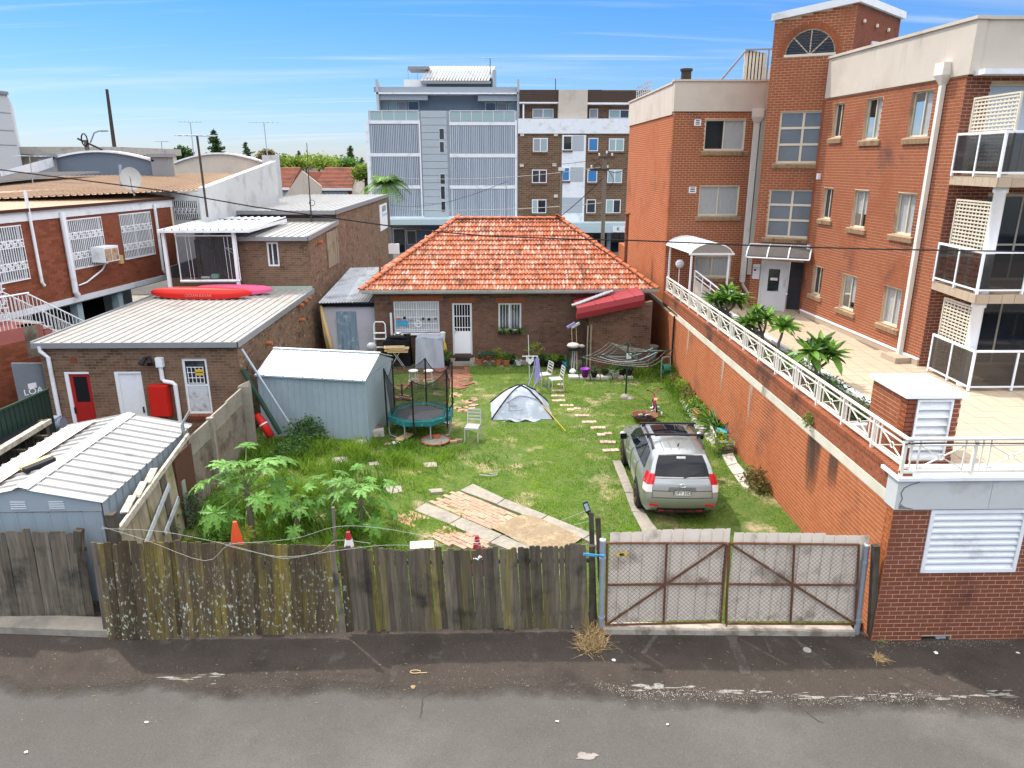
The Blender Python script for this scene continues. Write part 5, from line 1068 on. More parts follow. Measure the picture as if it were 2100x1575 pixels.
def dpipe(fr,u0,v0_,u1,v1_,label,r=.06,top=None):
 s0=fr.at((u0+u1)/2,(v0_+v1_)/2)[0];z0_=top or fr.at(u0,v0_)[1];z1_=fr.at(u1,v1_)[1];b=MB(fr)
 b.tube([(s0,.12,z0_),(s0,.12,z1_),(s0+.08,.12,z1_-.12)],r,8);return props(b.build('downpipe',M['white']),label,'downpipe','white downpipes on the red brick block')
dpipe(sf,60,452,76,580,'white downpipe with tall vent top between the left and middle grilles',.05,7.1);dpipe(sf,122,430,147,600,'thick white downpipe left of the air conditioner',.10,6.3);dpipe(sf,313,405,326,555,'white downpipe right of the last grilled window',.06,6.3)
ac=Fr(tuple(sf.o),tuple(sf.o+sf.s));s_,z_=sf.at(198,520);AC=thing('air_conditioner','white rusty air conditioner on the grilled window of the red block','air conditioner',sf((s_,0,z_-.3)))
b=MB(sf);b.box(s_-.40,s_+.42,.08,.62,z_-.28,z_+.28);b.build('cabinet',M['white'],AC)
b=MB(sf);b.box(s_-.36,s_+.0,.621,.63,z_-.24,z_+.2);b.box(s_+.04,s_+.38,.621,.63,z_-.24,z_+.2);b.build('rusty_grille',mat('rusty_panel',(.40,.28,.18),.8,var=.3,scale=6,col2=(.16,.12,.10),m2=(5,.5,.65)),AC)
b=MB(sf);b.tube([(s_+.1,.3,z_-.3),(s_-.1,.2,z_-.6),(s_-.9,.1,z_-.95),(s_-1.3,.08,z_-1.0)],.03,6);b.build('hose',M['white'],AC)
s_,z_=sf.at(245,531);b=MB(sf);b.box(s_-.08,s_+.1,0,.1,z_-.18,z_+.14);props(b.build('junction_box',M['timber_yellow']),'small yellow box on the red wall between the grilled windows','box')
lk=Fr((-14.3,33.3),(-12.4,33.3));b=MB(lk);b.box(0,lk.len,-.2,0,3,6.7);b.build('link_wall',M['render_grey'],SH)
b=MB(lk);q=lk.rect(356,412,409,450);b.box(q[0],q[1],.0,.012,q[2],q[3]);lw_=b.build('window',M['glass_dark'],SH);b=MB(lk)
for i in range(13):x=lerp(q[0],q[1],i/12);b.box(x-.012,x+.012,.03,.05,q[2],q[3])
greek(b,q[0],q[1],lerp(q[2],q[3],.3),.26);b.build('window_grille',M['white_clean'],lw_)
#undercroft: pale teal walls and posts below
b=MB(sf);b.box(0,sf.len,-2.6,-2.5,-.5,3.1);b.box(0,sf.len,-2.6,.0,3.06,3.098);b.build('undercroft_wall',M['teal_wall'],SH)
for u in(172,258):s_=sf.at(u,620)[0];b=MB(sf);b.box(s_-.14,s_+.14,-.5,-.2,-.5,3.06);b.build('undercroft_post',M['teal_wall'],SH)
b=MB(sf);s_=sf.at(275,600)[0];b.box(s_-.1,s_+1.3,-2.49,-2.45,0,2.5);b.build('undercroft_door',M['dark'],SH)
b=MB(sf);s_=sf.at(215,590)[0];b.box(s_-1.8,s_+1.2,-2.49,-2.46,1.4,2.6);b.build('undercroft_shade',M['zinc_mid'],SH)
#roofs behind
def rblock(name,label,px,Yd,zt,m,cat='building'):pass
R1=thing('warehouse','long warehouse with a tan ribbed roof and curved grey parapets','warehouse',(-20,40,0))
b=MB();ribbed(b,sf((-1,-3.3,6.98)),sf((6.2,-3.3,6.98))-sf((-1,-3.3,6.98)),Vector((-2.0,18,.5)),.28,.09,.05,style='trap');b.build('grey_roof',M['zinc_mid'],R1)
P=sf((6.2,-3.3,6.98));P2=Vector((-14.35,33.5,6.60));b=MB();ribbed(b,sf((4.0,-2.6,6.80)),Vector((-12.35,35.8,6.80))-sf((4.0,-2.6,6.80)),Vector((-4.5,17.5,.45)),.28,.09,.05);b.build('tan_roof',M['zinc_brown'],R1)
wp=[PX(420,385,-12.2),PX(566,330,-12.2)]
b=MB();y0_,y1_=wp[0].y,wp[1].y;za_,zb_=wp[0].z,wp[1].z;b.add([(-12.2,y0_,5.0),(-12.2,y1_,5.0),(-12.2,y1_,zb_),(-12.2,y0_,za_),(-12.5,y0_,5.0),(-12.5,y1_,5.0),(-12.5,y1_,zb_),(-12.5,y0_,za_)],[(0,1,2,3),(7,6,5,4),(3,2,6,7),(0,3,7,4),(1,5,6,2)]);b.build('side_wall',M['render_grey'],R1)
def parapet(u0,u1,vbase,vtop,Yd,m,name,pil=()):
 b=MB();n=16;A,B_=PY(u0,vbase,Yd),PY(u1,vbase,Yd);T=PY((u0+u1)/2,vtop,Yd).z;pts=[(lerp(A.x,B_.x,i/n),Yd,A.z+(T-A.z)*sin(pi*i/n)**.9)for i in range(n+1)]
 b.prism([(A.x,Yd,A.z-2.5)]+pts+[(B_.x,Yd,A.z-2.5)],(0,.3,0))
 o=b.build(name,m,R1)
 b=MB()
 for p,q in zip(pts,pts[1:]):b.bar((p[0],Yd+.1,p[2]+.05),(q[0],Yd+.1,q[2]+.05),.5,.1)
 b.build('parapet_cap',M['white'],o)
 for u in pil:
  b=MB();P=PY(u,vtop+10,Yd-.1);b.box(P.x-.5,P.x+.5,Yd-.15,Yd+.5,P.z-2.5,P.z);b.box(P.x-.65,P.x+.65,Yd-.3,Yd+.6,P.z,P.z+.18);b.build('pilaster',M['zinc_dark'],R1)
parapet(92,318,332,312,44,mat('blue_grey_render',(.13,.16,.20),.8,var=.06),'curved_parapet',(96,327));parapet(357,545,336,316,52.3,M['render_beige'],'curved_parapet');
b=MB();P=PY(552,318,52);b.box(P.x-.45,P.x+.45,51.8,52.8,5,P.z);b.build('end_pier',M['render_grey'],R1)
b=MB();A,B_=PY(0,352,33),PY(110,322,44);b.add([A,B_,B_-Vector((0,0,.5)),A-Vector((0,0,.5))],[(0,1,2,3)]);b.build('edge_flashing',M['white'],R1)
b=MB();P=sf((-.5,-2.9,6.95));b.tube([sf((-3,-3.0,7.0)),sf((3.4,-3.0,7.0))],.12,8);b.build('leaf_litter_ridge',M['bark_dark'],R1)
#landing wall and outside stair
LW=thing('landing','painted brick landing with white breeze-block balustrade and red steps','landing',(-15,23,0))
lw=Fr(tuple(PY(-160,760,19.5).to_2d()),tuple(PY(82,700,22.6).to_2d()));L_=lw.len
zl=lw.at(60,668)[1];brickwall(lw,0,L_,-.4,zl-.42,LW,M['brick_shop'],M['mortar_red'],[],60,L=.30,C=.105,J=.008,seedv=23)
b=MB(lw);b.box(0,L_,-1.5,.01,zl-.418,zl);b.build('deck',M['pink_wall'],LW)
b=MB(lw);b.box(L_-.45,L_,-.4,.012,zl-1.0,zl+.0);b.build('pier',M['concrete_dark'],LW)
bz=zl;b=MB(lw)
def breeze(b,s0,s1,z0_,z1_,n=.0,c=.30):
 nx,nz=max(1,int((s1-s0)/c)),max(1,int((z1_-z0_)/c));t=.028;w,h=(s1-s0)/nx,(z1_-z0_)/nz
 for i in range(nx):
  for j in range(nz):
   x,z=s0+i*w,z0_+j*h
   b.box(x,x+w,n,n+.06,z,z+t);b.box(x,x+t,n,n+.06,z+t,z+h)
   b.box(x+w*.35,x+w*.35+t,n,n+.06,z+t,z+h*.72);b.box(x+w*.68,x+w*.68+t,n,n+.06,z+h*.3,z+h);b.box(x+t,x+w*.35,n,n+.06,z+h*.5,z+h*.5+t);b.box(x+w*.35+t,x+w*.68,n,n+.06,z+h*.30,z+h*.30+t);b.box(x+w*.68+t,x+w,n,n+.06,z+h*.55,z+h*.55+t)
breeze(b,0,L_-.2,bz+.12,bz+1.25,-.9,.34);b.build('breeze_block',M['render_beige']if False else M['white'],LW)
b=MB(lw)
for i in range(int(L_/.12)):x=i*.12;b.box(x-.008,x+.008,-.02,-.004,bz,bz+.95)
b.tube([(0,-.01,bz+.98),(L_-.05,-.01,bz+1.0)],.025);b.build('landing_railing',M['white'],LW)
b=MB(lw);b.tube([(L_-2.2+1.0*cos(t*pi/10),-.5,bz+1.3+1.0*sin(t*pi/10))for t in range(0,11)],.035,6);b.tube([(L_-1.2,-.5,bz),(L_-1.2,-.5,bz+1.3)],.035);b.tube([(L_-3.2,-.5,bz),(L_-3.2,-.5,bz+1.3)],.035)
for i in range(8):b.tube([(L_-3+.25*i,-.5,bz+.9),(L_-3+.25*i,-.5,bz+1.2+1.0*sin(max(0.05,min(.95,(i+.6)/8))*pi))],.012,4)
b.tube([(L_-3.2,-.5,bz+1.3),(L_-1.2,-.5,bz+1.3)],.02);props(b.build('garden_arch',M['white_clean']),'white metal arch at the top of the red steps','arch')
for k in range(8):
 x=L_+.27*k;z=zl-.19*(k+1);b=MB(lw);b.box(x,x+.30,-1.4,-.15,z-.5,z+.15);st_=b.build('step',M['pink_wall'],LW);b=MB(lw);b.box(x,x+.32,-1.42,-.13,z+.152,z+.19);b.build('tread',M['concrete_pale'],st_)
b=MB(lw);
for n_ in(-.15,-1.42):
 b.tube([(L_,n_,zl+.95),(L_+2.4,n_,zl-.75)],.025);b.tube([(L_,n_,zl+.1),(L_+2.4,n_,zl-1.6)],.018)
 for i in range(20):x=L_+.12*i;b.box(x-.008,x+.008,n_-.008,n_+.008,zl+.1-.71*.12*i,zl+.95-.71*.12*i)
b.build('stair_railing',M['white'],LW)
#dark green sheet fence, grey board, shade beams in the corner yard
FG=thing('green_fence','dark green ribbed steel fence beside the brown garage','fence',(-13.5,19,0))
b=MB();A,B_=PY(-60,868,15.2),PY(99,798,19.6);ribbed(b,(A.x,A.y,A.z),(B_.x-A.x,B_.y-A.y,B_.z-A.z),(0,0,-1.8),.28,.07,.035);b.build('sheet',M['greenfence'],FG)
b=MB();b.bar(A,B_,.06,.05);b.build('top_rail',M['darkgreen'],FG)
b=MB();A,B_=PY(22,745,20.4),PY(88,745,21.0);b.add([(A.x,A.y,0),(B_.x,B_.y,0),(B_.x,B_.y,B_.z),(A.x,A.y,A.z),(A.x,A.y+.06,0),(B_.x,B_.y+.06,0),(B_.x,B_.y+.06,B_.z),(A.x,A.y+.06,A.z)],[(0,1,2,3),(7,6,5,4),(3,2,6,7),(1,5,6,2)]);GBD=b.build('grey_board',mat('grey_board',(.16,.18,.20),.7,var=.08));props(GBD,'dark grey board leaning against the red wall with white stencil letters','board')
fr_=Fr((A.x,A.y),(B_.x,B_.y));q=fr_.at(70,802);text_on(fr_,q[0]-.02,q[1],.012,'LOA',.26,M['white_clean'],GBD);q=fr_.at(66,795);b=MB(fr_);b.box(q[0]-.1,q[0]+.12,.004,.01,q[1]-.02,q[1]+.14);b.build('sticker',M['paper'],GBD)
b=MB();A,B_=PY(-40,948,14.2),PY(99,864,18.2);b.bar(A,B_,.16,.12);props(b.build('timber_beam',M['timber_cap']),'long bleached timber beam sloping above the corner yard','beam')
b=MB();A2,B2=A+Vector((-2.5,1.2,-.05)),B_+Vector((-1.6,.4,-.1));b.add([A,B_,B2,A2],[(0,1,2,3)]);props(b.build('shade_cloth',M['black_matt'],None),'black shade cloth stretched beside the bleached beam','shade cloth')
b=MB();p=PY(91,885,18.0);b.box(p.x-.09,p.x+.09,17.95,18.1,0,p.z+.3);props(b.build('timber_post',M['timber_old']),'old timber post holding the end of the bleached beam','post')
for i,(u,v,Yd)in enumerate(((74,893,17.2),(26,922,16.0))):
 p=PY(u,v,Yd);b=MB()
 for x in(-.32,.32):b.box(p.x+x-.03,p.x+x+.03,Yd-.03,Yd+.03,p.z-1,p.z)
 for k in range(5):b.box(p.x-.26+.12*k,p.x-.20+.12*k,Yd-.01,Yd+.01,p.z-1,p.z-.05)
 b.box(p.x-.4,p.x+.4,Yd-.04,Yd+.04,p.z-.06,p.z);props(b.build('trellis',M['timber_old']),['wooden trellis frame nearer the hose reel','wooden trellis frame lower left under the beam'][i],'trellis','wooden trellises in the corner yard')
HRL=thing('hose_reel','grey round hose reel on the wall by the white downpipe','hose reel',PY(125,866,20.2))
p=PY(127,865,20.2);b=MB();b.tube([(p.x-.1,p.y-.2,p.z),(p.x+.16,p.y-.2,p.z+.02)],.19,16);b.box(p.x-.2,p.x+.05,p.y-.34,p.y-.06,p.z+.05,p.z+.22);b.build('drum',mat('slate_plastic',(.20,.22,.28),.5),HRL)
b=MB();b.tube([(p.x-.15,p.y-.2,p.z-.1),(p.x-.18,p.y-.2,p.z-.5),(p.x-.1,p.y-.2,.6)],.025,6);b.build('hose',M['blue']if False else mat('green_hose',(.05,.25,.20),.5),HRL)
#front left shed with a pale gable roof
LS=thing('front_shed','pale blue steel shed with a weathered white gable roof behind the paling fence','shed',(-9.2,12.4,0))
ez,rz_=1.98,2.27;sx0,sxr,sx1=-10.25,-8.76,-7.30;sy0,sy1=12.35,16.5
b=MB();b.box(sx1-.12,sx1-.10,sy0+.1,sy1-.1,-.2,ez);b.build('side_wall',M['steel_blue2'],LS)
b=MB();ribbed(b,(sx1-.07,sy0+.1,ez-.02),(0,sy1-sy0-.2,0),(0,0,-2.1),.26,.06,.03);b.build('side_wall',M['steel_blue2'],LS)
b=MB();ribbed(b,(sx0+.1,sy0+.08,ez-.22),(sx1-sx0-.2,0,0),(0,0,-1.9),.30,.05,.02);b.build('front_wall',M['steel_blue2'],LS)
b=MB();b.prism([(sx0+.08,sy0+.06,ez-.2),(sx1-.08,sy0+.06,ez-.2),(sx1-.08,sy0+.06,ez-.02),(sxr,sy0+.06,rz_-.02),(sx0+.08,sy0+.06,ez-.02)],(0,.02,0));GE=b.build('gable',M['steel_blue2'],LS)
b=MB()
for x in(-9.5,-8.9,-8.2):
 for k in range(4):b.box(x-.12,x+.16,sy0+.045,sy0+.062,ez-.14+.045*k,ez-.125+.045*k)
b.build('vent_slot',M['zinc_white'],GE)
b=MB();ribbed(b,(sx1,sy0,ez),(0,sy1-sy0,0),(sxr-sx1,0,rz_-ez),.30,.07,.035);b.build('roof_sheet',M['zinc_shed'],LS)
b=MB();ribbed(b,(sx0,sy0,ez),(0,sy1-sy0,0),(sxr-sx0,0,rz_-ez),.30,.07,.035);b.build('roof_sheet',M['zinc_shed'],LS)
b=MB();b.add([(sxr-.16,sy0-.01,rz_-.005),(sxr,sy0-.01,rz_+.045),(sxr+.16,sy0-.01,rz_-.0),(sxr-.16,sy1,rz_-.005),(sxr,sy1,rz_+.045),(sxr+.16,sy1,rz_)],[(0,1,4,3),(1,2,5,4)]);b.build('ridge_cap',M['zinc_white'],LS)
b=MB();sl=(rz_-ez)/(sxr-sx0)
def onl(x,y,h=.07):return(x,y,ez+(x-sx0)*sl+h)
b.grid(lambda u,v:onl(lerp(-10.05,-9.38,u),lerp(12.2,16.2,v),.075+.012*sin(u*60)),40,6);props(b.build('loose_sheet',mat('milky_sheet',(.72,.62,.54),.5,var=.04)),'pinkish white corrugated sheet lying loose on the shed roof','sheet')
BR=thing('yard_broom','broom head with dark bristles lying on the shed roof','broom head',onl(-9.1,13.6))
p=Vector(onl(-9.08,13.45,.06));d_=Vector((.30,.42,.05)).normalized();b=MB();b.obox(p+Vector((-.05,.03,.05)),d_*.28,Vector((-.05,.035,0)),Vector((0,0,.03)));b.build('stock',M['timber_yellow'],BR)
b=MB();b.obox(p+Vector((.06,-.04,.03)),d_*.28,Vector((.07,-.05,0)),Vector((0,0,.05)));b.build('bristles',M['black'],BR)
#boundary fence on the left: sheets, battens, brown board, concrete panels
BF=thing('boundary_fence','patched boundary fence of pale boards, battens and brown panel leaning by the papaya','fence',(-7.1,14,0))
def bp(t):return Vector((lerp(-6.95,-7.22,t),lerp(12.0,16.0,t),0))
tops=[1.52,1.60,1.64,1.70,1.74,1.80]
bx=[0,.17,.36,.55,.62,.74]
for i in range(5):
 a,c=bp(bx[i]+.005),bp(bx[i+1]-.012);lean=.10
 b=MB();b.tone=rnd();b.add([a+Vector((lean,0,-.25)),c+Vector((lean,0,-.25)),c+Vector((-.02,0,tops[i+1])),a+Vector((-.02,0,tops[i])),a+Vector((lean-.03,0,-.25)),c+Vector((lean-.03,0,-.25)),c+Vector((-.05,0,tops[i+1])),a+Vector((-.05,0,tops[i]))],[(0,1,2,3),(7,6,5,4),(3,2,6,7),(0,3,7,4),(1,5,6,2)]);b.build('board',M['timber_pale']if i!=3 else M['timber_old'],BF)
a,c=bp(.75),bp(.98);b=MB();b.box(a.x-.03,a.x+.02,a.y,c.y,-.2,1.75);b.build('brown_panel',M['brown_board'],BF)
for t0_,t1_,z0_,z1_,w_ in((0,.48,1.55,1.72,.13),(.44,.98,1.72,1.92,.11)):
 a,c=bp(t0_),bp(t1_);b=MB();b.bar((a.x+.05,a.y,z0_+.02),(c.x+.05,c.y,z1_+.02),.06,w_);b.build('capping',M['timber_cap'],BF)
for t0_ in(.12,.26,.40):a,c=bp(t0_),bp(t0_+.14);b=MB();b.bar((a.x-.03,a.y,1.67+t0_*.3),(c.x-.08,c.y,1.75+t0_*.3),.14,.03);b.build('loose_board',M['timber_cap'],BF)
for(t0_,z0_),(t1_,z1_)in(((.10,.65),(.62,1.35)),((.45,.55),(.70,.88))):
 a,c=bp(t0_),bp(t1_);b=MB();b.bar((a.x+.13-z0_*.06,a.y,z0_),(c.x+.13-z1_*.06,c.y,z1_),.03,.12);b.build('brace',M['timber_white'],BF)
b=MB();a=bp(.80);b.box(a.x+.03,a.x+.06,a.y-.05,a.y+.12,.0,1.1);props(b.build('silver_offcut',M['alu'],BF),None)
b=MB();a=bp(.0);b.box(a.x-.10,a.x+.06,a.y-.1,a.y+.05,-.3,1.95);b.build('corner_post',M['timber_old'],BF)
a=bp(.99);b=MB();b.box(a.x-.1,a.x-.04,a.y-.03,a.y+.03,0,2.2);b.bar((a.x-.07,a.y,2.2),(a.x+.05,a.y+.2,2.45),.03,.05);b.build('post_stub',M['zinc_dark'],BF)
CF=thing('concrete_fence','stained concrete panel fence between the front shed and the garage','fence',(-7.3,18,0))
cy=[16.05,17.4,18.75,20.0]
for i in range(3):
 for k in range(4):
  b=MB();x=lerp(-7.22,-7.34,(cy[i]-16)/4);b.box(x-.05,x,cy[i]+.01,cy[i+1]-.01,-.1+k*.48,-.1+(k+1)*.48-.012);b.build('panel',M['concrete_dark']if k<3 else M['concrete'],CF)
b=MB();b.box(-7.30,-7.14,17.3,17.42,-.1,1.86);b.build('post',M['concrete'],CF)
b=MB();b.box(-7.42,-7.10,19.98,20.2,-.2,1.85);b.add([(-7.42,19.98,1.85),(-7.10,19.98,1.85),(-7.10,20.2,1.85),(-7.42,20.2,1.85),(-7.14,20.05,2.0),(-7.12,20.15,2.0)],[(0,1,4),(1,2,5,4),(2,3,5),(3,0,4,5)]);b.build('tall_post',M['concrete'],CF)
#poles and red roll leaning by the shed
for i,(a,c,r,m,lb)in enumerate((((496,716),(606,888),.035,'galv','thin grey steel pole leaning across the garden shed'),((497,758),(575,890),.07,'darkgreen','thick dark green pole leaning between concrete post and shed'))):
 P,Q=PY(*a,20.7),PY(*c,20.35);b=MB();b.tube([P,Q],r,8);props(b.build('leaning_pole',M[m]),lb,'pole')
P,Q=PY(527,850,20.5),PY(556,895,20.3);b=MB();b.tube([P,P.lerp(Q,.4),Q],[.10,.13,.12],12);RRL=b.build('red_roll',M['red_paint'],smooth=True);props(RRL,'red rolled plastic leaning at the foot of the shed poles','roll')
WO[RRL]=Vector((0,0,0));b=MB();t_=P.lerp(Q,.45);b.tube([t_-(Q-P).normalized()*.02,t_+(Q-P).normalized()*.02],.136,12);b.build('tape',M['paper'],RRL)
#street beyond the house, opposite buildings
b=MB();b.add([(-60,46,-.02),(60,46,-.02),(60,68,-.02),(-60,68,-.02)],[(0,1,2,3)]);b.build('street',M['asphalt'],kind='structure')
b=MB();b.add([(-60,30,-.05),(60,30,-.05),(60,46,-.05),(-60,46,-.05)],[(0,1,2,3)]);b.build('back_ground',M['concrete'],kind='structure')
FYD=70.0
grey=mat('grey_cladding',(.31,.35,.38),.55,var=.03,scale=1);grey2=mat('light_grey_cladding',(.38,.42,.45),.55,var=.03,scale=1);greyd=mat('blue_grey_cladding',(.17,.205,.25),.6,var=.04,scale=1)
louv=mat('silver_louvre',(.56,.61,.66),.45,var=.05,tone=.1)
ff=Fr((-60,FYD),(60,FYD))
def frect(u0,v0,u1,v1,off=0.0):return ff.rect(u0,v0,u1,v1,off)
def fbox(b,u0,v0,u1,v1,n0,n1):
 q=frect(u0,v0,u1,v1,n1);b.box(q[0],q[1],n0,n1,q[2],q[3])
GB_=thing('grey_apartments','grey clad apartment block with vertical louvre screens and a curved roof pavilion','building',(-9,FYD,0))
b=MB(ff);fbox(b,755,227,1062,447,-12,0);b.build('wall',grey,GB_)
b=MB(ff);fbox(b,757,247,860,254,0,.10);fbox(b,921,250,1060,257,0,.10);fbox(b,757,314,862,321,0,.09);fbox(b,757,380,862,387,0,.09);fbox(b,922,315,1060,323,0,.09);fbox(b,922,380,1060,387,0,.09);fbox(b,755,444,1062,450,0,.12)
for u in(755,861,923,1056):fbox(b,u,247,u+4,447,0,.11)
b.build('white_frame',M['white'],GB_)
b=MB(ff);q=frect(863,227,921,446);k=15
for i in range(k):b.box(q[0],q[1],.0,.13,lerp(q[2],q[3],i/k)+.03,lerp(q[2],q[3],(i+1)/k)-.0);
b.build('cladding_panel',grey2,GB_)
for(u0,v0_,u1,v1_)in((760,256,860,313),(760,322,860,379),(760,388,860,443),(926,258,1055,314),(926,324,1055,379),(926,388,1055,443)):
 q=frect(u0,v0_,u1,v1_);b=MB(ff);n=int((u1-u0)/3.7)
 for i in range(n):
  b.tone=rnd();x=lerp(q[0],q[1],(i+.5)/n);w_=(q[1]-q[0])/n;b.obox((x,.05,(q[2]+q[3])/2),(w_*.34,.05,0),(0,.012,0),(0,0,(q[3]-q[2])/2))
 S_=b.build('louvre_screen',louv,GB_)
 b=MB(ff);b.box(q[0],q[1],-.02,.006,q[2],q[3]);b.build('screen_backing',greyd,S_)
for(u0,v0_,u1,v1_)in((900,263,912,287),(901,290,912,313),(902,356,914,378),(903,381,914,409),(904,412,915,435)):
 q=frect(u0,v0_,u1,v1_);w=MB(ff);w.box(q[0],q[1],.131,.15,q[2],q[3]);w=w.build('window',M['zinc_white'],GB_);b=MB(ff);b.box(q[0]+.05,q[1]-.05,.151,.156,q[2]+.05,q[3]-.05);b.build('pane',M['glass_dark'],w)
for(u0,u1,k)in((758,858,4),(922,1056,6)):
 q=frect(u0,228,u1,248);b=MB(ff);b.box(q[0],q[1],-.02,.06,q[3],q[3]+.07)
 for i in range(k+1):x=lerp(q[0],q[1],i/k);b.box(x-.04,x+.04,-.02,.04,q[2],q[3])
 r=b.build('balcony_rail',M['zinc_white'],GB_)
 for i in range(k):b=MB(ff);b.box(lerp(q[0],q[1],i/k)+.06,lerp(q[0],q[1],(i+1)/k)-.06,0,.02,q[2],q[3]);b.build('glass_panel',M['frost'],r)
b=MB(ff);fbox(b,772,190,1062,228,-10,-2.4);b.build('top_storey',greyd,GB_)
b=MB(ff);fbox(b,766,178,1062,189,-10,-1.2);fbox(b,772,193,877,205,-2.3,-1.3);fbox(b,980,195,1062,207,-2.3,-1.3);b.build('parapet',grey,GB_)
b=MB(ff);fbox(b,768,189,1063,193,-4,-1.0);b.build('white_gutter',M['white'],GB_)
for(u0,v0_,u1,v1_)in((775,206,796,226),(797,207,815,226),(816,207,834,226),(836,207,860,226),(995,210,1017,228),(1019,210,1040,228),(1042,210,1058,228)):
 q=frect(u0,v0_,u1,v1_,-2.4);w=MB(ff);w.box(q[0],q[1],-2.4,-2.36,q[2],q[3]);w=w.build('window',M['zinc_white'],GB_);b=MB(ff);b.box(q[0]+.07,q[1]-.07,-2.35,-2.34,q[2]+.05,q[3]-.07);b.build('pane',random.choice([M['glass_dark'],M['frost'],M['curtain_grey']]),w)
b=MB(ff)
for u in(766,1061):q=frect(u,160,u+5,240);b.prism([(q[0],-1,q[2]),(q[0],-1,q[3]),(q[0],-5,q[3]-1.3),(q[0],-5,q[2])],(.22,0,0))
b.build('fin_wall',grey2,GB_)
b=MB(ff);fbox(b,875,160,1017,180,-8,-3);b.build('pavilion',greyd,GB_)
q=frect(870,134,1012,166,-2.5);b=MB(ff);n=22
for i in range(n):
 a,c=lerp(q[0],q[1],i/n),lerp(q[0],q[1],(i+1)/n)-.07
 b.add([(a-.35,-2.3,q[2]),(c-.35,-2.3,q[2]),(c+.05,-3.4,lerp(q[2],q[3],.75)),(a+.05,-3.4,lerp(q[2],q[3],.75)),(c+.25,-6,q[3]+.35),(a+.25,-6,q[3]+.35)],[(0,1,2,3),(3,2,4,5)])
b.build('pavilion_roof',M['concrete_pale'],GB_);b=MB(ff);b.box(q[0]-.35,q[1]-.25,-7,-2.35,q[2]-.25,q[2]-.03);b.build('eave',M['zinc_dark'],GB_)
b=MB(ff);fbox(b,1010,143,1018,182,-7,-2.6);b.build('end_wall',grey,GB_)
b=MB(ff);fbox(b,836,136,880,142,-6,-3);fbox(b,836,140,838,176,-3.1,-3);fbox(b,855,141,857,176,-3.1,-3);b.build('pergola',M['zinc_dark'],GB_)
b=MB(ff);fbox(b,828,163,874,178,-3,-2.9);b.build('roof_screen',M['curtain'],GB_)
b=MB(ff);fbox(b,800,450,1064,461,-2,2.2);b.build('street_awning',M['teal_wall'],GB_)
b=MB(ff);fbox(b,800,461,1064,540,-2.0,-1.2);b.build('shop_wall',mat('blue_shop_wall',(.17,.21,.27),.7,var=.05),GB_)
b=MB(ff);fbox(b,804,462,866,474,-1.19,-1.1);b.build('shop_fascia',M['zinc_mid'],GB_)
for(u0,v0_,u1,v1_)in((807,470,831,498),(835,474,853,500),(807,500,831,520)):
 q=frect(u0,v0_,u1,v1_,-1.1);b=MB(ff);b.box(q[0]-.08,q[1]+.08,-1.15,-1.09,q[2]-.08,q[3]+.08);w=b.build('shop_window',M['alu'],GB_);b=MB(ff);b.box(q[0],q[1],-1.085,-1.08,q[2],q[3]);b.build('pane',M['glass_dark'],w)
BB=thing('brown_apartments','brown brick apartment block with white band and white spandrel column','building',(5,FYD,0))
bk=mat('brown_far_brick',(.155,.098,.060),.9,var=.1,scale=1)
nt=bk.node_tree;br=nt.nodes.new('ShaderNodeTexBrick');geo=nt.nodes.new('ShaderNodeNewGeometry');mpn=nt.nodes.new('ShaderNodeMapping');mpn.inputs['Rotation'].default_value=(R(90),0,0)
nt.links.new(geo.outputs['Position'],mpn.inputs[0]);nt.links.new(mpn.outputs[0],br.inputs['Vector'])
br.inputs['Color1'].default_value=(.165,.10,.06,1);br.inputs['Color2'].default_value=(.105,.062,.042,1);br.inputs['Mortar'].default_value=(.27,.20,.13,1);br.inputs['Scale'].default_value=1
br.inputs['Brick Width'].default_value=.46;br.inputs['Row Height'].default_value=.17;br.inputs['Mortar Size'].default_value=.012
nt.links.new(br.outputs[0],nt.nodes['Principled BSDF'].inputs['Base Color'])
b=MB(ff);fbox(b,1062,270,1330,456,-12,0);b.build('wall',bk,BB)
b=MB(ff);fbox(b,1062,184,1330,275,-12,-1.5);b.build('top_storey',bk,BB)
b=MB(ff);fbox(b,1062,243,1330,274,-1.5,.12);b.build('white_band',M['white'],BB)
b=MB(ff);fbox(b,1066,184,1145,209,-1.49,-.6);fbox(b,1206,184,1233,210,-1.49,-.6);fbox(b,1234,187,1311,212,-1.49,-.6);b.build('brown_fascia',mat('dark_brown_cladding',(.075,.05,.04),.8,var=.1),BB)
b=MB(ff);fbox(b,1146,184,1204,243,-1.49,-.4);b.build('render_panel',M['render_beige'],BB)
b=MB(ff);fbox(b,1065,209,1146,212,-1.4,-.5);fbox(b,1205,210,1311,214,-1.4,-.5);fbox(b,1072,213,1075,243,-.7,-.6);b.build('white_trim',M['white'],BB)
b=MB(ff);fbox(b,1153,277,1197,460,.0,.08);b.build('spandrel_column',M['white'],BB)
def fwin(u0,v0_,u1,v1_,par,split=.5,n=0.0,pm=None):
 q=frect(u0,v0_,u1,v1_,n);b=MB(ff);b.box(q[0],q[1],n,n+.05,q[2],q[3]);w=b.build('window',M['white_clean'],par);xs=[q[0]+.07,lerp(q[0],q[1],split),q[1]-.07]if split else[q[0]+.07,q[1]-.07]
 for i in range(len(xs)-1):
  b=MB(ff);b.box(xs[i]+(.04 if i else 0),xs[i+1]-(.04 if split and i==0 else 0),n+.051,n+.056,q[2]+.07,q[3]-.07);b.build('pane',(pm or[M['glass_dark'],M['frost']])[i%2],w)
 b=MB(ff);b.box(q[0]-.05,q[1]+.05,n,n+.1,q[2]-.16,q[2]-.01);b.build('window_sill',bk,w)
D_,F_,B__=M['glass_dark'],M['frost'],M['glass_blue'];cg=M['curtain_grey']
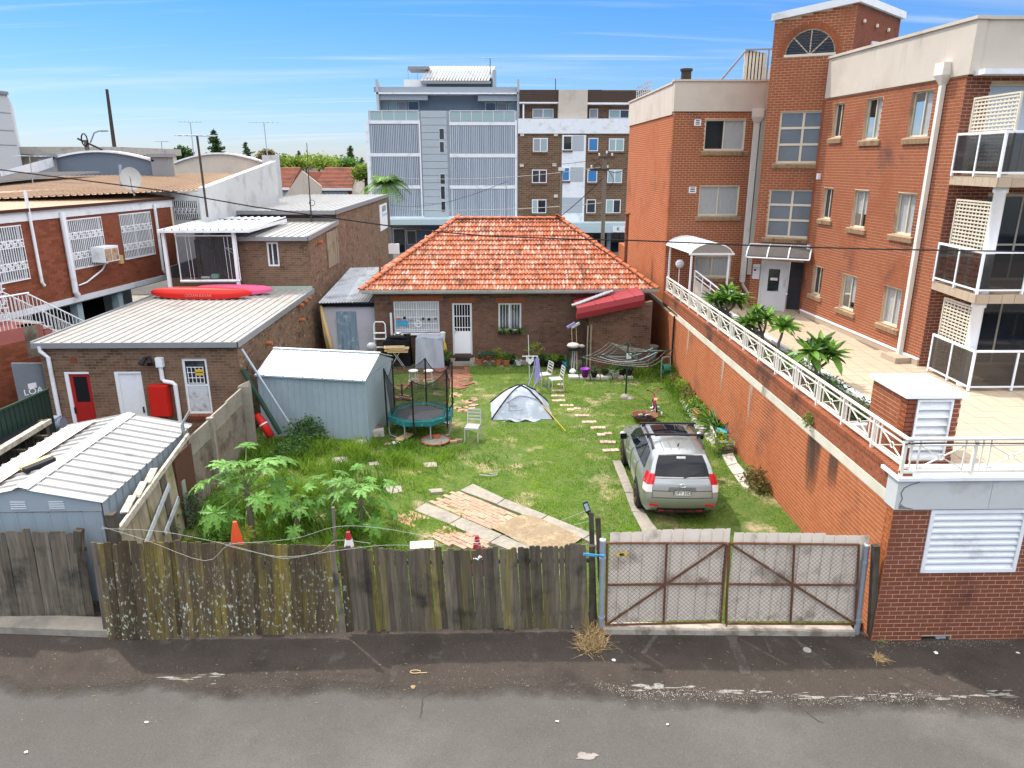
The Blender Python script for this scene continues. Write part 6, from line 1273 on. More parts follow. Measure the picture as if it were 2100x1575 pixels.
for a in(((1093,283,1123,311),.5,(cg,F_)),((1207,283,1226,310),0,(B__,B__)),((1249,284,1279,310),.45,(F_,F_)),((1091,348,1121,375),.5,(D_,D_)),((1205,348,1224,374),0,(B__,B__)),((1246,348,1275,375),.5,(F_,F_)),((1091,409,1120,437),.4,(F_,D_)),((1203,409,1221,437),0,(D_,D_)),((1243,409,1272,437),.5,(F_,D_))):
 fwin(*a[0],BB,a[1],0.0,a[2])
for a in(((1155,278,1173,308),0,(D_,D_)),((1153,343,1168,371),0,(B__,B__))):fwin(*a[0],BB,a[1],.082,a[2])
for(u0,v0_,u1,v1_)in((1174,278,1197,309),(1170,343,1196,372),(1152,405,1194,436)):b=MB(ff);fbox(b,u0,v0_,u1,v1_,.081,.11);b.build('grey_panel',grey2,BB)
for a in(((1092,223,1135,242),.5,(cg,F_)),((1209,223,1226,243),0,(cg,cg)),((1249,225,1290,243),.55,(F_,D_))):fwin(*a[0],BB,a[1],-1.45,a[2])
for u,v in((1071,276),(1140,276),(1070,339),(1137,338),(1140,402)):b=MB(ff);fbox(b,u-4,v-3,u+4,v+3,0,.08);b.build('wall_vent',M['cream'],BB)
b=MB(ff);fbox(b,1062,458,1330,464,-2,2.0);fbox(b,1062,464,1330,477,1.7,2.05);b.build('street_awning',M['teal_wall'],BB)
b=MB(ff);fbox(b,1257,464,1330,476,2.051,2.09);SGN=b.build('shop_sign',M['white'],BB);q=frect(1268,464,1268,476,2.09);text_on(ff,q[0],(q[2]+q[3])/2,2.10,'K',.42,M['number_black'],BB);q=frect(1280,464,1280,476,2.09);text_on(ff,q[0]+.15,(q[2]+q[3])/2,2.10,'R',.36,M['number_black'],BB)
b=MB(ff);fbox(b,1062,477,1330,545,-3,-2.2);b.build('shop_wall',mat('brown_shop_wall',(.13,.11,.08),.8,var=.1),BB)
for(u0,v0_,u1,v1_)in((1204,480,1216,500),(1252,478,1268,515),(1271,478,1300,515)):q=frect(u0,v0_,u1,v1_,-2.1);b=MB(ff);b.box(q[0],q[1],-2.2,-2.1,q[2],q[3]);b.build('shop_window',M['glass_dark'],BB)
b=MB(ff);fbox(b,1245,477,1251,530,-2.1,-2.0);b.build('pier',M['white'],BB)
b=MB();p=PY(1291,512,44);b.box(p.x,p.x+2.2,44,48,0,p.z);props(b.build('orange_wall',M['brick_orange']),'short orange brick wall beyond the right end of the house roof','wall')
#poles and wires in the street
def pole(name,u0,v0_,u1,v1_,Yd,r,label,cat='power pole'):
 t=thing(name,label,cat,(PY(u1,v1_,Yd).x,Yd,0));p=PY(u0,v0_,Yd);q=PY(u1,v1_,Yd);b=MB();b.tube([(q.x,Yd,-.1),(p.x,Yd,p.z)],[r,r*.75],10);b.build('pole',M['bark'],t);return t,p
P1,p1=pole('power_pole',1241,317,1235,530,56,.16,'tall timber power pole with wires in front of the brown apartments')
b=MB();b.box(p1.x-1.1,p1.x+.3,55.8,55.9,p1.z-1.15,p1.z-1.0);b.box(p1.x-.5,p1.x+.6,55.8,55.9,p1.z-.25,p1.z-.12);b.build('crossarm',M['bark_dark'],P1)
for x,z in((-.45,-.1),(.1,.06),(.5,-.1),(-1,-.95),(.2,-.95)):b=MB();b.lathe([(.04,0),(.07,.05),(.05,.12),(.07,.16),(.02,.2)],(p1.x+x,55.85,p1.z+z),8);b.build('insulator',M['zinc_white'],P1)
b=MB();b.tube([(p1.x-.55+.25*cos(t),55.7,p1.z-.9+.25*sin(t))for t in[i*pi/5 for i in range(10)]],.03,5,closed=True);b.build('cable_coil',M['cable'],P1)
b=MB();b.tube([(p1.x+.2,55.75,p1.z-1),(p1.x+.7,55.7,p1.z-1.8),(p1.x+.25,55.7,p1.z-2.6)],.02,4);b.build('service_loop',M['cable'],P1)
P2_,p2=pole('timber_pole',1152,347,1148,475,52,.10,'shorter dark timber pole left of the main power pole');b=MB();b.box(p2.x-.2,p2.x+.2,51.8,52.2,p2.z-.1,p2.z+.12);b.build('cap',M['zinc_white'],P2_)
def wire_(pts,r,label,m='cable'):
 b=MB();b.tube(pts,r,5);return props(b.build('wire',M[m]),label,'wire')
def span(p,q,sag,n=14):p,q=Vector(p),Vector(q);return[p.lerp(q,i/n)-Vector((0,0,sag*4*(i/n)*(1-i/n)))for i in range(n+1)]
wire_(span(PY(760,361,58),PY(1236,342,56),.5),.022,'wire from the palm to the top of the power pole','wire_pale')
wire_(span(PY(795,428,60),PY(1233,416,56),.3),.028,'pale wire low across the grey louvre screens','wire_pale')
wire_(span(PY(1236,325,56),PY(1066,337,62),.2),.015,'thin wire from pole top left to the brown block')
wire_(span(PY(1148,445,56.5),PY(1240,362,56),.1),.03,'stay wire slanting up to the power pole','cable')
wire_(span(PY(1285,345,50),PY(1242,345,56),.3),.02,'wire from the power pole to the right apartments')
wire_(span(PY(800,420,58),PY(1040,372,33.2),.5),.010,'thin wire up to the antenna on the tiled roof')
CB=[(0,348),(110,362),(330,390),(520,424),(740,455),(860,472),(1000,484),(1160,490),(1300,493),(1560,504),(1800,511),(2110,516)]
wire_([PY(u,v,17.5-(u/2100)*4)for u,v in CB],.014,'long thick black cable sagging across the whole yard')
#distant left: roofs, flats, masts
b=MB();A,B_=PY(-60,186,62),PY(40,200,66);FB=thing('panelled_building','pale grey panelled building at the far left edge','building',(A.x,64,0));b.prism([(A.x-8,62,0),(A.x,62,0),(PY(40,330,66).x,66,0),(A.x-8,80,0)],(0,0,B_.z+.2));b.build('wall',mat('pale_panel',(.50,.50,.50),.7,var=.03),FB)
fpl=Fr((A.x,62),(PY(40,330,66).x,66));b=MB(fpl)
for v in(232,268,298):z=fpl.at(10,v)[1];b.box(0,fpl.len,0,.02,z,z+.06)
b.box(.9,.95,0,.02,4,15);b.box(0,fpl.len,-.2,.15,B_.z+.2,B_.z+.45);b.build('panel_joint',M['zinc_dark'],FB)
LB=thing('low_flat_building','low building with a pale flat roof beneath the tall mast','building',PY(150,320,75));A,B_=PY(36,315,75),PY(246,315,75);zt=PY(100,297,75).z
b=MB();b.box(A.x,B_.x,75,88,0,zt-.9);b.build('wall',M['cream'],LB);b=MB();b.box(A.x-.5,B_.x+.2,74,89,zt-.9,zt-.2);b.build('roof',M['concrete_pale'],LB);b=MB();q=PY(215,310,74.9);b.box(q.x,q.x+2,74.85,74.95,zt-2.4,zt-1);b.build('garage_door',M['brown_board'],LB)
b=MB();b.box(A.x+2,B_.x-6,74.85,74.95,zt-2.6,zt-1.1);b.build('window',M['glass_dark'],LB)
p,q=PY(219,183,75),PY(234,300,75);b=MB();b.tube([(q.x,75,q.z-1),(p.x,75,p.z)],[.2,.14],8);props(b.build('mast',M['bark_dark']),'tall dark mast on the low flat building','mast')
SP=thing('street_pole','street pole with crossarms and a curved lamp behind the grey parapet','power pole',PY(176,320,58));p=PY(176,287,58);b=MB();b.tube([(p.x,58,3),(p.x,58,p.z)],.16);b.build('pole',M['bark'],SP);b=MB();b.bar((p.x-.6,58,p.z+.1),(p.x+1.1,58,p.z-.7),.1,.12);b.build('crossarm',M['bark_dark'],SP)
b=MB();b.tube([(p.x+.3,58,p.z-.2),(p.x+.7,58,p.z+.5),(p.x+1.1,58,p.z+.65),(p.x+1.3,58,p.z+.6)],.05);b.box(p.x+1.2,p.x+1.7,57.9,58.1,p.z+.58,p.z+.68);b.build('lamp_arm',M['zinc_dark'],SP);b=MB();b.tube([(p.x+.0+.22*cos(t*pi/5),57.8,p.z+.0+.45*sin(t*pi/5))for t in range(10)],.05,5,closed=True);b.build('cable_loop',M['cable'],SP)
def antenna(ub,vb,ut,vt,Yd,w,label,r=.03,wires=True):
 t=thing('tv_antenna',label,'antenna',PY(ub,vb,Yd),'tv antennas on the roofs');p,q=PY(ut,vt,Yd),PY(ub,vb,Yd);b=MB();b.tube([q-Vector((0,0,.6)),p],r,6);b.build('mast',M['galv']if r<.04 else M['bark_dark'],t)
 b=MB();b.tube([p+Vector((-w,0,.02)),p+Vector((w,0,-.02))],r*.7,5)
 for i in range(7):x=lerp(-w,w,i/6);b.tube([p+Vector((x,-.35,0)),p+Vector((x,.35,0))],r*.4,4)
 b.build('array',M['galv'],t);return t
antenna(422,415,404,278,31.5,.75,'dark tv mast standing at the end of the tan roof',.045);antenna(397,315,390,250,56,.75,'thin tv antenna behind the dark mast',.03);antenna(548,312,541,251,53,.95,'thin tv antenna above the pale end pier',.03);antenna(332,318,331,290,60,.5,'small distant tv antenna over the grey parapet',.03)
antenna(1006,165,1005,119,73,.8,'tv antenna on the grey apartment roof',.04);antenna(1140,186,1139,161,73,.7,'tv antenna on the brown apartment roof',.04);antenna(68,390,60,320,33,.55,'thin tv antenna on the grey warehouse roof',.02)
t=thing('whip_mast','thin bent whip mast with a cable loop on the grey metal roof','antenna',PY(639,452,35.2));b=MB();b.tube([PY(639,455,35.2),PY(634,380,35.2),PY(629,293,35.2)],[.035,.028,.015],6);b.build('mast',M['wire'],t);c=PY(640,416,35.1);b=MB();b.tube([c+Vector((.13*cos(i*pi/6),0,.13*sin(i*pi/6)))for i in range(12)],.012,4,closed=True);b.build('cable_loop',M['cable'],t)
DS=thing('satellite_dish','grey satellite dish on the tan roof edge','satellite dish',PY(272,384,28.5));c=PY(268,366,28.4);b=MB();n_=Vector((.35,-.8,.45)).normalized();a_=n_.cross(Vector((0,0,1))).normalized();u_=a_.cross(n_)
b.grid(lambda u,v:c+(a_*cos(u*2*pi)*.36+u_*sin(u*2*pi)*.46)*v-n_*.10*(1-v*v),22,5);b.build('dish',M['zinc'],DS,smooth=True)
b=MB();b.tube([c-n_*.1,c-n_*.15-Vector((0,0,.35)),c+Vector((.05,0,-.62))],.03,6);b.tube([c-u_*.44,c+n_*.5-u_*.15],.014,5);b.build('bracket',M['zinc_dark'],DS)
b=MB();p=PY(249,382,28.6);b.tube([p,PY(246,338,28.6)],.05,6);props(b.build('roof_pipe',M['galv']),'grey roof pipe left of the satellite dish','pipe')
#red tiled houses behind, trees
def tilehouse(u0,v0_,u1,v1_,ridge_u0,ridge_u1,Yd,dep,label):
 t=thing('tiled_house',label,'house',PY((u0+u1)/2,v1_,Yd),'red tiled houses behind the flats');A,B_=PY(u0,v1_,Yd),PY(u1,v1_,Yd);zr=PY(u0,v0_,Yd+dep).z;ra,rb=PY(ridge_u0,v0_,Yd+dep),PY(ridge_u1,v0_,Yd+dep)
 b=MB();b.box(A.x+.3,B_.x-.3,Yd+.3,Yd+2*dep,0,A.z);b.build('wall',M['brick_red'],t)
 R_=MB();k=16
 for i in range(k):
  f0,f1=i/k,(i+1)/k;a0,a1=A.lerp(ra,f0),A.lerp(ra,f1);c0,c1=B_.lerp(rb,f0),B_.lerp(rb,f1);h=Vector((0,-.02,.07));R_.add([a0+h,c0+h,c1,a1,a0,c0],[(0,1,2,3),(4,5,1,0)])
 R_.add([A,ra,(A.x,Yd+2*dep,A.z)],[(0,1,2)]);R_.add([B_,rb,(B_.x,Yd+2*dep,B_.z)],[(0,1,2)]);R_.build('roof',mat('dark_red_tile',(.23,.085,.055),.85,var=.2,scale=3,col2=(.13,.06,.045),m2=(.8,.5,.7)),t)
 b=MB();b.box(A.x,B_.x,Yd-.15,Yd,A.z-.2,A.z+.05);b.build('gutter',M['white'],t);b=MB();m_=A.lerp(B_,.5);b.box(m_.x-1.6,m_.x+1.6,Yd+.25,Yd+.29,A.z-1.3,A.z-.3);b.build('window',M['frost'],t);return t
tilehouse(545,343,594,386,540,617,84,5,'red tiled house end against the pale warehouse wall');tilehouse(608,352,650,386,630,690,86,4,'low red tiled house in the middle of the row');tilehouse(642,343,722,387,668,728,84,5,'widest red tiled house behind the grey metal roof')
b=MB();A=PY(722,388,84.3);b.prism([(A.x,84.3,A.z-3),(A.x+3.2,88,A.z-3),(A.x+3.2,88,A.z+.4),(PY(735,355,86).x,86,PY(735,352,86).z),(A.x,84.3,A.z)],(0,.3,0));props(b.build('gable_wall',M['cream']),'cream rendered gable wall beside the palm','wall')
b=MB();A=PY(592,385,83.8);b.prism([(A.x-.6,83.8,A.z-1),(A.x+3.6,83.8,A.z-1),(A.x+3.6,83.8,A.z+.2),(PY(619,350,83.8).x,83.8,PY(619,350,83.8).z)],(0,.3,0));props(b.build('gable_wall',M['render_beige']),'beige gable between the red tiled roofs','wall')
def leafcloud(mb,c,rx,ry,rz,n,sz,rg,clump=5,flat=.0):
 for _ in range(n//clump):
  th,ph=rg.uniform(0,2*pi),math.acos(rg.uniform(-1,1));r=rg.uniform(.35,1)**.5
  p0=Vector((c[0]+rx*r*sin(ph)*cos(th),c[1]+ry*r*sin(ph)*sin(th),c[2]+rz*r*cos(ph)*(1 if flat==0 else flat)));tn=rg.random()
  for _ in range(clump):
   p=p0+Vector((rg.gauss(0,sz*1.1),rg.gauss(0,sz*1.1),rg.gauss(0,sz*.9)));d=Vector((rg.gauss(0,1),rg.gauss(0,1),rg.gauss(0,.7))).normalized();e=d.cross(Vector((rg.gauss(0,1),rg.gauss(0,1),rg.gauss(0,1)))).normalized()
   s_=sz*rg.uniform(.6,1.3);mb.tone=min(1,max(0,tn+rg.uniform(-.25,.25)));mb.add([p-d*s_,p+e*s_*.38,p+d*s_,p-e*s_*.38],[(0,1,2,3)])
def bushy(u,v0_,v1_,Yd,wpx,label,m='leaf_mid',seed=1,n=900,sz=.28,lobes=7,group='trees beyond the roofs'):
 rg=random.Random(seed);T,B_=PY(u,v0_,Yd),PY(u,v1_,Yd);s_=wpx/FOC*Yd/2;t=thing('tree',label,'tree',(T.x,Yd,0),group);b=MB();H_=T.z-B_.z
 for i in range(lobes):leafcloud(b,(T.x+rg.uniform(-.6,.6)*s_,Yd+rg.uniform(-.5,.5)*s_,B_.z+H_*rg.uniform(.2,.75)),s_*.55,s_*.5,H_*.27,n//lobes,sz,rg)
 b.build('crown',M[m],t);b=MB();b.tube([(T.x,Yd,0),(T.x+.2,Yd,B_.z+H_*.6)],[.35,.12],8);b.build('trunk',M['bark_dark'],t);return t
for i,(u,v0_,v1_,Yd,w,m,lb)in enumerate([(600,322,348,120,60,'leaf_light','bright yellow green tree directly left of the middle tiled roofs'),(650,318,350,125,90,'leaf_light','wide bright green tree above the red tiled houses'),(705,326,346,130,50,'leaf_mid','small green tree right of the wide bright one'),(370,306,330,95,46,'leaf_dark','dark rounded tree behind the curved beige parapet'),(550,310,330,90,34,'leaf_red','brownish tree behind the pale end pier'),(575,318,345,150,40,'leaf_dark','dark tree right of the end pier'),(745,340,372,72,34,'leaf_light','yellow green tree left of the palm'),(625,326,340,210,130,'leaf_mid','far belt of green trees on the skyline'),(690,330,345,240,90,'leaf_dark','far dark trees at the skyline left of the grey flats')]):
 bushy(u,v0_,v1_,Yd,w,lb,m,30+i,1400,Yd*.0026)
def conifer(u,v0_,v1_,Yd,wpx,label,seed,tiers=9,droop=.15,dens=16,m='leaf_dark'):
 rg=random.Random(seed);T,B_=PY(u,v0_,Yd),PY(u,v1_,Yd);s_=wpx/FOC*Yd/2;H_=T.z-B_.z;t=thing('conifer',label,'tree',(T.x,Yd,0),'pines on the skyline');b=MB();tr=MB();tr.tube([(T.x,Yd,0),(T.x,Yd,T.z)],[.3,.03],6)
 for k in range(tiers):
  f=k/tiers;z=lerp(B_.z,T.z,f);rr=s_*(1-f)**.8*rg.uniform(.75,1.1)
  for j in range(7):
   a=rg.uniform(0,2*pi);L=rr*rg.uniform(.55,1.1);d=Vector((cos(a),sin(a),rg.uniform(-.05,.25)));tr.tube([(T.x,Yd,z),Vector((T.x,Yd,z))+d*L],.05,4)
   for q in range(dens):
    p=Vector((T.x,Yd,z))+d*L*rg.uniform(.25,1.05)+Vector((rg.gauss(0,.05*s_),rg.gauss(0,.05*s_),rg.gauss(0,.03*H_)));e=Vector((rg.gauss(0,1),rg.gauss(0,1),rg.gauss(0,.6))).normalized();g_=e.cross(d).normalized();sz=s_*.085;b.tone=rg.random();b.add([p-e*sz,p+g_*sz*.45,p+e*sz,p-g_*sz*.45],[(0,1,2,3)])
 b.build('crown',M[m],t);tr.build('trunk',M['bark_dark'],t)
conifer(437,266,325,100,52,'large dark ragged conifer behind the tan roof',1,11,dens=30);conifer(503,290,328,140,36,'small tiered pine right of the ragged conifer',2,9);conifer(612,308,335,190,26,'slim pine on the skyline left of the whip mast',3,8);conifer(718,298,336,160,34,'dark pine on the skyline left of the grey flats',4,10,dens=26)
conifer(742,322,336,230,18,'smallest far pine beside the grey flats',5,7)
def palm(u,vc,vb,Yd,r,label,seed,n=24,L=2.15):
 rg=random.Random(seed);c=PY(u,vc,Yd);t=thing('palm_tree',label,'palm',(c.x,Yd,0),None);b=MB();b.tube([(c.x+.2,Yd,-.1),(c.x+.1,Yd,c.z*.5),(c.x,Yd,c.z-.4),(c.x,Yd,c.z+.2)],[r*1.3,r,r*.9,r*.6],10);b.build('trunk',M['bark'],t)
 b=MB()
 for i in range(n):
  a=2*pi*i/n+rg.uniform(-.2,.2);el=rg.uniform(-.25,1.1);d=Vector((cos(a)*cos(el),sin(a)*cos(el),sin(el)));pts=[]
  for k in range(9):s_=k/8;pts.append(c+d*L*s_+Vector((0,0,-1.25*L*.55*s_**2.0)))
  b.tone=rg.random();b.tube(pts,[.05-.0045*k for k in range(9)],4)
  for k in range(1,9):
   for m_ in range(3):
    p=pts[k-1].lerp(pts[k],m_/3);dr=(pts[k]-pts[k-1]).normalized();sd=dr.cross(Vector((0,0,1)))
    if sd.length<.1:continue
    sd.normalize();ll=.62*sin(pi*min(1,(k-.4)/8.6))+.12
    for s2 in(-1,1):e=p+sd*s2*ll+dr*.25-Vector((0,0,.35*ll));b.add([p-dr*.04,p+dr*.04,e],[(0,1,2)])
 b.build('frond',M['leaf_mid'],t);return t
palm(790,375,500,58,.16,'palm with drooping fronds in front of the grey flats',3)
palm(468,322,335,110,.2,'distant palm between the two conifers',5,14,2.2)
b=MB();A=PY(820,517,50);CAR2=thing('parked_car','dark parked car half hidden behind the left roof hip','car',(A.x+1.6,50,0));b=MB();x=A.x
body=[(x,.35),(x+.05,.85),(x+.5,.95),(x+1.0,1.42),(x+2.6,1.46),(x+3.3,1.0),(x+4.3,.85),(x+4.35,.35)]
b.prism([(p,49.1,z)for p,z in body],(0,1.75,0));b.build('body',M['zinc_dark'],CAR2);b=MB();b.prism([(p,49.09,z)for p,z in((x+.7,.98),(x+1.1,1.36),(x+2.5,1.40),(x+3.1,1.0))],(0,-.012,0));b.build('side_window',M['glass_dark'],CAR2)
b=MB();b.box(x-.02,x+.12,49.12,49.3,.75,.95);b.build('tail_light',M['red_paint'],CAR2)
for X in(x+.85,x+3.5):b=MB();b.tube([(X,49.05,.32),(X,49.3,.32)],.32,14);b.build('wheel',M['black'],CAR2)
b=MB();A=PY(800,500,46);b.box(A.x-.1,A.x+.55,45.9,46.1,PY(800,520,46).z,A.z);props(b.build('street_sign',M['white_clean']),'white street sign at the corner of the brown block','sign')
#garden shed
SHD=local('garden_shed',(-7.18,21.02,0),R(-11.5),'blue grey steel garden shed with a white ribbed roof in the yard','shed')
w_,d_,h_,rh=3.40,2.45,1.93,2.42
b=MB();ribbed(b,(0,0,h_),(w_,0,0),(0,0,-2.0),.195,.03,.018);b.build('front_wall',M['steel_blue'],SHD)
b=MB();ribbed(b,(w_,0,h_),(0,d_,0),(0,0,-2.0),.195,.03,.018);b.prism([(w_-.01,0,h_),(w_-.01,d_,h_),(w_-.01,d_*.5,rh-.02)],(-.01,0,0));b.build('side_wall',M['steel_blue'],SHD)
b=MB();b.box(0,.02,.01,d_,-.05,h_);b.box(.02,w_-.02,d_-.02,d_,-.05,h_);b.build('back_wall',M['steel_blue'],SHD)
b=MB();ribbed(b,(-.04,-.06,h_),(w_+.08,0,0),(0,d_/2+.06,rh-h_),.31,.035,.02);b.build('roof_sheet',M['zinc_white'],SHD)
b=MB();ribbed(b,(-.04,d_+.06,h_+.06),(w_+.08,0,0),(0,-d_/2-.06,rh-h_-.06),.31,.035,.02);b.build('roof_sheet',M['zinc_white'],SHD)
b=MB();b.bar((-.05,d_/2,rh+.02),(w_+.05,d_/2,rh+.02),.12,.02);b.build('ridge_cap',M['zinc_white'],SHD)
b=MB();b.box(-.05,w_+.05,-.075,-.06,h_-.05,h_+.0);b.box(w_+.0,w_+.03,-.02,.03,-.05,h_-.05);b.build('corner_trim',M['steel_blue'],SHD)
sphere=lambda b,c,r,sz=1.0,n=10:b.lathe([(.002,-r*sz)]+[(r*sin(pi*i/6),-r*sz*cos(pi*i/6))for i in range(1,6)]+[(.002,r*sz)],c,n)
b=MB();p=PY(762,712,23.6);sphere(b,p+Vector((0,0,.02)),.17,.85,14);props(b.build('grey_sphere',M['zinc_dark'],smooth=True),'grey round ball standing behind the garden shed roof','ball')
#trampoline
tc=G(862,846,.60);TR=local('trampoline',(tc.x,tc.y,0),0,'octagonal trampoline with green padding and a drooping black net','trampoline');rr=1.02;zt=.60
ring=lambda r,z,n=8,o=pi/8:[(r*cos(2*pi*i/n+o),r*sin(2*pi*i/n+o),z)for i in range(n)]
b=MB();b.poly(ring(.80,zt-.02));b.build('bounce_mat',M['mat_black'],TR)
b=MB();a_,c_,e_=ring(.76,zt+.015),ring(1.04,zt+.03),ring(1.08,zt-.09)
b.add(a_+c_+e_,[(i,(i+1)%8,8+(i+1)%8,8+i)for i in range(8)]+[(8+i,8+(i+1)%8,16+(i+1)%8,16+i)for i in range(8)]);b.build('padding',M['teal'],TR)
b=MB();b.tube(ring(1.02,zt-.03),.025,6,closed=True);b.build('ring_frame',M['galv'],TR)
for k in range(4):
 a0,a1=pi/8+k*pi/2,pi/8+k*pi/2+pi/4;P,Q=Vector((1.0*cos(a0),1.0*sin(a0),0)),Vector((1.0*cos(a1),1.0*sin(a1),0));m_=(P+Q)/2
 b=MB();up=Vector((0,0,zt-.04));b.tube([P+up,P+Vector((0,0,.14)),P.lerp(Q,.06)+Vector((0,0,.03)),P.lerp(Q,.94)+Vector((0,0,.03)),Q+Vector((0,0,.14)),Q+up],.022,7);b.build('leg',M['galv'],TR)
tops_=[]
for k in range(6):
 a=R(-95)+k*pi/3;x,y=1.06*cos(a),1.06*sin(a);b=MB();z1=(1.95,2.15,2.1,2.05,2.1,2.15)[k];b.tube([(x,y,zt-.3),(x*1.02,y*1.02,z1)],.026,7);b.build('net_pole',M['black'],TR);tops_.append(Vector((x*1.02,y*1.02,z1)))
b=MB()
for k in range(6):
 P,Q=tops_[k],tops_[(k+1)%6];sag=(.28,.45,.4,.25,.35,.5)[k];n=10
 top=[P.lerp(Q,i/n)-Vector((0,0,sag*4*(i/n)*(1-i/n)))for i in range(n+1)];bot=[Vector((lerp(P.x,Q.x,i/n)*.86,lerp(P.y,Q.y,i/n)*.86,zt+.03))for i in range(n+1)]
 for i in range(n):b.add([top[i],top[i+1],bot[i+1],bot[i]],[(0,1,2,3)])
b.build('safety_net',M['net'],TR)
b=MB()
for k in range(6):
 P,Q=tops_[k],tops_[(k+1)%6];sag=(.28,.45,.4,.25,.35,.5)[k];b.tube([P.lerp(Q,i/10)-Vector((0,0,sag*4*(i/10)*(1-i/10)))for i in range(11)],.014,5)
for i in range(9):a=R(-30)+i*.11;b.tube([(1.05*cos(a),1.05*sin(a),1.5-.1*i),(1.0*cos(a)*.9,1.0*sin(a)*.9,zt+.05)],.007,4)
b.build('net_cord',M['black'],TR)
#tent
E_,D__=G(1008,862),G(1134,860);tw=(D__-E_).length;TN=local('pop_up_tent',((E_.x+D__.x)/2,(E_.y+D__.y)/2,0),R(1.5),'small pale grey pop-up tent with black pole sleeves on the lawn','tent');hw_,dp,th=tw/2,1.75,.90
def tentz(u,v):m_=max(abs(u),abs(v));return th*(1-m_**1.55)
def tentp(u,v):
 z=tentz(u,v);wob=.018*sin(u*9+v*7)+.012*sin(v*23+u*5);f=1-.06*(1-max(abs(u),abs(v)));return(u*hw_*f+wob*.5,dp/2+v*dp/2*f,max(.01,z+wob*(1-max(abs(u),abs(v)))*1.2))
b=MB();b.grid(lambda a,c:tentp(a*2-1,c*2-1),40,40);b.build('canopy',mat('tent_fabric',(.33,.365,.42),.55,var=.08,scale=5,col2=(.52,.56,.62),m2=(3,.5,.7)),TN,smooth=True)
for s1,s2 in((1,1),(1,-1)):
 b=MB();pts=[]
 for i in range(21):t=-1+2*i/20;q=Vector(tentp(t*s1,t*s2));pts.append(q+Vector((0,0,.015)))
 b.tube(pts,.024,6);b.build('pole_sleeve',M['black'],TN)
b=MB();b.tube([Vector(tentp(lerp(-.5,.62,i/14),-.62+.18*sin(i/14*pi)))+Vector((0,-.012,.012))for i in range(15)],.012,5);b.tube([Vector(tentp(lerp(-.42,.05,i/8),-.80))+Vector((0,-.012,.012))for i in range(9)],.008,4);b.tube([Vector(tentp(-.42,lerp(-.80,-.56,i/6)))+Vector((0,-.012,.012))for i in range(7)],.01,4);b.build('zip_seam',M['zinc_dark'],TN)
b=MB();b.add([Vector(tentp(-.40,-.70))+Vector((0,-.016,.015)),Vector(tentp(-.14,-.70))+Vector((0,-.016,.015)),Vector(tentp(-.38,-.57))+Vector((0,-.016,.015))],[(0,1,2)]);b.build('vent_opening',M['zinc_dark'],TN)
b=MB();b.grid(lambda u,v:(lerp(-.55,.5,u)+.1*sin(v*5),-.02-.16*v+.04*sin(u*11),.03+.03*sin(u*13+v*5)),14,3);b.build('loose_skirt',M['grey_cover'],TN)
P,Q=G(1112,830,.6),G(1160,884,0);b=MB();b.tube([P,Q],.014,5);props(b.build('guy_rope',M['yellow']),'yellow guy rope pegged out from the tent to the lawn','rope')
def exrect(x0,x1,y0,y1):EXCL.append([(x0,y0),(x1,y0),(x1,y1),(x0,y1)])
exrect(TN.location.x-hw_*.97,TN.location.x+hw_*.97,TN.location.y+.03,TN.location.y+dp);exrect(-7.2,-3.9,20.9,23.4)
#rotary clothesline
cp=G(1283,815);CL=local('rotary_clothesline',(cp.x,cp.y,0),R(14),'rotary clothesline with green arms and sagging lines on the lawn','clothesline');ch=2.02
b=MB();b.tube([(0,0,0),(0,0,ch)],[.035,.028],8);b.build('pole',M['darkgreen'],CL)
tips=[]
for k in range(4):
 a=pi/4*0+k*pi/2;t=Vector((1.72*cos(a),1.72*sin(a),ch-.42));b=MB();b.tube([(0,0,ch-.40),t],.024,6);b.tube([(0,0,ch),t*.52+Vector((0,0,(ch-.40)*.48))],.014,6);b.build('arm',M['darkgreen'],CL);tips.append(t)
b=MB()
for f in(.5,.68,.84,.99):
 for k in range(4):
  P,Q=tips[k],tips[(k+1)%4];P=Vector((P.x*f,P.y*f,P.z));Q=Vector((Q.x*f,Q.y*f,Q.z));b.tube(span(P,Q,.05+.04*f,8),.0045,4)
b.build('line',M['wire_pale'],CL)
b=MB();b.tube(span(Vector((-1.1,-.2,ch-.4)),Vector((.9,-.4,ch-.32)),.26,12),.014,5);b.tube(span(Vector((-.9,.1,ch-.4)),Vector((1.1,.3,ch-.35)),.2,12),.012,5);b.build('blue_strap',mat('pale_blue_strap',(.28,.48,.60),.6),CL)
b=MB();b.box(-.06,.10,-.09,-.04,ch-.58,ch-.40);b.build('winder',M['zinc_white'],CL)
b=MB();sphere(b,(0,0,.0),.20,.7);sphere(b,(.12,-.16,-.02),.16,.6);b.build('footing',M['concrete'],CL)
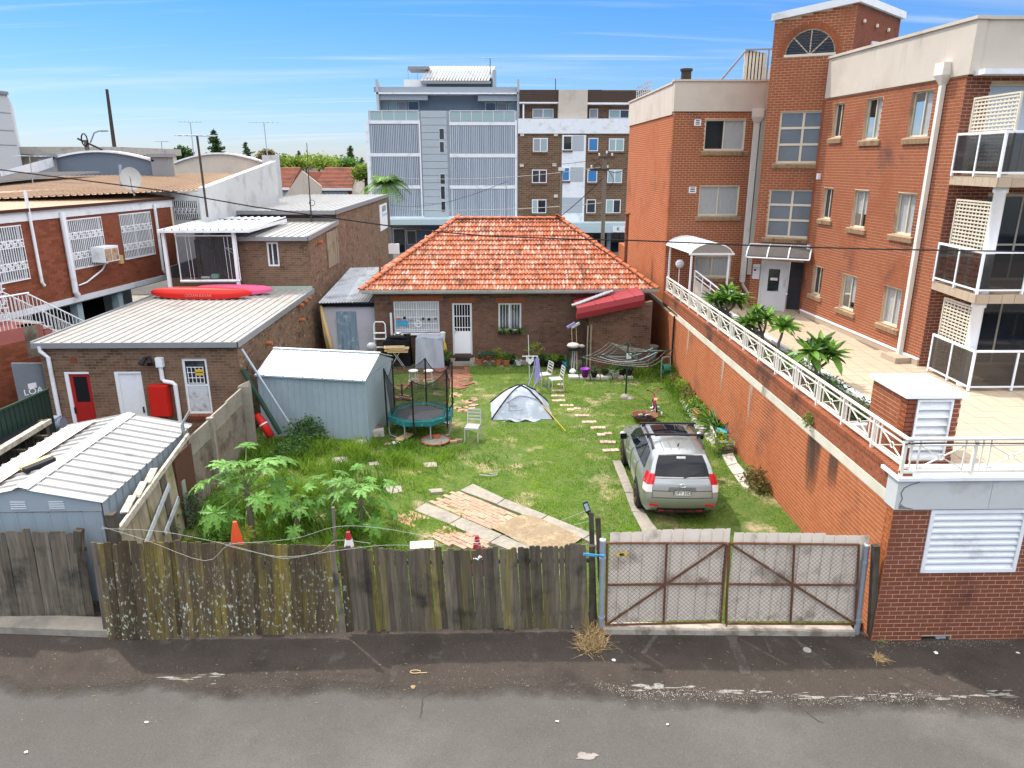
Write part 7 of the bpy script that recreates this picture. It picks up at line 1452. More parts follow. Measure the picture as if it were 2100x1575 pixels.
#child's bicycle
def wheel_(b,c,r,tr,n=20):c=Vector(c);b.tube([c+Vector((0,r*cos(2*pi*i/n),r*sin(2*pi*i/n)))for i in range(n)],tr,6,closed=True)
bp_=G(1344,852);BK=local('childs_bicycle',(bp_.x,bp_.y,0),R(-4),'small pink childrens bicycle with training wheels on the lawn','bicycle');pink=mat('pink_metal',(.50,.04,.13),.4)
for y in(0,.58):
 b=MB();wheel_(b,(0,y,.20),.18,.028);W__=b.build('wheel',M['black'],BK);b=MB();wheel_(b,(0,y,.20),.145,.01)
 for i in range(8):b.tube([(0,y,.20),(0,y+.14*cos(i*pi/4),.2+.14*sin(i*pi/4))],.004,4)
 b.tube([(-.05,y,.2),(.05,y,.2)],.025);b.build('rim',M['alu'],W__)
b=MB();b.tube([(0,0,.2),(0,.22,.22),(0,.50,.48),(0,.52,.56)],.022,6);b.tube([(0,.22,.22),(0,.12,.48)],.02,6);b.tube([(0,0,.2),(0,.13,.44)],.014,6);b.tube([(0,.58,.2),(0,.51,.5)],.018,6);b.build('frame',pink,BK)
b=MB();b.lathe([(.02,0),(.085,.01),(.075,.05),(.02,.06)],(0,.10,.50),10,.8,1.3);b.build('saddle',mat('peach_vinyl',(.62,.34,.20),.5),BK)
b=MB();b.tube([(-.22,.46,.72),(-.08,.50,.66),(0,.52,.56),(.08,.50,.66),(.20,.46,.78)],.014,6);b.build('handlebar',pink,BK)
b=MB();b.tube([(-.26,.44,.72),(-.20,.47,.72)],.022);b.tube([(.24,.44,.80),(.18,.47,.77)],.022);b.build('grip',M['black'],BK)
b=MB();b.tube([(0,.30,.36),(.02,.33,.56)],.03,6);b.build('chain_guard',pink,BK)
for sx in(-1,1):
 b=MB();b.tube([(0,0,.2),(sx*.16,.0,.16),(sx*.19,0,.075)],.01,5);b.build('stay',M['alu'],BK)
 b=MB();b.tube([(sx*.18,0,.07),(sx*.215,0,.07)],.068,12);b.build('training_wheel',M['white_clean'],BK)
b=MB();b.box(-.15,-.08,.20,.26,.17,.20);b.box(.08,.15,.20,.26,.21,.24);b.build('pedal',M['white_clean'],BK)
#fire bowl
fp=G(1323,866);FB_=local('fire_bowl',(fp.x,fp.y+.1,0),0,'rusty round fire bowl with pale sticks in it behind the silver car','fire bowl')
b=MB();b.lathe([(.22,.0),(.36,.10),(.42,.22),(.44,.24),(.40,.22),(.33,.12),(.02,.07)],(0,0,0),22);b.build('bowl',M['rust'],FB_,smooth=True)
b=MB();b.lathe([(.01,.1),(.32,.12),(.01,.13)],(0,0,0),16);b.build('ash',M['black_matt'],FB_)
for a,c in(((-.2,.0),(-.02,.12)),((.0,-.05),(.2,.1)),((-.05,.15),(.15,-.12))):b=MB();b.bar((*a,.22),(*c,.19),.05,.04);props(b.build('kindling',M['timber_cap']if a!=(-.05,.15)else M['black_matt'],FB_))
#chairs, stools, tables
CHM=mat('dull_white_metal',(.47,.47,.46),.5,var=.06)
def slat_chair(loc,rz,label):
 t=local('garden_chair',loc,rz,label,'chair','white metal garden chairs');m=CHM
 b=MB()
 for i in range(5):b.box(-.20,.20,-.20+.082*i,-.20+.082*i+.07,.43,.45)
 b.box(-.21,.21,-.22,-.205,.40,.455);b.build('seat',m,t)
 for x in(-.20,.20):
  b=MB();b.tube([(x,-.21,0),(x,-.19,.44)],.016,6);b.build('leg',m,t)
  b=MB();b.tube([(x,.26,0),(x,.20,.44),(x,.28,.88)],.016,6);b.build('leg',m,t)
 b=MB()
 for z in(.58,.68,.78,.87):b.bar((-.2,.20+.18*(z-.44)*1.0,z),(.2,.20+.18*(z-.44),z),.012,.045)
 b.build('backrest',m,t);return t
p=G(968,905);c1=slat_chair((p.x+.02,p.y+.12,0),R(-10),'white slatted garden chair standing alone near the trampoline')
p=G(1140,800);c2=dup(c1,(p.x,p.y,0),R(-78),'white garden chair nearer the lilac board, seat towards the clothesline');p=G(1116,790);c3=dup(c1,(p.x,p.y,0),R(-70),'white garden chair half hidden behind the lilac board')
lp=G(1100,802);LBD=local('folded_deck_chair',(lp.x,lp.y,0),R(-14),'tall lilac folded deck chair standing beside the white garden chairs','deck chair')
b=MB();b.prism([(-.10,0,.35),(-.03,.02,1.25),(.02,.02,1.28),(.08,.02,1.2),(.12,0,.35)],(0,.05,0));b.build('sling',M['lilac'],LBD)
for s_ in(-1,1):b=MB();b.tube([(s_*.06,.05,1.2),(s_*.13,-.05,.7),(s_*.10-.22,-.35,.02)],.016,6);b.tube([(s_*.08,.05,.9),(s_*.14+.18,.35,.02)],.016,6);b.build('leg',M['lilac'],LBD)
lp=G(1087,778);b=MB();b.grid(lambda u,v:(lp.x+lerp(-.16,.14,u),lp.y+.06*sin(u*9),.95-.22*v-.12*sin(u*pi)),12,5);props(b.build('white_towel',M['white'],smooth=True),'white crumpled towel hung by the lilac chair','towel');b=MB();b.tube([(lp.x-.02,lp.y,0),(lp.x-.08,lp.y,1.75)],.012);b.tube([(lp.x-.3,lp.y,.92),(lp.x+.3,lp.y,.92)],.015);props(b.build('white_pole',M['white']),'thin white pole standing in the lawn by the towel','pole')
def stool(loc,seat_m,hgt,label,group,ring_z,r=.17):
 t=local('bar_stool',loc,ru(-.3,.3),label,'stool',group);b=MB();b.lathe([(.02,hgt-.05),(r,hgt-.045),(r+.01,hgt-.015),(r-.02,hgt),(.02,hgt)],(0,0,0),16);b.build('seat',seat_m,t)
 for k in range(4):a=pi/4+k*pi/2;b=MB();b.tube([(r*.85*cos(a),r*.85*sin(a),hgt-.05),(r*1.25*cos(a),r*1.25*sin(a),0)],.014,6);b.build('leg',M['alu']if ring_z>.3 else M['white'],t)
 b=MB();b.tube([(r*1.12*cos(i*pi/8),r*1.12*sin(i*pi/8),ring_z)for i in range(16)],.011,5,closed=True);b.build('foot_ring',M['alu']if ring_z>.3 else M['white'],t)
redv=mat('maroon_vinyl',(.22,.05,.055),.5)
for u,lb in((868,'red topped bar stool nearer the black cover'),(891,'red topped bar stool nearer the back door')):p=G(u-.0,748);stool((p.x,p.y+.05,0),redv,.76,lb,'red topped bar stools',.33)
for u,lb in((849,'white wooden stool on the left of the pair on the brick patio'),(880,'white wooden stool on the right of the pair on the brick patio')):p=G(u,794);stool((p.x,p.y,0),M['white'],.66,lb,'white stools on the patio',.26,.17)
p=G(815,757);FT=local('folding_table',(p.x,p.y,0),R(4),'folded pale timber slat furniture stacked on crossed legs','folding table')
for i,z in enumerate((.72,.78,.85,.90)):
 for k in range(3):b=MB();o_=(.06,-.05,.1,-.08)[i];b.box(-.42+o_,.40+o_,-.16+.12*k,-.07+.12*k,z,z+.035);b.build('slat',M['timber_yellow']if k!=1 else M['timber_cap'],FT)
for s_ in(-.14,.14):b=MB();b.tube([(-.30,s_,0),(.12,s_,.72)],.012);b.tube([(.32,s_,0),(-.12,s_,.72)],.012);b.build('leg',M['alu'],FT)
#covered barbecues and their surroundings
def cover(loc,wd,dp_,ht,m,label,skew=.0):
 t=local('covered_barbecue',loc,0,label,'barbecue');b=MB()
 def fn(u,v):
  x=(u-.5)*2;a=1-.10*v;X=x*wd/2*a;Y=-dp_/2*a+.02*sin(u*11+v*4)+.015*sin(u*23);Z=ht*v+.05*sin(u*pi)*v+.03*sin(u*7)*v;return(X,Y,Z)
 b.grid(fn,24,14);T=lambda u,v:((u-.5)*wd*.9,lerp(-dp_/2*.9,dp_/2*.9,v),ht+.05*sin(u*pi)+.03*sin(u*7)+.02*sin(v*9));b.grid(T,24,6)
 for sx in(-1,1):b.grid(lambda u,v,sx=sx:(sx*wd/2*(1-.1*v)+.012*sin(u*9),lerp(-dp_/2,dp_/2,u)*(1-.1*v),(ht+.03*sin((1 if sx>0 else 0)*7))*v),8,8)
 b.build('cover',m,t,smooth=True);return t
p=G(815,745);CV1=cover((p.x+.05,29.0,0),1.15,.7,1.05,M['black_matt'],'black covered barbecue with a white mountain emblem under the kitchen window')
p2=G(883,748);CV2=cover((p2.x+.02,28.75,0),1.18,.75,1.22,M['grey_cover'],'pale grey covered barbecue beside the back door')
for txt,sz,z in(('TRAEGER',.10,.70),):me=text_mesh(txt,sz,.002);me.materials.clear();me.materials.append(M['white_clean']);place('lettering',me,CV1,Matrix.Translation((.18,-.375,z))@Matrix.Rotation(R(90),4,'X'))
b=MB();b.poly([(-.02,-.37,.78),(.10,-.37,.86),(.15,-.37,.82),(.22,-.37,.89),(.32,-.37,.83),(.38,-.37,.78),(.30,-.37,.80),(.20,-.37,.84),(.1,-.37,.81)]);b.build('emblem',M['white_clean'],CV1)
b=MB();q=hf.at(828,684);b.fr=hf;b.flip=True;
for x0_,x1_,z0_,z1_ in((q[0]-.5,q[0]+.2,1.18,1.22),):b.box(x0_,x1_,.35,.7,z0_,z1_)
props(b.build('side_shelf',M['black']),'black shelf behind the covered barbecue holding pots','shelf')
for u,m,r,lb in((816,'alu',.15,'silver bowl on the shelf under the kitchen window'),(831,'black',.09,'black pan on the shelf under the kitchen window'),(838,'bark_dark',.10,'dark pot on the shelf under the kitchen window')):
 p=PY(u,682,28.95);b=MB();b.lathe([(r*.5,0),(r,r*.8),(r*.95,r*.8),(r*.45,.02)],(p.x,28.95,1.225),12);props(b.build('bowl',M[m]),lb,'bowl')
p=PY(908,690,28.9);b=MB();b.lathe([(.06,-.3),(.11,.1),(.12,.17),(.05,.20)],(p.x,28.9,p.z),10);b.tube([(p.x,28.9,p.z-.3),(p.x+.05,28.85,p.z-.75)],.015);props(b.build('furled_umbrella',M['zinc_white']),'white wrapped umbrella head beside the pale grey cover','umbrella')
p=PY(912,712,28.8);b=MB();b.lathe([(.02,-.25),(.09,-.1),(.07,.1),(.02,.25)],(p.x,28.8,p.z),8);props(b.build('yellow_flag',M['yellow']),'yellow and red furled cloth hanging by the grey cover','cloth')
p=PY(782,700,29.2);LD=thing('step_ladder','white folding step ladder leaning on the house wall','ladder',(p.x,29.1,0));b=MB();zt_=PY(782,660,29.2).z;b.tube([(p.x-.30,29.15,.2),(p.x-.27,29.2,zt_-.1),(p.x-.2,29.2,zt_),(p.x+.12,29.2,zt_),(p.x+.19,29.2,zt_-.1),(p.x+.22,29.15,.2)],.025,7);b.build('rail',M['white_clean'],LD)
for z in(.7,1.05,1.3):b=MB();b.box(p.x-.28,p.x+.2,29.05,29.2,z,z+.03);b.build('step',M['white'],LD)
p=PY(803,660,29.3);b=MB();b.box(p.x-.06,p.x+.02,29.3,29.4,.9,2.1);props(b.build('folded_sunshade',M['zinc_white']),'narrow white folded screen left of the kitchen window','screen')
p=G(1003,752);GT=local('green_table',(p.x,p.y,0),R(3),'small folding green slat table beside the back step','table')
for k in range(5):b=MB();b.box(-.33,.33,-.20+.085*k,-.20+.085*k+.07,.52,.54);b.build('slat',M['darkgreen'],GT)
for s_ in(-.18,.18):b=MB();b.tube([(-.25,s_,0),(.22,s_,.52)],.011);b.tube([(.25,s_,0),(-.22,s_,.52)],.011);b.build('leg',M['black'],GT)
p=PY(1180,720,27.9);CS=thing('potting_stand','tall narrow stand with brooms and a sack on top by the outhouse','stand',(p.x,27.6,0));zt_=PY(1180,713,27.6).z
for x in(-.30,.28):
 for y in(27.45,27.8):b=MB();b.box(p.x+x-.02,p.x+x+.02,y-.02,y+.02,0,zt_);b.build('leg',M['darkgreen'],CS)
b=MB();b.box(p.x-.33,p.x+.31,27.4,27.85,zt_-.08,zt_);b.build('shelf',M['black'],CS)
b=MB();sphere(b,(p.x-.12,27.6,zt_+.09),.26,.42);props(b.build('sack',M['concrete_pale'],smooth=True),'pale sack lying on the potting stand','sack');b=MB();sphere(b,(p.x+.2,27.6,zt_+.06),.14,.5);props(b.build('grey_bag',M['concrete'],smooth=True),'small grey bag at the right end of the potting stand','bag')
for x,m,lb in((-.16,'lilac','broom with a purple head leaning at the potting stand'),(.02,'zinc_white','broom with a white head leaning at the potting stand')):
 b=MB();b.tube([(p.x+x+.1,27.9,.1),(p.x+x,28.1,zt_+.75)],.014);o=b.build('broom',M['timber_yellow']);props(o,lb,'broom','brooms by the outhouse');WO[o]=Vector((0,0,0));b=MB();b.bar((p.x+x-.17,28.1,zt_+.70),(p.x+x+.14,28.1,zt_+.88),.08,.09);b.build('bristle_head',M[m],o)
for i in range(3):b=MB();b.tube([(p.x-.2+.12*i,27.5,0),(p.x-.12+.06*i,27.7,zt_-.12)],.02);props(b.build('trestle',M['alu'],CS))
b=MB();sphere(b,(p.x-.14,27.4,.12),.14,.8);props(b.build('white_rag',M['white_clean']),'white rag lying under the potting stand','rag')
#white pavers along the outhouse with pots, purple bucket
for j,(u0,u1)in enumerate(((1167,1188),(1190,1210),(1212,1232),(1234,1256),(1258,1280),(1282,1299))):q0,q1=G(u0,777),G(u1,777);b=MB();b.box(q0.x,q1.x-.02,q0.y-.02,q0.y+.38,-.02,.075);b.build('concrete_slab',M['concrete_pale'],PAV)
q0,q1=G(1167,777),G(1299,777);exrect(q0.x,q1.x,q0.y,q0.y+.4)
def pot(b,r,h,n=14):b.lathe([(r*.70,0),(r,h*.86),(r*1.08,h*.86),(r*1.08,h),(r*.92,h),(r*.88,h*.86),(.01,h*.84)],(0,0,0),n)
p=G(1200,774,.07);PB=local('purple_bucket',(p.x,p.y+.1,.075),0,'bright purple plastic pot standing on the white pavers','pot');b=MB();pot(b,.165,.33,18);b.build('bucket',M['purple'],PB,smooth=True)
#hose reel stand on the right
p=G(1368,778);HR2=local('hose_trolley',(p.x-.05,p.y,0),R(8),'hose trolley with green hose wound on a pale frame by the red wall','hose trolley');b=MB();b.tube([(-.2,0,0),(-.17,.1,.8),(-.14,.1,.86),(.14,.1,.86),(.17,.1,.8),(.2,0,0)],.018,6);b.build('frame',M['galv'],HR2)
b=MB();
for i in range(6):wheel_(b,(-.11+.044*i,.05,.42),.15,.022,14)
b.build('hose',mat('green_garden_hose',(.05,.20,.13),.5),HR2)
#clutter round the trampoline
def slabthing(u,v,sx,sy,sz,m,name,label,cat,rz=0,z=0):p=G(u,v,z);b=MB();b.obox((p.x,p.y,z+sz/2),(sx/2*cos(rz),sx/2*sin(rz),0),(-sy/2*sin(rz),sy/2*cos(rz),0),(0,0,sz/2));return props(b.build(name,M[m]),label,cat)
p=G(893,905);DL=local('old_lid',(p.x,p.y,0),0,'round pale lid with a red rim lying in the grass','lid');b=MB();b.lathe([(.01,.03),(.42,.03),(.42,.045),(.01,.06)],(0,0,0),24);b.build('disc',M['concrete'],DL);b=MB();b.tube([(.43*cos(i*pi/12),.43*sin(i*pi/12),.05)for i in range(24)],.022,6,closed=True);b.build('rim',mat('faded_red_rim',(.34,.07,.07),.6),DL)
slabthing(895,898,.2,.11,.08,'brick_orange','loose_brick','red brick lying on the round lid','brick',.3,.06);slabthing(930,908,.21,.11,.07,'paving_pink','loose_brick','pink brick lying right of the round lid','brick',.2);slabthing(941,905,.2,.1,.07,'paving_pink','loose_brick','second pink brick, right of the pink brick by the lid','brick',-.3)
slabthing(829,897,.26,.6,.04,'timber_yellow','timber_offcut','orange yellow board lying under the trampoline edge','board',-.45,.04);slabthing(812,908,.2,.18,.02,'paper','litter_sheet','white scrap lying below the trampoline leg','litter',.4);slabthing(795,911,.18,.14,.02,'paving_pink','litter_sheet','pink scrap lying left of the white scrap','litter',.2)
slabthing(776,893,.34,.30,.20,'concrete_pale','concrete_block','pale concrete block beside the shed corner','block',.2);slabthing(772,882,.3,.26,.16,'concrete_dark','concrete_block','dark concrete block behind the pale one by the shed','block',.5,.1)
p=G(741,908);b=MB();sphere(b,(p.x,p.y,.02),.19,.45);props(b.build('white_rock',M['concrete_pale']),'white rounded rock at the right front corner of the shed','rock')
p=G(825,818);b=MB();
for k in range(7):a=ru(-.5,.5);b.tone=rnd();b.obox((p.x+ru(-.35,.35),p.y+ru(-.15,.15),.03+.05*(k%2)),(.2*cos(a),.2*sin(a),0),(-.05*sin(a),.05*cos(a),0),(0,0,.03))
BP=b.build('brick_pile',M['paving_pink']);props(BP,'low pile of loose bricks seen through the trampoline net','brick pile');b=MB();b.tube([(p.x,p.y,0),(p.x,p.y,.55)],.035);props(b.build('short_post',M['bark_dark']),'short dark post standing in the brick pile','post')
p=G(808,838);WC=local('wire_trolley',(p.x-.2,p.y,0),0,'white wire trolley squeezed between shed and trampoline','trolley');b=MB()
for z in(.1,.4,.7):b.tube([(.2*cos(i*pi/6),.15*sin(i*pi/6),z)for i in range(12)],.014,5,closed=True)
for i in range(6):a=i*pi/3;b.tube([(.2*cos(a),.15*sin(a),0),(.2*cos(a),.15*sin(a),.75)],.01,4)
b.build('frame',M['white_clean'],WC)
p=G(1003,978);b=MB();b.tube([(p.x-.25,p.y+.05,.04),(p.x,p.y-.06,.06),(p.x+.2,p.y,.05),(p.x+.22,p.y+.12,.05),(p.x,p.y+.1,.05)],.018,5);props(b.build('loose_hose',M['wire_pale']),'short pale hose loop lying in the grass','hose')
slabthing(1048,1078,.27,.17,.02,'zinc_dark','drain_grate','grey square drain grate lying on the bare soil','grate',.3,0);slabthing(865,1118,.5,.3,.02,'paper','white_board','white board lying flat just behind the paling fence','board',.1,.1)
#crate, blue chair, terracotta planter by the wall
p=G(1490,928);CRT=local('milk_crate',(p.x,p.y+.18,0),R(4),'grey plastic milk crate full of leaves by the red wall','crate');b=MB();w2_=.19
for z in(0,.10,.20,.27):
 for q in((-w2_,w2_,-w2_,-w2_+.014),(-w2_,w2_,w2_-.014,w2_),(-w2_,-w2_+.014,-w2_+.014,w2_-.014),(w2_-.014,w2_,-w2_+.014,w2_-.014)):b.box(q[0],q[1],q[2],q[3],z,z+.03)
for i in range(7):
 x=lerp(-w2_+.01,w2_-.01,i/6)
 for z0_ in(.03,.13,.23):b.box(x-.008,x+.008,-w2_+.001,-w2_+.011,z0_,z0_+.07);b.box(-w2_+.001,-w2_+.011,x-.008,x+.008,z0_,z0_+.07)
b.box(-w2_+.02,w2_-.02,-w2_+.02,w2_-.02,.16,.22);b.build('crate',mat('grey_crate',(.22,.21,.18),.6,var=.1),CRT)
p=G(1482,905);BC=local('blue_chair',(p.x,p.y+.15,0),R(-115),'small blue plastic childrens chair against the red wall','chair');b=MB();b.box(-.17,.17,-.17,.17,.27,.30);b.build('seat',M['blue'],BC);b=MB();b.prism([(-.15,.16,.30),(.15,.16,.30),(.16,.22,.56),(.10,.24,.68),(-.10,.24,.68),(-.16,.22,.56)],(0,.03,0));b.build('backrest',M['blue'],BC)
for x in(-.15,.15):
 for y in(-.15,.15):b=MB();b.tube([(x,y,0),(x*.9,y*.9,.27)],[.022,.028],6);b.build('leg',M['blue'],BC)
p=G(1440,867);TP=local('square_planter',(p.x,p.y+.12,0),R(5),'square terracotta planter at the end of the flower bed','planter');b=MB();b.add([(-.18,-.18,0),(.18,-.18,0),(.18,.18,0),(-.18,.18,0),(-.24,-.24,.36),(.24,-.24,.36),(.24,.24,.36),(-.24,.24,.36),(-.20,-.20,.36),(.20,-.20,.36),(.20,.20,.36),(-.20,.20,.36),(-.19,-.19,.28),(.19,-.19,.28),(.19,.19,.28),(-.19,.19,.28)],[(0,1,5,4),(1,2,6,5),(2,3,7,6),(3,0,4,7),(4,5,9,8),(5,6,10,9),(6,7,11,10),(7,4,8,11),(8,9,13,12),(9,10,14,13),(10,11,15,14),(11,8,12,15)]);b.build('pot',M['terracotta'],TP);b=MB();b.box(-.19,.19,-.19,.19,.26,.285);b.build('soil',M['soil_dark'],TP)
P,Q=G(1442,872,.0),G(1460,915,0);b=MB();b.bar(P+Vector((.1,0,.14)),Q+Vector((.1,0,.14)),.05,.3);props(b.build('trough',M['concrete_pale']),'long pale trough in front of the strap-leaved clump','trough')
b=MB();b.lathe([(.2,0),(.24,.75),(.28,.78),(.28,.85),(.02,.9)],(6.3,28.6,0),14);props(b.build('water_drum',M['zinc_mid']),'grey lidded drum in the gap right of the outhouse','drum')
b=MB();b.box(6.78,6.84,27.2,27.26,0,2.35);props(b.build('dark_pipe',M['black']),'thin black pipe up the corner of the retaining wall','pipe')
#paling fence, gate
def paling_mesh(w,h,m,tone,nick=.02,t=.018,cut_=0):b=MB();b.tone=tone;b.prism([(-w/2,0,0),(w/2,0,cut_),(w/2,0,h-nick),(w/2-nick,0,h),(-w/2+nick,0,h-nick*.2),(-w/2,0,h-nick*1.2)],(0,t,0));return b
def fence(name,label,u0,u1,tops,bots,Yb,m,wmean,lean,seed,rot=0.0,rails=True):
 rg=random.Random(seed);p0,p1=PY(u0,bots[0],Yb),PY(u1,bots[-1],Yb);t=thing(name,label,'fence',((p0.x+p1.x)/2,Yb,p0.z),'weathered paling fence sections along the road');n=int(round((p1.x-p0.x)/wmean));x=p0.x
 def prof(tab,f,yy):k=f*(len(tab)-1);i=min(int(k),len(tab)-2);return PY(lerp(u0,u1,f),lerp(tab[i],tab[i+1],k-i),yy).z
 ws=[rg.uniform(.82,1.18)for _ in range(n)];sc=(p1.x-p0.x)/sum(ws)
 for i in range(n):
  w=ws[i]*sc;f=(x+w/2-p0.x)/(p1.x-p0.x);zb,zt_=prof(bots,f,Yb),prof(tops,f,Yb+lean);h=zt_-zb+rg.uniform(-.035,.02)
  b=paling_mesh(w-rg.uniform(.001,.006),h,m,min(1,max(0,rg.gauss(.5,.28))),rg.uniform(.012,.03),.018,rg.uniform(-.01,.02));me=b.mesh('paling',M[m]);
  sh=Matrix.Identity(4);sh[1][2]=lean/h;sh[0][2]=rot*(1-f*.0)+rg.uniform(-.008,.008)
  for v in me.vertices:v.co=sh@v.co
  place('paling',me,t,Matrix.Translation(Vector((x+w/2,Yb+rg.uniform(-.008,.008),zb+rg.choice([0,0,0,.03,.05])*rg.random()))-WO[t]));x+=w
 if rails:
  for k in(.18,.80):
   a,c=p0.copy(),p1.copy();a.z=lerp(prof(bots,0,Yb),prof(tops,0,Yb+lean),k);c.z=lerp(prof(bots,1,Yb),prof(tops,1,Yb+lean),k);b=MB();b.bar((a.x,Yb+.06+lean*k,a.z),(c.x,Yb+.06+lean*k,c.z),.05,.08);b.build('rail',M['timber_old'],t)
 return t
F1=fence('paling_fence','grey weathered paling fence section at the far left in front of the pale blue shed',-60,196,(1094,1090,1090),(1275,1276,1279),11.98,'timber_old',.150,.10,1)
F2=fence('paling_fence','mossy lichen-spotted paling fence section in front of the papaya trees',222,690,(1116,1110,1112,1116,1120),(1318,1312,1305,1302,1297),11.42,'timber_lichen',.112,.12,2,.02)
F3=fence('paling_fence','dark grey paling fence section ending at the gate post',716,1208,(1122,1126,1126,1122,1116),(1296,1295,1292,1291,1291),11.50,'timber_mid',.102,.08,3,-.05)
#leaning loose palings at the gaps between the sections
for i,(ub,vb,ut,vt,Yd,m,lb)in enumerate([(222,1315,192,1112,11.55,'timber_old','loose grey paling leaning left at the start of the mossy section'),(238,1316,205,1114,11.5,'timber_old','second loose paling, leaning beside the first at the mossy section'),(704,1296,680,1118,11.4,'timber_old','leaning paling at the left edge of the dark fence gap'),(716,1296,700,1122,11.46,'timber_lichen','mossy paling leaning into the dark fence gap')]):
 P,Q=PY(ub,vb,Yd),PY(ut,vt,Yd+.08);b=MB();b.tone=rnd();b.bar(P,Q,.105,.02,up=(0,1,0));props(b.build('loose_paling',M[m]),lb,'paling','loose palings at the fence gaps')
def post(ub,vb,ut,vt,Yd,w,m,label,name='fence_post',d=None):P,Q=PY(ub,vb,Yd),PY(ut,vt,Yd);b=MB();b.bar(P-Vector((0,0,.1)),Q,w,d or w,up=(0,1,0));return props(b.build(name,M[m]),label,'post')
post(160,1280,162,1086,12.12,.13,'timber_old','stubby old fence post at the end of the left section')
post(1221,1300,1212,1050,11.72,.085,'timber_old','tall split post behind the fence end holding the solar light');post(1232,1180,1226,1060,11.95,.09,'timber_old','broken dark paling stub behind the split post')
post(1213,1297,1214,1118,11.62,.10,'timber_old','square end post of the dark fence beside the gate');post(688,1130,683,1040,12.3,.05,'bark','thin bare stick behind the mossy fence','stick')
pp=PY(1203,1040,11.72);SLT=thing('solar_light','small black solar light on top of the split fence post','light',pp);b=MB();b.obox(pp,(.045,0,.02),(0,.02,.0),(-.03,.02,.085));b.build('housing',M['black'],SLT);b=MB();b.obox(pp+Vector((0,-.022,.008)),(.030,0,.013),(0,.003,.0),(-.022,.013,.06));b.build('panel',mat('solar_panel',(.30,.36,.42),.2),SLT);b=MB();b.tube([pp+Vector((0,0,-.08)),pp+Vector((.05,0,-.16))],.015);b.build('bracket',M['black'],SLT)
#pale wires strung along the fence tops
for pts,lb in(([(208,1080),(300,1108),(420,1150),(470,1117),(540,1112)],'drooping pale wire loop at the left of the mossy fence'),([(208,1084),(330,1090),(462,1116),(560,1142),(600,1144),(660,1130),(690,1108),(760,1114)],'long sagging pale wire across the mossy fence'),([(462,1118),(520,1132),(590,1142),(700,1128),(790,1118),(900,1118),(1010,1102),(1100,1085),(1205,1046)],'pale wire from the mossy fence up to the split post'),([(470,1115),(600,1105),(690,1080),(780,1083),(900,1104),(1010,1122)],'upper pale wire over the papaya trees'),([(980,1120),(1090,1100),(1208,1068)],'short pale wire from the fence to the split post')):
 P=[PY(u,v,11.38)for u,v in pts];Pp=[]
 for i in range(len(P)-1):
  for k in range(4):
   t=k/4;a=P[max(i-1,0)];d=P[min(i+2,len(P)-1)];Pp.append(.5*((2*P[i])+(P[i+1]-a)*t+(2*a-5*P[i]+4*P[i+1]-d)*t*t+(3*P[i]-a-3*P[i+1]+d)*t**3))
 Pp.append(P[-1]);wire_(Pp,.0038,lb,'wire_pale')
P=PY(1196,1138,11.40);Q=PY(1240,1138,11.40);b=MB();b.tube([P,(P+Q)/2+Vector((0,-.02,-.01)),Q],.014,6);b.tube([P+Vector((0,0,.03)),Q+Vector((.0,-.03,.0))],.012,6);b.tube([P+Vector((.25,0,-.02)),Q+Vector((0,0,-.05))],.010,6);props(b.build('blue_rope',M['blue_rope']),'blue rope tied between the fence end and gate post','rope')
#gate
GT_=thing('chain_wire_gate','rusty double chain-wire gate backed with cream ribbed sheets','gate',(4.2,11.5,-.25));gY=11.5
gateposts=[]
for(ub,vb,ut,vt,lb)in((1233,1293,1236,1106,'grey steel gate post at the left with blue rope'),(1757,1297,1778,1116,'grey steel gate post at the right by the brick wall')):
 P,Q=PY(ub,vb,gY),PY(ut,vt,gY);PT=thing('gate_post',lb,'post',P,'steel gate posts');b=MB();b.tube([P-Vector((0,0,.1)),Q],.052,12);b.build('post',M['galv'],PT);b=MB();b.tube([Q-Vector((0,0,.03)),Q],.057,12);b.build('rim',M['zinc_white'],PT)
 for k in(.15,.8):c=P.lerp(Q,k);b=MB();b.tube([c-Vector((0,0,.025)),c+Vector((0,0,.025))],.064,10);b.build('hinge_band',M['galv'],PT)
post(1788,1292,1796,1118,11.36,.11,'timber_old','dark timber post between the gate and the brick corner')
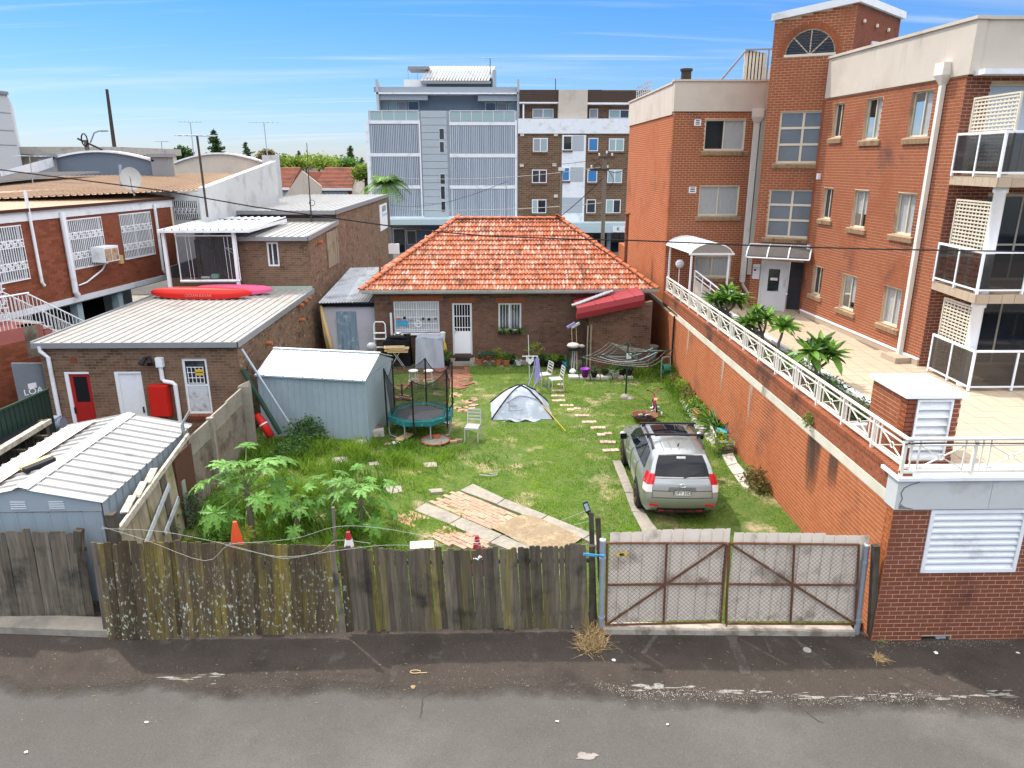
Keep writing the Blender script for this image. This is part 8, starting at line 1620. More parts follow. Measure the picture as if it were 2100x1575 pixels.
for k,(ul,ur,sk)in enumerate(((1245,1490,.0),(1496,1762,-.03))):
 TL,TRr,BL_,BR_=PY(ul,1114,gY),PY(ur,1114+k*3,gY),PY(ul-2+k*-6,1282+k*-3,gY),PY(ur-12+k*4,1276+k*4,gY);zb,zt_=BL_.z,TL.z
 def gp_(s_,t):return TL.lerp(TRr,s_).lerp(BL_.lerp(BR_,s_),1-t)
 b=MB();r=.021
 for A,B_ in((gp_(0,0),gp_(0,1)),(gp_(1,0),gp_(1,1)),(gp_(0,1),gp_(1,1)),(gp_(0,0),gp_(1,0)),(gp_(0,.5),gp_(1,.5)),(gp_(.5,0),gp_(.5,1)),((gp_(0,0),gp_(1,1))if k==0 else(gp_(0,1),gp_(1,0)))):b.tube([A,B_],r,8)
 LF=b.build('leaf_frame',M['rust'],GT_)
 b=MB();W2=(TRr-TL).length;H2=TL.z-BL_.z;sp=.084;rg=random.Random(k+4)
 def clipd(c0,dsg):
  pts=[]
  for z in(0,H2):
   x=(c0-z)*dsg
   if 0<=x<=W2:pts.append((x,z))
  for x in(0,W2):
   z=c0-x*dsg
   if 0<z<H2:pts.append((x,z))
  return pts[:2]if len(pts)>=2 else None
 for dsg in(1,-1):
  i=-80
  while i<80:
   q=clipd(i*sp,dsg);i+=1
   if not q:continue
   (xa,za),(xb,zb_)=q;segs=max(2,int(hypot(xb-xa,zb_-za)/.14));pts=[]
   for j in range(segs+1):
    t=j/segs;x,z=lerp(xa,xb,t),lerp(za,zb_,t);dst=max(0,1-z/.45)*(.5 if k==0 else.8);x2=min(max(x+rg.gauss(0,.012)*dst*2.5,0),W2);z2=min(max(z+rg.gauss(0,.012)*dst*2.5,0),H2);pts.append(gp_(x2/W2,z2/H2)+Vector((0,-.02,0)))
   lo=[p for p in pts]
   hole=(.42<(pts[0].x-TL.x)/W2<.52 and k==0)
   b.tube(lo,.003,3,caps=False)
 b.build('chain_wire',M['wire'],LF,kind='stuff')
 ns=3;xs=[0,.34,.68,1.0]
 for j in range(ns):
  a0=gp_(xs[j]+.005,0)+Vector((0,.05,.03));U=gp_(xs[j+1]+(.01 if j==2 else 0),0)-gp_(xs[j],0);V=Vector((.0,0,H2+.16+(.02 if j==1 else 0)+(-.02*j if k else.012*j)));b=MB();ribbed(b,a0,(U.x,0,U.z),V,.21,.045,.028)
  b.build('sheet',mat('cream_gate_sheet_%d%d'%(k,j),(.76,.67,.56),.6,var=.07,scale=3,col2=(.30,.24,.18),m2=(2.0,.54,.72),col3=(.26,.13,.05),m3=(2.6,.66,.80),g3=(1,1,.18)),GT_)
c=PY(1493,1200,gY-.03);b=MB();b.tube([PY(1494,1118,gY-.02),PY(1490,1284,gY-.02)],.017,8);b.build('drop_bolt',M['rust'],GT_)
q=PY(1275,1137,gY-.045);NP=MB();NP.obox(q,(.095,0,0),(0,.005,0),(0,0,.032));NPo=NP.build('number_plate',M['yellow'],GT_);me=text_mesh('482',.062,.002,.003);me.materials.clear();me.materials.append(M['number_black']);place('lettering',me,NPo,Matrix.Translation(q+Vector((0,-.008,-.0))-WO[NPo])@Matrix.Rotation(R(90),4,'X'))
gs_=MB();A,B_=PY(1236,1296,11.45),PY(1752,1300,11.45)
for i in range(5):a,c=A.lerp(B_,i/5),A.lerp(B_,(i+1)/5);gs_.tone=rnd();gs_.obox((a+c)/2+Vector((0,.08,.0)),(c-a)*.497,(0,.12,0),(0,0,.07+.012*rnd()))
props(gs_.build('gate_sill',mat('dirty_sill',(.38,.34,.28),.95,var=.2,col2=(.17,.14,.11),m2=(3,.46,.6),bump=.4)),'broken pale concrete sill under the gate','sill')
#traffic cones behind the fence
def cone(u,vt,vb,Yd,m,band,label):
 P,Q=PY(u,vt,Yd),PY(u,vb,Yd);h=.72;t=thing('traffic_cone',label,'cone',(P.x,Yd,P.z-h),'traffic cones behind the fence');c=(P.x,Yd,P.z-h);b=MB();b.lathe([(.16,.03),(.035,h),(.01,h)],c,16);b.build('cone',M[m],t,smooth=False);b=MB();b.box(c[0]-.2,c[0]+.2,Yd-.2,Yd+.2,c[2],c[2]+.03);b.build('base',M['black'],t)
 for z0_,z1_ in band:r0,r1=.16-.125*(z0_-.03)/(h-.03)+.003,.16-.125*(z1_-.03)/(h-.03)+.003;b=MB();b.lathe([(r0,z0_),(r1,z1_)],c,16);b.build('reflective_band',M['paper'],t)
cone(481,1070,1112,11.95,'cone_orange',(),'plain bright orange cone behind the mossy fence');cone(714,1091,1120,12.0,'cone_red',((.44,.58),),'red cone with a white band behind the fence gap');cone(978,1099,1140,11.95,'cone_red',((.60,.615),),'dull red cone behind the dark fence')
b=MB();
for i in range(7):a=ru(0,3);p=PY(978+ru(-8,12),1145+ru(-3,3),11.44);b.tube([p,p+Vector((ru(-.05,.05),0,ru(-.03,.03)))],.012,5)
props(b.build('tape_scraps',M['paper']),'white tape scraps tied to the dark fence below the red cone','tape')
#silver station wagon parked on the lawn
silver=mat('silver_car_paint',(.30,.315,.31),.30,metal=.6,var=.0,coat=.6)
plast=mat('grey_trim_plastic',(.03,.03,.032),.6,var=.05)
carglass=mat('car_glass',(.006,.008,.012),.03,var=0,spec=.22)
taillens=mat('tail_light_lens',(.42,.015,.02),.12,var=0,coat=.5);clearlens=mat('clear_lens',(.72,.66,.64),.12,var=0,coat=.5)
bronze=mat('bronze_rim',(.26,.17,.075),.35,metal=.7,var=.05);tyre=mat('tyre_rubber',(.020,.020,.020),.85,var=.1)
CAR=local('silver_car',(4.195,14.98,0),R(-2.4)-R(0),'silver station wagon with roof bars and bronze wheels parked on the lawn','car')
#local axes: x right, y forward from the rear bumper, z up
def ip(x,xs,ys):return float(np.interp(x,xs,ys))
LV_=[(.22,4.40,([.2,.5,4.0,4.4],[.76,.82,.82,.66]),([0,4.6],[.27,.27])),(.03,4.54,([0,.25,.6,3.9,4.3,4.54],[.78,.865,.875,.875,.80,.62]),([0,4.6],[.44,.44])),(.00,4.56,([0,.22,.7,3.9,4.3,4.56],[.80,.875,.89,.885,.81,.64]),([0,4.6],[.66,.62])),(.06,4.52,([0,.25,.7,3.8,4.3,4.52],[.79,.865,.885,.875,.79,.62]),([0,.8,3.5,4.52],[.86,.86,.84,.74])),(.10,4.42,([.1,.3,.8,3.4,4.2,4.42],[.78,.845,.865,.84,.75,.62]),([.1,.8,3.2,4.0,4.42],[1.02,1.00,.98,.90,.80])),(.16,4.28,([.16,.4,.8,3.0,3.4,4.28],[.735,.79,.815,.805,.78,.58]),([.16,.8,3.1,3.4,4.28],[1.10,1.085,1.05,1.00,.86])),(.34,3.42,([.34,.6,2.6,3.0,3.42],[.665,.69,.68,.68,.72]),([.34,.6,2.4,2.75,3.1,3.42],[1.36,1.375,1.37,1.33,1.18,1.02])),(.50,3.40,([.5,.7,2.3,2.7,3.4],[.575,.60,.59,.58,.64]),([.5,.7,1.6,2.3,2.62,3.0,3.40],[1.545,1.575,1.60,1.565,1.50,1.28,1.035])),(.47,3.40,([.47,2.3,3.4],[.30,.30,.32]),([.47,.7,1.6,2.3,2.62,3.0,3.40],[1.575,1.61,1.635,1.60,1.53,1.31,1.055])),(.46,3.40,([0,4],[0,0]),([.46,.7,1.6,2.3,2.62,3.0,3.40],[1.585,1.62,1.645,1.61,1.54,1.32,1.06])),]
NS=44
def cpt(l,t,sx):
 i=min(int(l),len(LV_)-2);f=l-i;q=[]
 for L in(LV_[i],LV_[i+1]):
  y=L[0]+(L[1]-L[0])*t;q.append((ip(y,*L[2]),y,ip(y,*L[3])))
 a,c=q;return Vector((sx*lerp(a[0],c[0],f),lerp(a[1],c[1],f),lerp(a[2],c[2],f)))
b=MB();nl=len(LV_)
for sx in(-1,1):
 b.add([cpt(l,j/NS,sx)for l in range(nl)for j in range(NS+1)],[(l*(NS+1)+j,l*(NS+1)+j+1,(l+1)*(NS+1)+j+1,(l+1)*(NS+1)+j)if sx<0 else((l+1)*(NS+1)+j,(l+1)*(NS+1)+j+1,l*(NS+1)+j+1,l*(NS+1)+j)for l in range(nl-1)for j in range(NS)])
#hood between the sides ahead of the windscreen, tail and nose faces
def across(l,t,k,bow=.0):
 P,Q=cpt(l,t,-1),cpt(l,t,1);f=k/8;m=P.lerp(Q,f);m.y-=bow*(1-(2*f-1)**2)*(1 if t<.5 else-1);return m
for t in(0,1):
 b.add([across(l,t,k,.055)for l in range(nl)for k in range(9)],[(l*9+k,l*9+k+1,(l+1)*9+k+1,(l+1)*9+k)for l in range(nl-1)for k in range(8)])
hood=[]
for j in range(9):
 f=j/8
 for k in range(9):P,Q=cpt(5,lerp(.77,1,f),-1),cpt(5,lerp(.77,1,f),1);m=P.lerp(Q,k/8);m.z+=.05*(1-(k/4-1)**2)*(1-f*.3);hood.append(m)
b.add(hood,[(j*9+k,j*9+k+1,(j+1)*9+k+1,(j+1)*9+k)for j in range(8)for k in range(8)])
BODY=b.build('body',silver,CAR,smooth=True)
b=MB();b.box(-.76,.76,.25,4.3,.22,.30);b.build('underbody',plast,CAR)
#glass
def sidepoly(name,pts,m,off=.012,lvl=None):
 for sx in(-1,1):
  P=[cpt(l,t,sx)for l,t in pts];P=[p+Vector((sx*off,0,off*.5))for p in P];b=MB();c=sum(P,Vector())/len(P);b.add([c]+P,[(0,i+1,(i+1)%len(P)+1)for i in range(len(P))]);b.build(name,m,CAR)
def ty(l,y):L=LV_[int(round(l))];return(y-L[0])/(L[1]-L[0])
sidepoly('side_window',[(5.15,ty(5,2.15)),(5.15,ty(5,2.98)),(6,ty(6,2.78)),(6.75,ty(7,2.42)),(6.75,ty(7,2.0))],carglass)
sidepoly('side_window',[(5.15,ty(5,1.26)),(5.15,ty(5,2.09)),(6,ty(6,2.0)),(6.75,ty(7,1.93)),(6.75,ty(7,1.22)),(6,ty(6,1.24))],carglass)
sidepoly('side_window',[(5.2,ty(5,.62)),(5.15,ty(5,1.20)),(6,ty(6,1.18)),(6.72,ty(7,1.15)),(6.6,ty(7,.84)),(6,ty(6,.74))],carglass)
def rearpt(l,k):p=across(l,0,k,.055);return p+Vector((0,-.012,.004))
b=MB();rows_=[5.15,5.6,6.0,6.5,6.95];b.add([rearpt(l,k)for l in rows_ for k in(.55,2,4,6,7.45)],[(j*5+k,j*5+k+1,(j+1)*5+k+1,(j+1)*5+k)for j in range(4)for k in range(4)]);RWN=b.build('rear_window',carglass,CAR,smooth=True)
b=MB();b.add([Vector(((k/4-1)*.60,lerp(3.30,2.62,j/4)+.02,lerp(1.08,1.50,j/4)+.045*(1-(k/4-1)**2)))for j in range(5)for k in range(9)],[(j*9+k,j*9+k+1,(j+1)*9+k+1,(j+1)*9+k)for j in range(4)for k in range(8)]);b.build('windscreen',carglass,CAR,smooth=True)
b=MB();P=rearpt(5.12,4.2);Q=rearpt(5.45,6.4);b.bar(P+Vector((0,-.02,0)),Q+Vector((0,-.02,0)),.016,.016);b.build('rear_wiper',plast,CAR)
p=rearpt(6.85,4);b=MB();b.box(-.10,.10,p.y-.03,p.y,p.z-.07,p.z+.005);b.build('brake_light_label',M['white_clean'],CAR)
#lights, plate, bumper
for sx in(-1,1):
 def lens(l0,l1,k0,k1,t1,m,nm):
  b=MB();P=[]
  for l in(l0,(l0+l1)/2,l1):P.append([across(l,0,4+sx*k1,.055)+Vector((0,-.012,0)),across(l,0,4+sx*4,.055)+Vector((sx*.008,-.012,0)),cpt(l,t1*.5,sx)+Vector((sx*.014,0,0)),cpt(l,t1,sx)+Vector((sx*.012,0,0))])
  b.add([q for r in P for q in r],[(j*4+k,j*4+k+1,(j+1)*4+k+1,(j+1)*4+k)for j in range(2)for k in range(3)]);return b.build(nm,m,CAR,smooth=True)
 lens(3.75,5.35,0,3.30,.055,taillens,'tail_light');lens(2.75,3.73,0,3.40,.040,clearlens,'reversing_light')
 b=MB();q=across(1.3,0,4+sx*3.2,.055);b.box(q.x-.10,q.x+.10,q.y-.03,q.y+.02,q.z-.02,q.z+.02);b.build('reflector',taillens,CAR)
b=MB();b.add([across(l,0,k,.055)+Vector((0,-.006,0))for l in(2.95,4.2)for k in(.6,2,4,6,7.4)],[(k,k+1,5+k+1,5+k)for k in range(4)]);
b2=MB()
for l in(2.15,2.9,5.02):pts=[across(l,0,k/2,.055)+Vector((0,-.004,0))for k in range(1,16)];b2.tube(pts,.007,4)
for k in(.62,7.38):b2.tube([across(l,0,k,.055)+Vector((0,-.002,0))for l in(2.2,3,4,5)],.006,4)
b2.build('panel_gap',plast,CAR)
b=MB();y_=across(3.0,0,4,.055).y;b.prism([(-.36,y_+.005,.70),(.36,y_+.005,.70),(.30,y_+.02,.93),(-.30,y_+.02,.93)],(0,-.012,0));b.build('plate_recess',mat('recess_silver',(.22,.23,.23),.4,metal=.5),CAR)
b=MB();b.box(-.20,.20,y_-.035,y_-.015,.745,.865);NPL=b.build('licence_plate',plast,CAR);b=MB();b.box(-.188,.188,y_-.039,y_-.0355,.757,.853);b.build('plate_face',M['white_clean'],NPL)
me=text_mesh('DFY·33D',.098,.001,.002);me.materials.clear();me.materials.append(M['number_black']);place('lettering',me,NPL,Matrix.Translation((0,y_-.041,.808))@Matrix.Rotation(R(90),4,'X'))
b=MB();b.tube([(.075*cos(i*pi/10),y_-.02,.985+.042*sin(i*pi/10))for i in range(20)],.008,5,closed=True);
for x,z in((-.03,.99),(.01,.975),(.03,1.0),(.045,.98),(0,.998)):b.box(x-.008,x+.008,y_-.025,y_-.015,z-.008,z+.008)
b.build('badge',M['alu'],CAR)
b=MB();b.add([across(l,0,k,.065)+Vector((0,-.014,0))for l in(-.0,.45,.9)for k in(1.2,2.6,4,5.4,6.8)],[(j*5+k,j*5+k+1,(j+1)*5+k+1,(j+1)*5+k)for j in range(2)for k in range(4)]);b.build('lower_bumper',plast,CAR)
for i in range(5):b=MB();x=-.44+.22*i;b.box(x-.065,x+.065,.10,.16,.30,.345);b.build('red_tow_marker',M['red_paint'],CAR)
b=MB();b.box(-.55,.55,.12,.16,.25,.38);b.build('bumper_insert',plast,CAR)
#wheels with arches
for sx in(-1,1):
 for y in(.99,3.60):
  b=MB();b.tube([(sx*.70,y,.345),(sx*.893,y,.345)],.385,26);b.build('wheel_arch',plast,CAR)
  b=MB();b.lathe([(.20,-.11),(.31,-.11),(.335,-.08),(.335,.08),(.31,.11),(.20,.11)],(0,0,0),28);me=b.mesh('wheel',tyre);ro=Matrix.Translation((sx*.80,y,.335))@Matrix.Rotation(pi/2*sx,4,'Y');W__=place('wheel',me,CAR,ro);WO[W__]=Vector((0,0,0))
  b=MB();b.lathe([(.225,.095),(.235,.115),(.215,.118),(.21,.06),(.01,.05)],(0,0,0),24)
  for k in range(6):a=k*pi/3;b.bar((.03*cos(a),.03*sin(a),.085),(.215*cos(a+.05),.215*sin(a+.05),.105),.05,.03)
  b.lathe([(.05,.07),(.05,.105),(.01,.11)],(0,0,0),12);b.build('rim',bronze,W__)
#roof furniture
for sx in(-1,1):
 b=MB();b.tube([(sx*.59,.72,1.56),(sx*.595,.82,1.63),(sx*.585,1.6,1.675),(sx*.575,2.25,1.63),(sx*.57,2.36,1.56)],.025,8);b.build('roof_rail',plast,CAR)
for y in(1.32,2.12):b=MB();b.tube([(-.70,y,1.715),(.70,y,1.715)],.030,8);b.box(-.64,-.56,y-.05,y+.05,1.63,1.70);b.box(.56,.64,y-.05,y+.05,1.63,1.70);b.build('cross_bar',plast,CAR)
def roofpt(x,y,h=.0):
 t=ty(9,y);f=abs(x)/.30
 P=cpt(9,t,1).lerp(cpt(8,ty(8,y),1),f)if f<=1 else cpt(8,ty(8,y),1).lerp(cpt(7,ty(7,y),1),(abs(x)-.3)/.29);return Vector((x,y,P.z+h))
b=MB();b.add([roofpt(lerp(-.42,.42,i/6),lerp(1.45,2.30,j/4),.006)for j in range(5)for i in range(7)],[(j*7+i,j*7+i+1,(j+1)*7+i+1,(j+1)*7+i)for j in range(4)for i in range(6)]);b.build('sunroof',carglass,CAR,smooth=True)
for x in(-.36,-.18,0,.18,.36):b=MB();b.tube([roofpt(x,y,.004)for y in(.62,.85,1.1,1.25)],.009,4);b.build('roof_rib',silver,CAR)
b=MB();b.tube([roofpt(.0,.82,.0),roofpt(.02,.76,.10)],[.02,.008],6);b.build('aerial',plast,CAR)
for sx in(-1,1):
 b=MB();sphere(b,(sx*1.0,2.86,1.12),.115,.85,10);b.bar((sx*.84,2.88,1.07),(sx*.95,2.87,1.10),.05,.05);b.build('wing_mirror',silver,CAR,smooth=True);b=MB();b.box(sx*1.0-.085,sx*1.0+.085,2.73,2.752,1.045,1.195);b.build('mirror_glass',carglass,CAR)
 for y in(1.52,2.42):p=cpt(4,ty(4,y),sx);b=MB();b.tube([p+Vector((sx*.012,-.10,-.07)),p+Vector((sx*.03,-.02,-.07)),p+Vector((sx*.012,.07,-.07))],.014,6);b.build('door_handle',silver,CAR)
 b=MB()
 for y in(1.22,2.12,3.02):b.tube([cpt(l,ty(l,y)if l==int(l)else 0,sx)+Vector((sx*.004,0,0))for l in(1,2,3,4,5)],.005,4)
 b.build('door_gap',plast,CAR)
ex0=CAR.location;EXCL.append([(ex0.x-.72,ex0.y+.35),(ex0.x+.72,ex0.y+.35),(ex0.x+.9,ex0.y+4.3),(ex0.x-.55,ex0.y+4.3)])
#papaya trees
def papaya_leaf(size,seed,tone):
 rg=random.Random(seed);b=MB();b.tone=tone;b.flip=False
 lob=[(0,1.0),(38,.95),(-38,.95),(78,.82),(-78,.82),(118,.62),(-118,.62),(152,.42),(-152,.42)]
 for a,L in lob:
  a=R(a+rg.uniform(-5,5));L*=size*rg.uniform(.9,1.08);ca,sa=cos(a),sin(a);rise=rg.uniform(-.03,.05)
  half=[(0,.015),(.20,.075),(.34,.21),(.42,.10),(.55,.24),(.62,.10),(.76,.165),(.80,.06),(1.0,.0)]
  for sg in(1,-1):
   pts=[]
   for x,y in half:X,Y=x*L*ca-sg*y*L*.85*sa,x*L*sa+sg*y*L*.85*ca;r=hypot(X,Y);pts.append((X,Y,rise*x+.05*y-.42*r*r/size*.9+.02*abs(y)))
   mid=[(x*L*ca,x*L*sa,rise*x-.42*(x*L)**2/size*.9-.006)for x,_ in half]
   vs=mid+pts;n=len(half);b.tone=min(1,max(0,tone+rg.uniform(-.12,.12)))
   b.add(vs,[(i,i+1,n+i+1,n+i)if sg<0 else(n+i,n+i+1,i+1,i)for i in range(n-1)])
 return b
def papaya_mesh(pet,size,seed,tone,lm):
 b=papaya_leaf(size,seed,tone);tilt=R(38);m=Matrix.Rotation(tilt,3,'Y')
 for i in range(len(b.v)):b.v[i]=m@b.v[i]+Vector((pet,0,.10*pet))
 b.mi=1;b.tube([(0,0,0),(pet*.5,0,.10*pet),(pet,0,.10*pet)],[.016,.012,.009],5);return b.mesh('leaf',[lm,M['stem']])
PL=[papaya_mesh(p,s_,i,t,M['leaf_papaya'])for i,(p,s_,t)in enumerate(((.72,.43,.2),(.92,.48,.5),(.58,.39,.75),(.80,.46,.95),(.48,.33,.35),(1.02,.44,.6)))]
PY_=papaya_mesh(.45,.30,9,.5,M['leaf_yellow'])
def papaya(loc,h,n,sc,label,seed,lean=(0,0),yl=0,el0=-.35,el1=1.05):
 rg=random.Random(seed);t=local('papaya_tree',loc,0,label,'papaya tree','papaya trees behind the mossy fence');top=Vector((lean[0],lean[1],h));b=MB();b.tube([(0,0,-.3),(lean[0]*.4,lean[1]*.4,h*.5),top-Vector((0,0,.05)),top+Vector((0,0,.12))],[.07*sc,.06*sc,.045*sc,.015],8);b.build('trunk',M['bark'],t)
 for i in range(n):
  f=(i+.5)/n;a=i*2.39996+rg.uniform(-.25,.25);el=lerp(el0,el1,f)+rg.uniform(-.12,.12);s_=sc*rg.uniform(.85,1.12)*(1-.30*f);m=PY_ if i<yl else PL[rg.randrange(6)]
  place('leaf',m,t,Matrix.Translation(top-Vector((0,0,.28*(1-f))))@Matrix.Rotation(a,4,'Z')@Matrix.Rotation(-el,4,'Y')@Matrix.Rotation(rg.uniform(-.3,.3),4,'X')@Matrix.Scale(s_,4))
 return t
p=G(522,1118,-.15);papaya((p.x,p.y,-.15),1.42,27,1.12,'largest papaya tree with spreading leaves and one yellow leaf',1,(-.08,.1),1,-.40,1.1)
b_=place('leaf',PY_,bpy.data.objects['papaya_tree'],Matrix.Translation((.02,-.28,.98))@Matrix.Rotation(R(-80),4,'Z')@Matrix.Rotation(R(38),4,'Y')@Matrix.Scale(1.0,4));b_['label']='yellowing drooping leaf'
p=G(612,1100,-.12);papaya((p.x,p.y,-.12),.75,18,.80,'small papaya tree in the middle beside the largest',2,(0,0),0,-.35,.9)
p=G(735,1105,-.12);papaya((p.x+.05,p.y+.15,-.12),.95,32,.90,'dense round papaya tree on the right of the group',3,(.02,.05),0,-.85,1.2)
p=G(676,1095,-.12);papaya((p.x,p.y+.4,-.1),.85,18,.74,'young papaya tree left of the dense round one',4,(0,.1),0,-.4,1.0)
#frangipani in the terrace planter
def strapleaf(L,w,tone,droop=.25,fold=.02):
 b=MB();b.tone=tone;n=5
 for sg in(-1,1):
  vs=[]
  for i in range(n+1):f=i/n;ww=w*sin(pi*min(1,f*.92+.06))**.8*(1 if f<1 else 0);z=-droop*f*f*L;vs+=[(f*L,0,z-fold*ww/w),(f*L,sg*ww/2,z+.01)]
  b.add(vs,[(2*i,2*i+2,2*i+3,2*i+1)if sg>0 else(2*i+1,2*i+3,2*i+2,2*i)for i in range(n)])
 return b
FL_=[strapleaf(L,w,t,d).mesh('leaf',M['leaf_mid'])for L,w,t,d in((.42,.125,.2,.3),(.40,.12,.5,.15),(.46,.13,.8,.45),(.36,.115,.95,.1))]
def frangipani(loc,h,tips,sc,label,seed):
 rg=random.Random(seed);t=local('frangipani',loc,0,label,'frangipani','frangipani in the terrace planter');b=MB();fork=Vector((0,0,h*.35));b.tube([(0,0,-.1),fork],[.05,.045],7)
 for x,y,z in tips:q=Vector((x,y,z*h));b.tube([fork,fork.lerp(q,.5)+Vector((x*.15,y*.15,-.03)),q],[.04,.034,.03],6)
 b.build('branches',M['bark'],t)
 for x,y,z in tips:
  for i in range(26):
   f=i/26;a=i*2.39996+rg.uniform(-.2,.2);el=lerp(-.35,1.1,f)+rg.uniform(-.15,.15);place('leaf',FL_[rg.randrange(4)],t,Matrix.Translation((x,y,z*h+.02))@Matrix.Rotation(a,4,'Z')@Matrix.Rotation(-el,4,'Y')@Matrix.Rotation(rg.uniform(-.4,.4),4,'X')@Matrix.Scale(sc*rg.uniform(.9,1.3),4))
 return t
def flowers(t,pts):
 for x,y,z in pts:
  b=MB()
  for k in range(5):a=k*2*pi/5;b.tone=.6;b.add([(x,y,z),(x+.045*cos(a-.4),y+.045*sin(a-.4),z+.02),(x+.07*cos(a),y+.07*sin(a),z+.025),(x+.045*cos(a+.4),y+.045*sin(a+.4),z+.02)],[(0,1,2,3)])
  b.build('flower',M['flower'],t)
t=frangipani((7.95,24.6,TZ+.1),.85,[(-.45,.1,.85),(-.1,-.3,1.0),(.35,-.05,.95),(.1,.3,1.1),(.4,.35,.75),(-.2,.25,.8)],1.0,'bushy frangipani with white flowers nearest the entrance door',1);flowers(t,[(-.35,-.1,.95),(-.05,-.45,1.02),(.42,-.2,.98),(.05,-.2,1.08),(-.5,-.1,.75)])
t=frangipani((8.05,21.3,TZ+.1),.80,[(-.35,0,.9),(0,-.2,1.05),(-.1,.3,1.1),(-.45,.3,.7)],.95,'frangipani with a few flowers, left of the middle pair',2);flowers(t,[(.0,-.2,.95),(-.3,-.1,.85)])
t=frangipani((8.2,20.4,TZ+.1),.72,[(.05,-.1,1.0),(.15,.15,1.05)],1.0,'small leaning frangipani, right of the middle pair',3);flowers(t,[(.2,-.1,.84)])
frangipani((8.12,17.6,TZ+.1),.72,[(-.22,-.05,1.0),(.28,-.1,.92),(.1,.2,1.08)],1.15,'large dark frangipani nearest the brick vent stack',4)
rg=random.Random(5);
for i,(y,lb)in enumerate(((26.0,'low grey green shrub in the planter behind the first frangipani'),(23.0,'low grey green shrub in the planter between the first and second frangipani'),(19.2,'low shrub in the planter between the middle pair and the dark frangipani'),(16.3,'low shrub in the planter in front of the dark frangipani'),(15.0,'low shrub in the planter beside the brick vent stack'))):
 t=thing('planter_shrub',lb,'shrub',(8.1,y,TZ+.1),'low shrubs in the terrace planter');b=MB();
 for k in range(4):leafcloud(b,(7.9+rg.uniform(-.35,.35),y+rg.uniform(-.7,.7),TZ+.22),.38,.5,.22,260,.045,rg)
 b.build('foliage',M[('leaf_grey','leaf_grey','leaf_mid','leaf_dark','leaf_dark')[i]],t)
#potted plants along the house, beds by the red wall
SL_=[strapleaf(L,w,t,d,.01).mesh('leaf',M['leaf_mid'])for L,w,t,d in((.42,.035,.2,.7),(.38,.03,.6,.5),(.46,.04,.9,.9))]
AG_=[strapleaf(L,w,t,d,.01).mesh('leaf',M['leaf_grey'])for L,w,t,d in((.40,.06,.3,.12),(.34,.05,.7,.2))]
def pottedplant(loc,pr_,ph,pm,kind,label,h=.35,sp=.22,lm='leaf_mid',seed=0,n=16,group='potted plants along the house wall'):
 rg=random.Random(seed);t=local('potted_plant',loc,rg.uniform(0,6),label,'potted plant',group);b=MB();pot(b,pr_,ph,12);b.build('pot',M[pm],t,smooth=False);b=MB();b.lathe([(pr_*.86,ph*.85),(.01,ph*.87)],(0,0,0),10);b.build('soil',M['soil_dark'],t)
 if kind=='bush':
  b=MB();
  for k in range(3):leafcloud(b,(rg.uniform(-.3,.3)*sp,rg.uniform(-.3,.3)*sp,ph+h*rg.uniform(.4,.6)),sp*.8,sp*.8,h*.5,n*9,.04,rg)
  b.build('foliage',M[lm],t)
 else:
  ms=SL_ if kind=='spider' else AG_;b=MB();mm=M['leaf_mid']if kind=='spider' else M['leaf_grey']
  for i in range(n):
   a=i*2.4;el=rg.uniform(.3,1.4)if kind=='agave' else rg.uniform(.2,1.2);me=ms[rg.randrange(len(ms))];sc_=h/.4*rg.uniform(.7,1.1)
   mt=Matrix.Translation((0,0,ph*.9))@Matrix.Rotation(a,4,'Z')@Matrix.Rotation(-el,4,'Y')@Matrix.Scale(sc_,4);b.tone=rg.random();vs=[mt@v.co for v in me.vertices];b.add(vs,[tuple(p.vertices)for p in me.polygons])
  b.build('foliage',mm,t)
 return t
PP=[(984,748,.17,.24,'terracotta','agave','spiky potted plant in terracotta beside the back step',.42,.2,'leaf_grey'),(1003,740,.14,.2,'terracotta','bush','small terracotta pot behind the green table',.2,.12,'leaf_mid'),(1022,748,.18,.24,'terracotta','bush','leafy plant in terracotta right of the green table',.42,.24,'leaf_light'),(1038,749,.16,.22,'terracotta','bush','low plant in terracotta, second right of the green table',.28,.2,'leaf_mid'),(1050,748,.12,.2,'black','bush','small dark potted plant before the pale white pot',.2,.14,'leaf_dark'),(1064,750,.14,.22,'zinc_white','spider','plant in a white pot left of the big bright bush',.25,.15,'leaf_mid'),(1092,748,.24,.3,'black','bush','big bright yellow green bush in a black pot under the bedroom window',.62,.46,'leaf_light'),(1113,751,.15,.22,'black','bush','black pot right of the bright bush with low leaves',.25,.18,'leaf_dark'),(1124,751,.14,.22,'black','bush','second black pot right of the bright bush',.24,.18,'leaf_mid'),(1137,752,.15,.22,'black','bush','third black pot right of the bright bush',.26,.2,'leaf_light'),(1149,752,.14,.22,'black','bush','fourth black pot right of the bright bush',.22,.18,'leaf_dark'),(1161,753,.16,.24,'blue','spider','spider plant in a blue pot beside the potting stand',.45,.2,'leaf_mid'),(917,750,.15,.2,'black','bush','dark leafy plant between grey cover and back door',.42,.22,'leaf_mid')]
for i,(u,v,r_,ph,pm,kd,lb,h,sp,lm)in enumerate(PP):p=G(u,v,.05);pottedplant((p.x,p.y+.1,.05),r_,ph,pm,kd,lb,h,sp,lm,i)
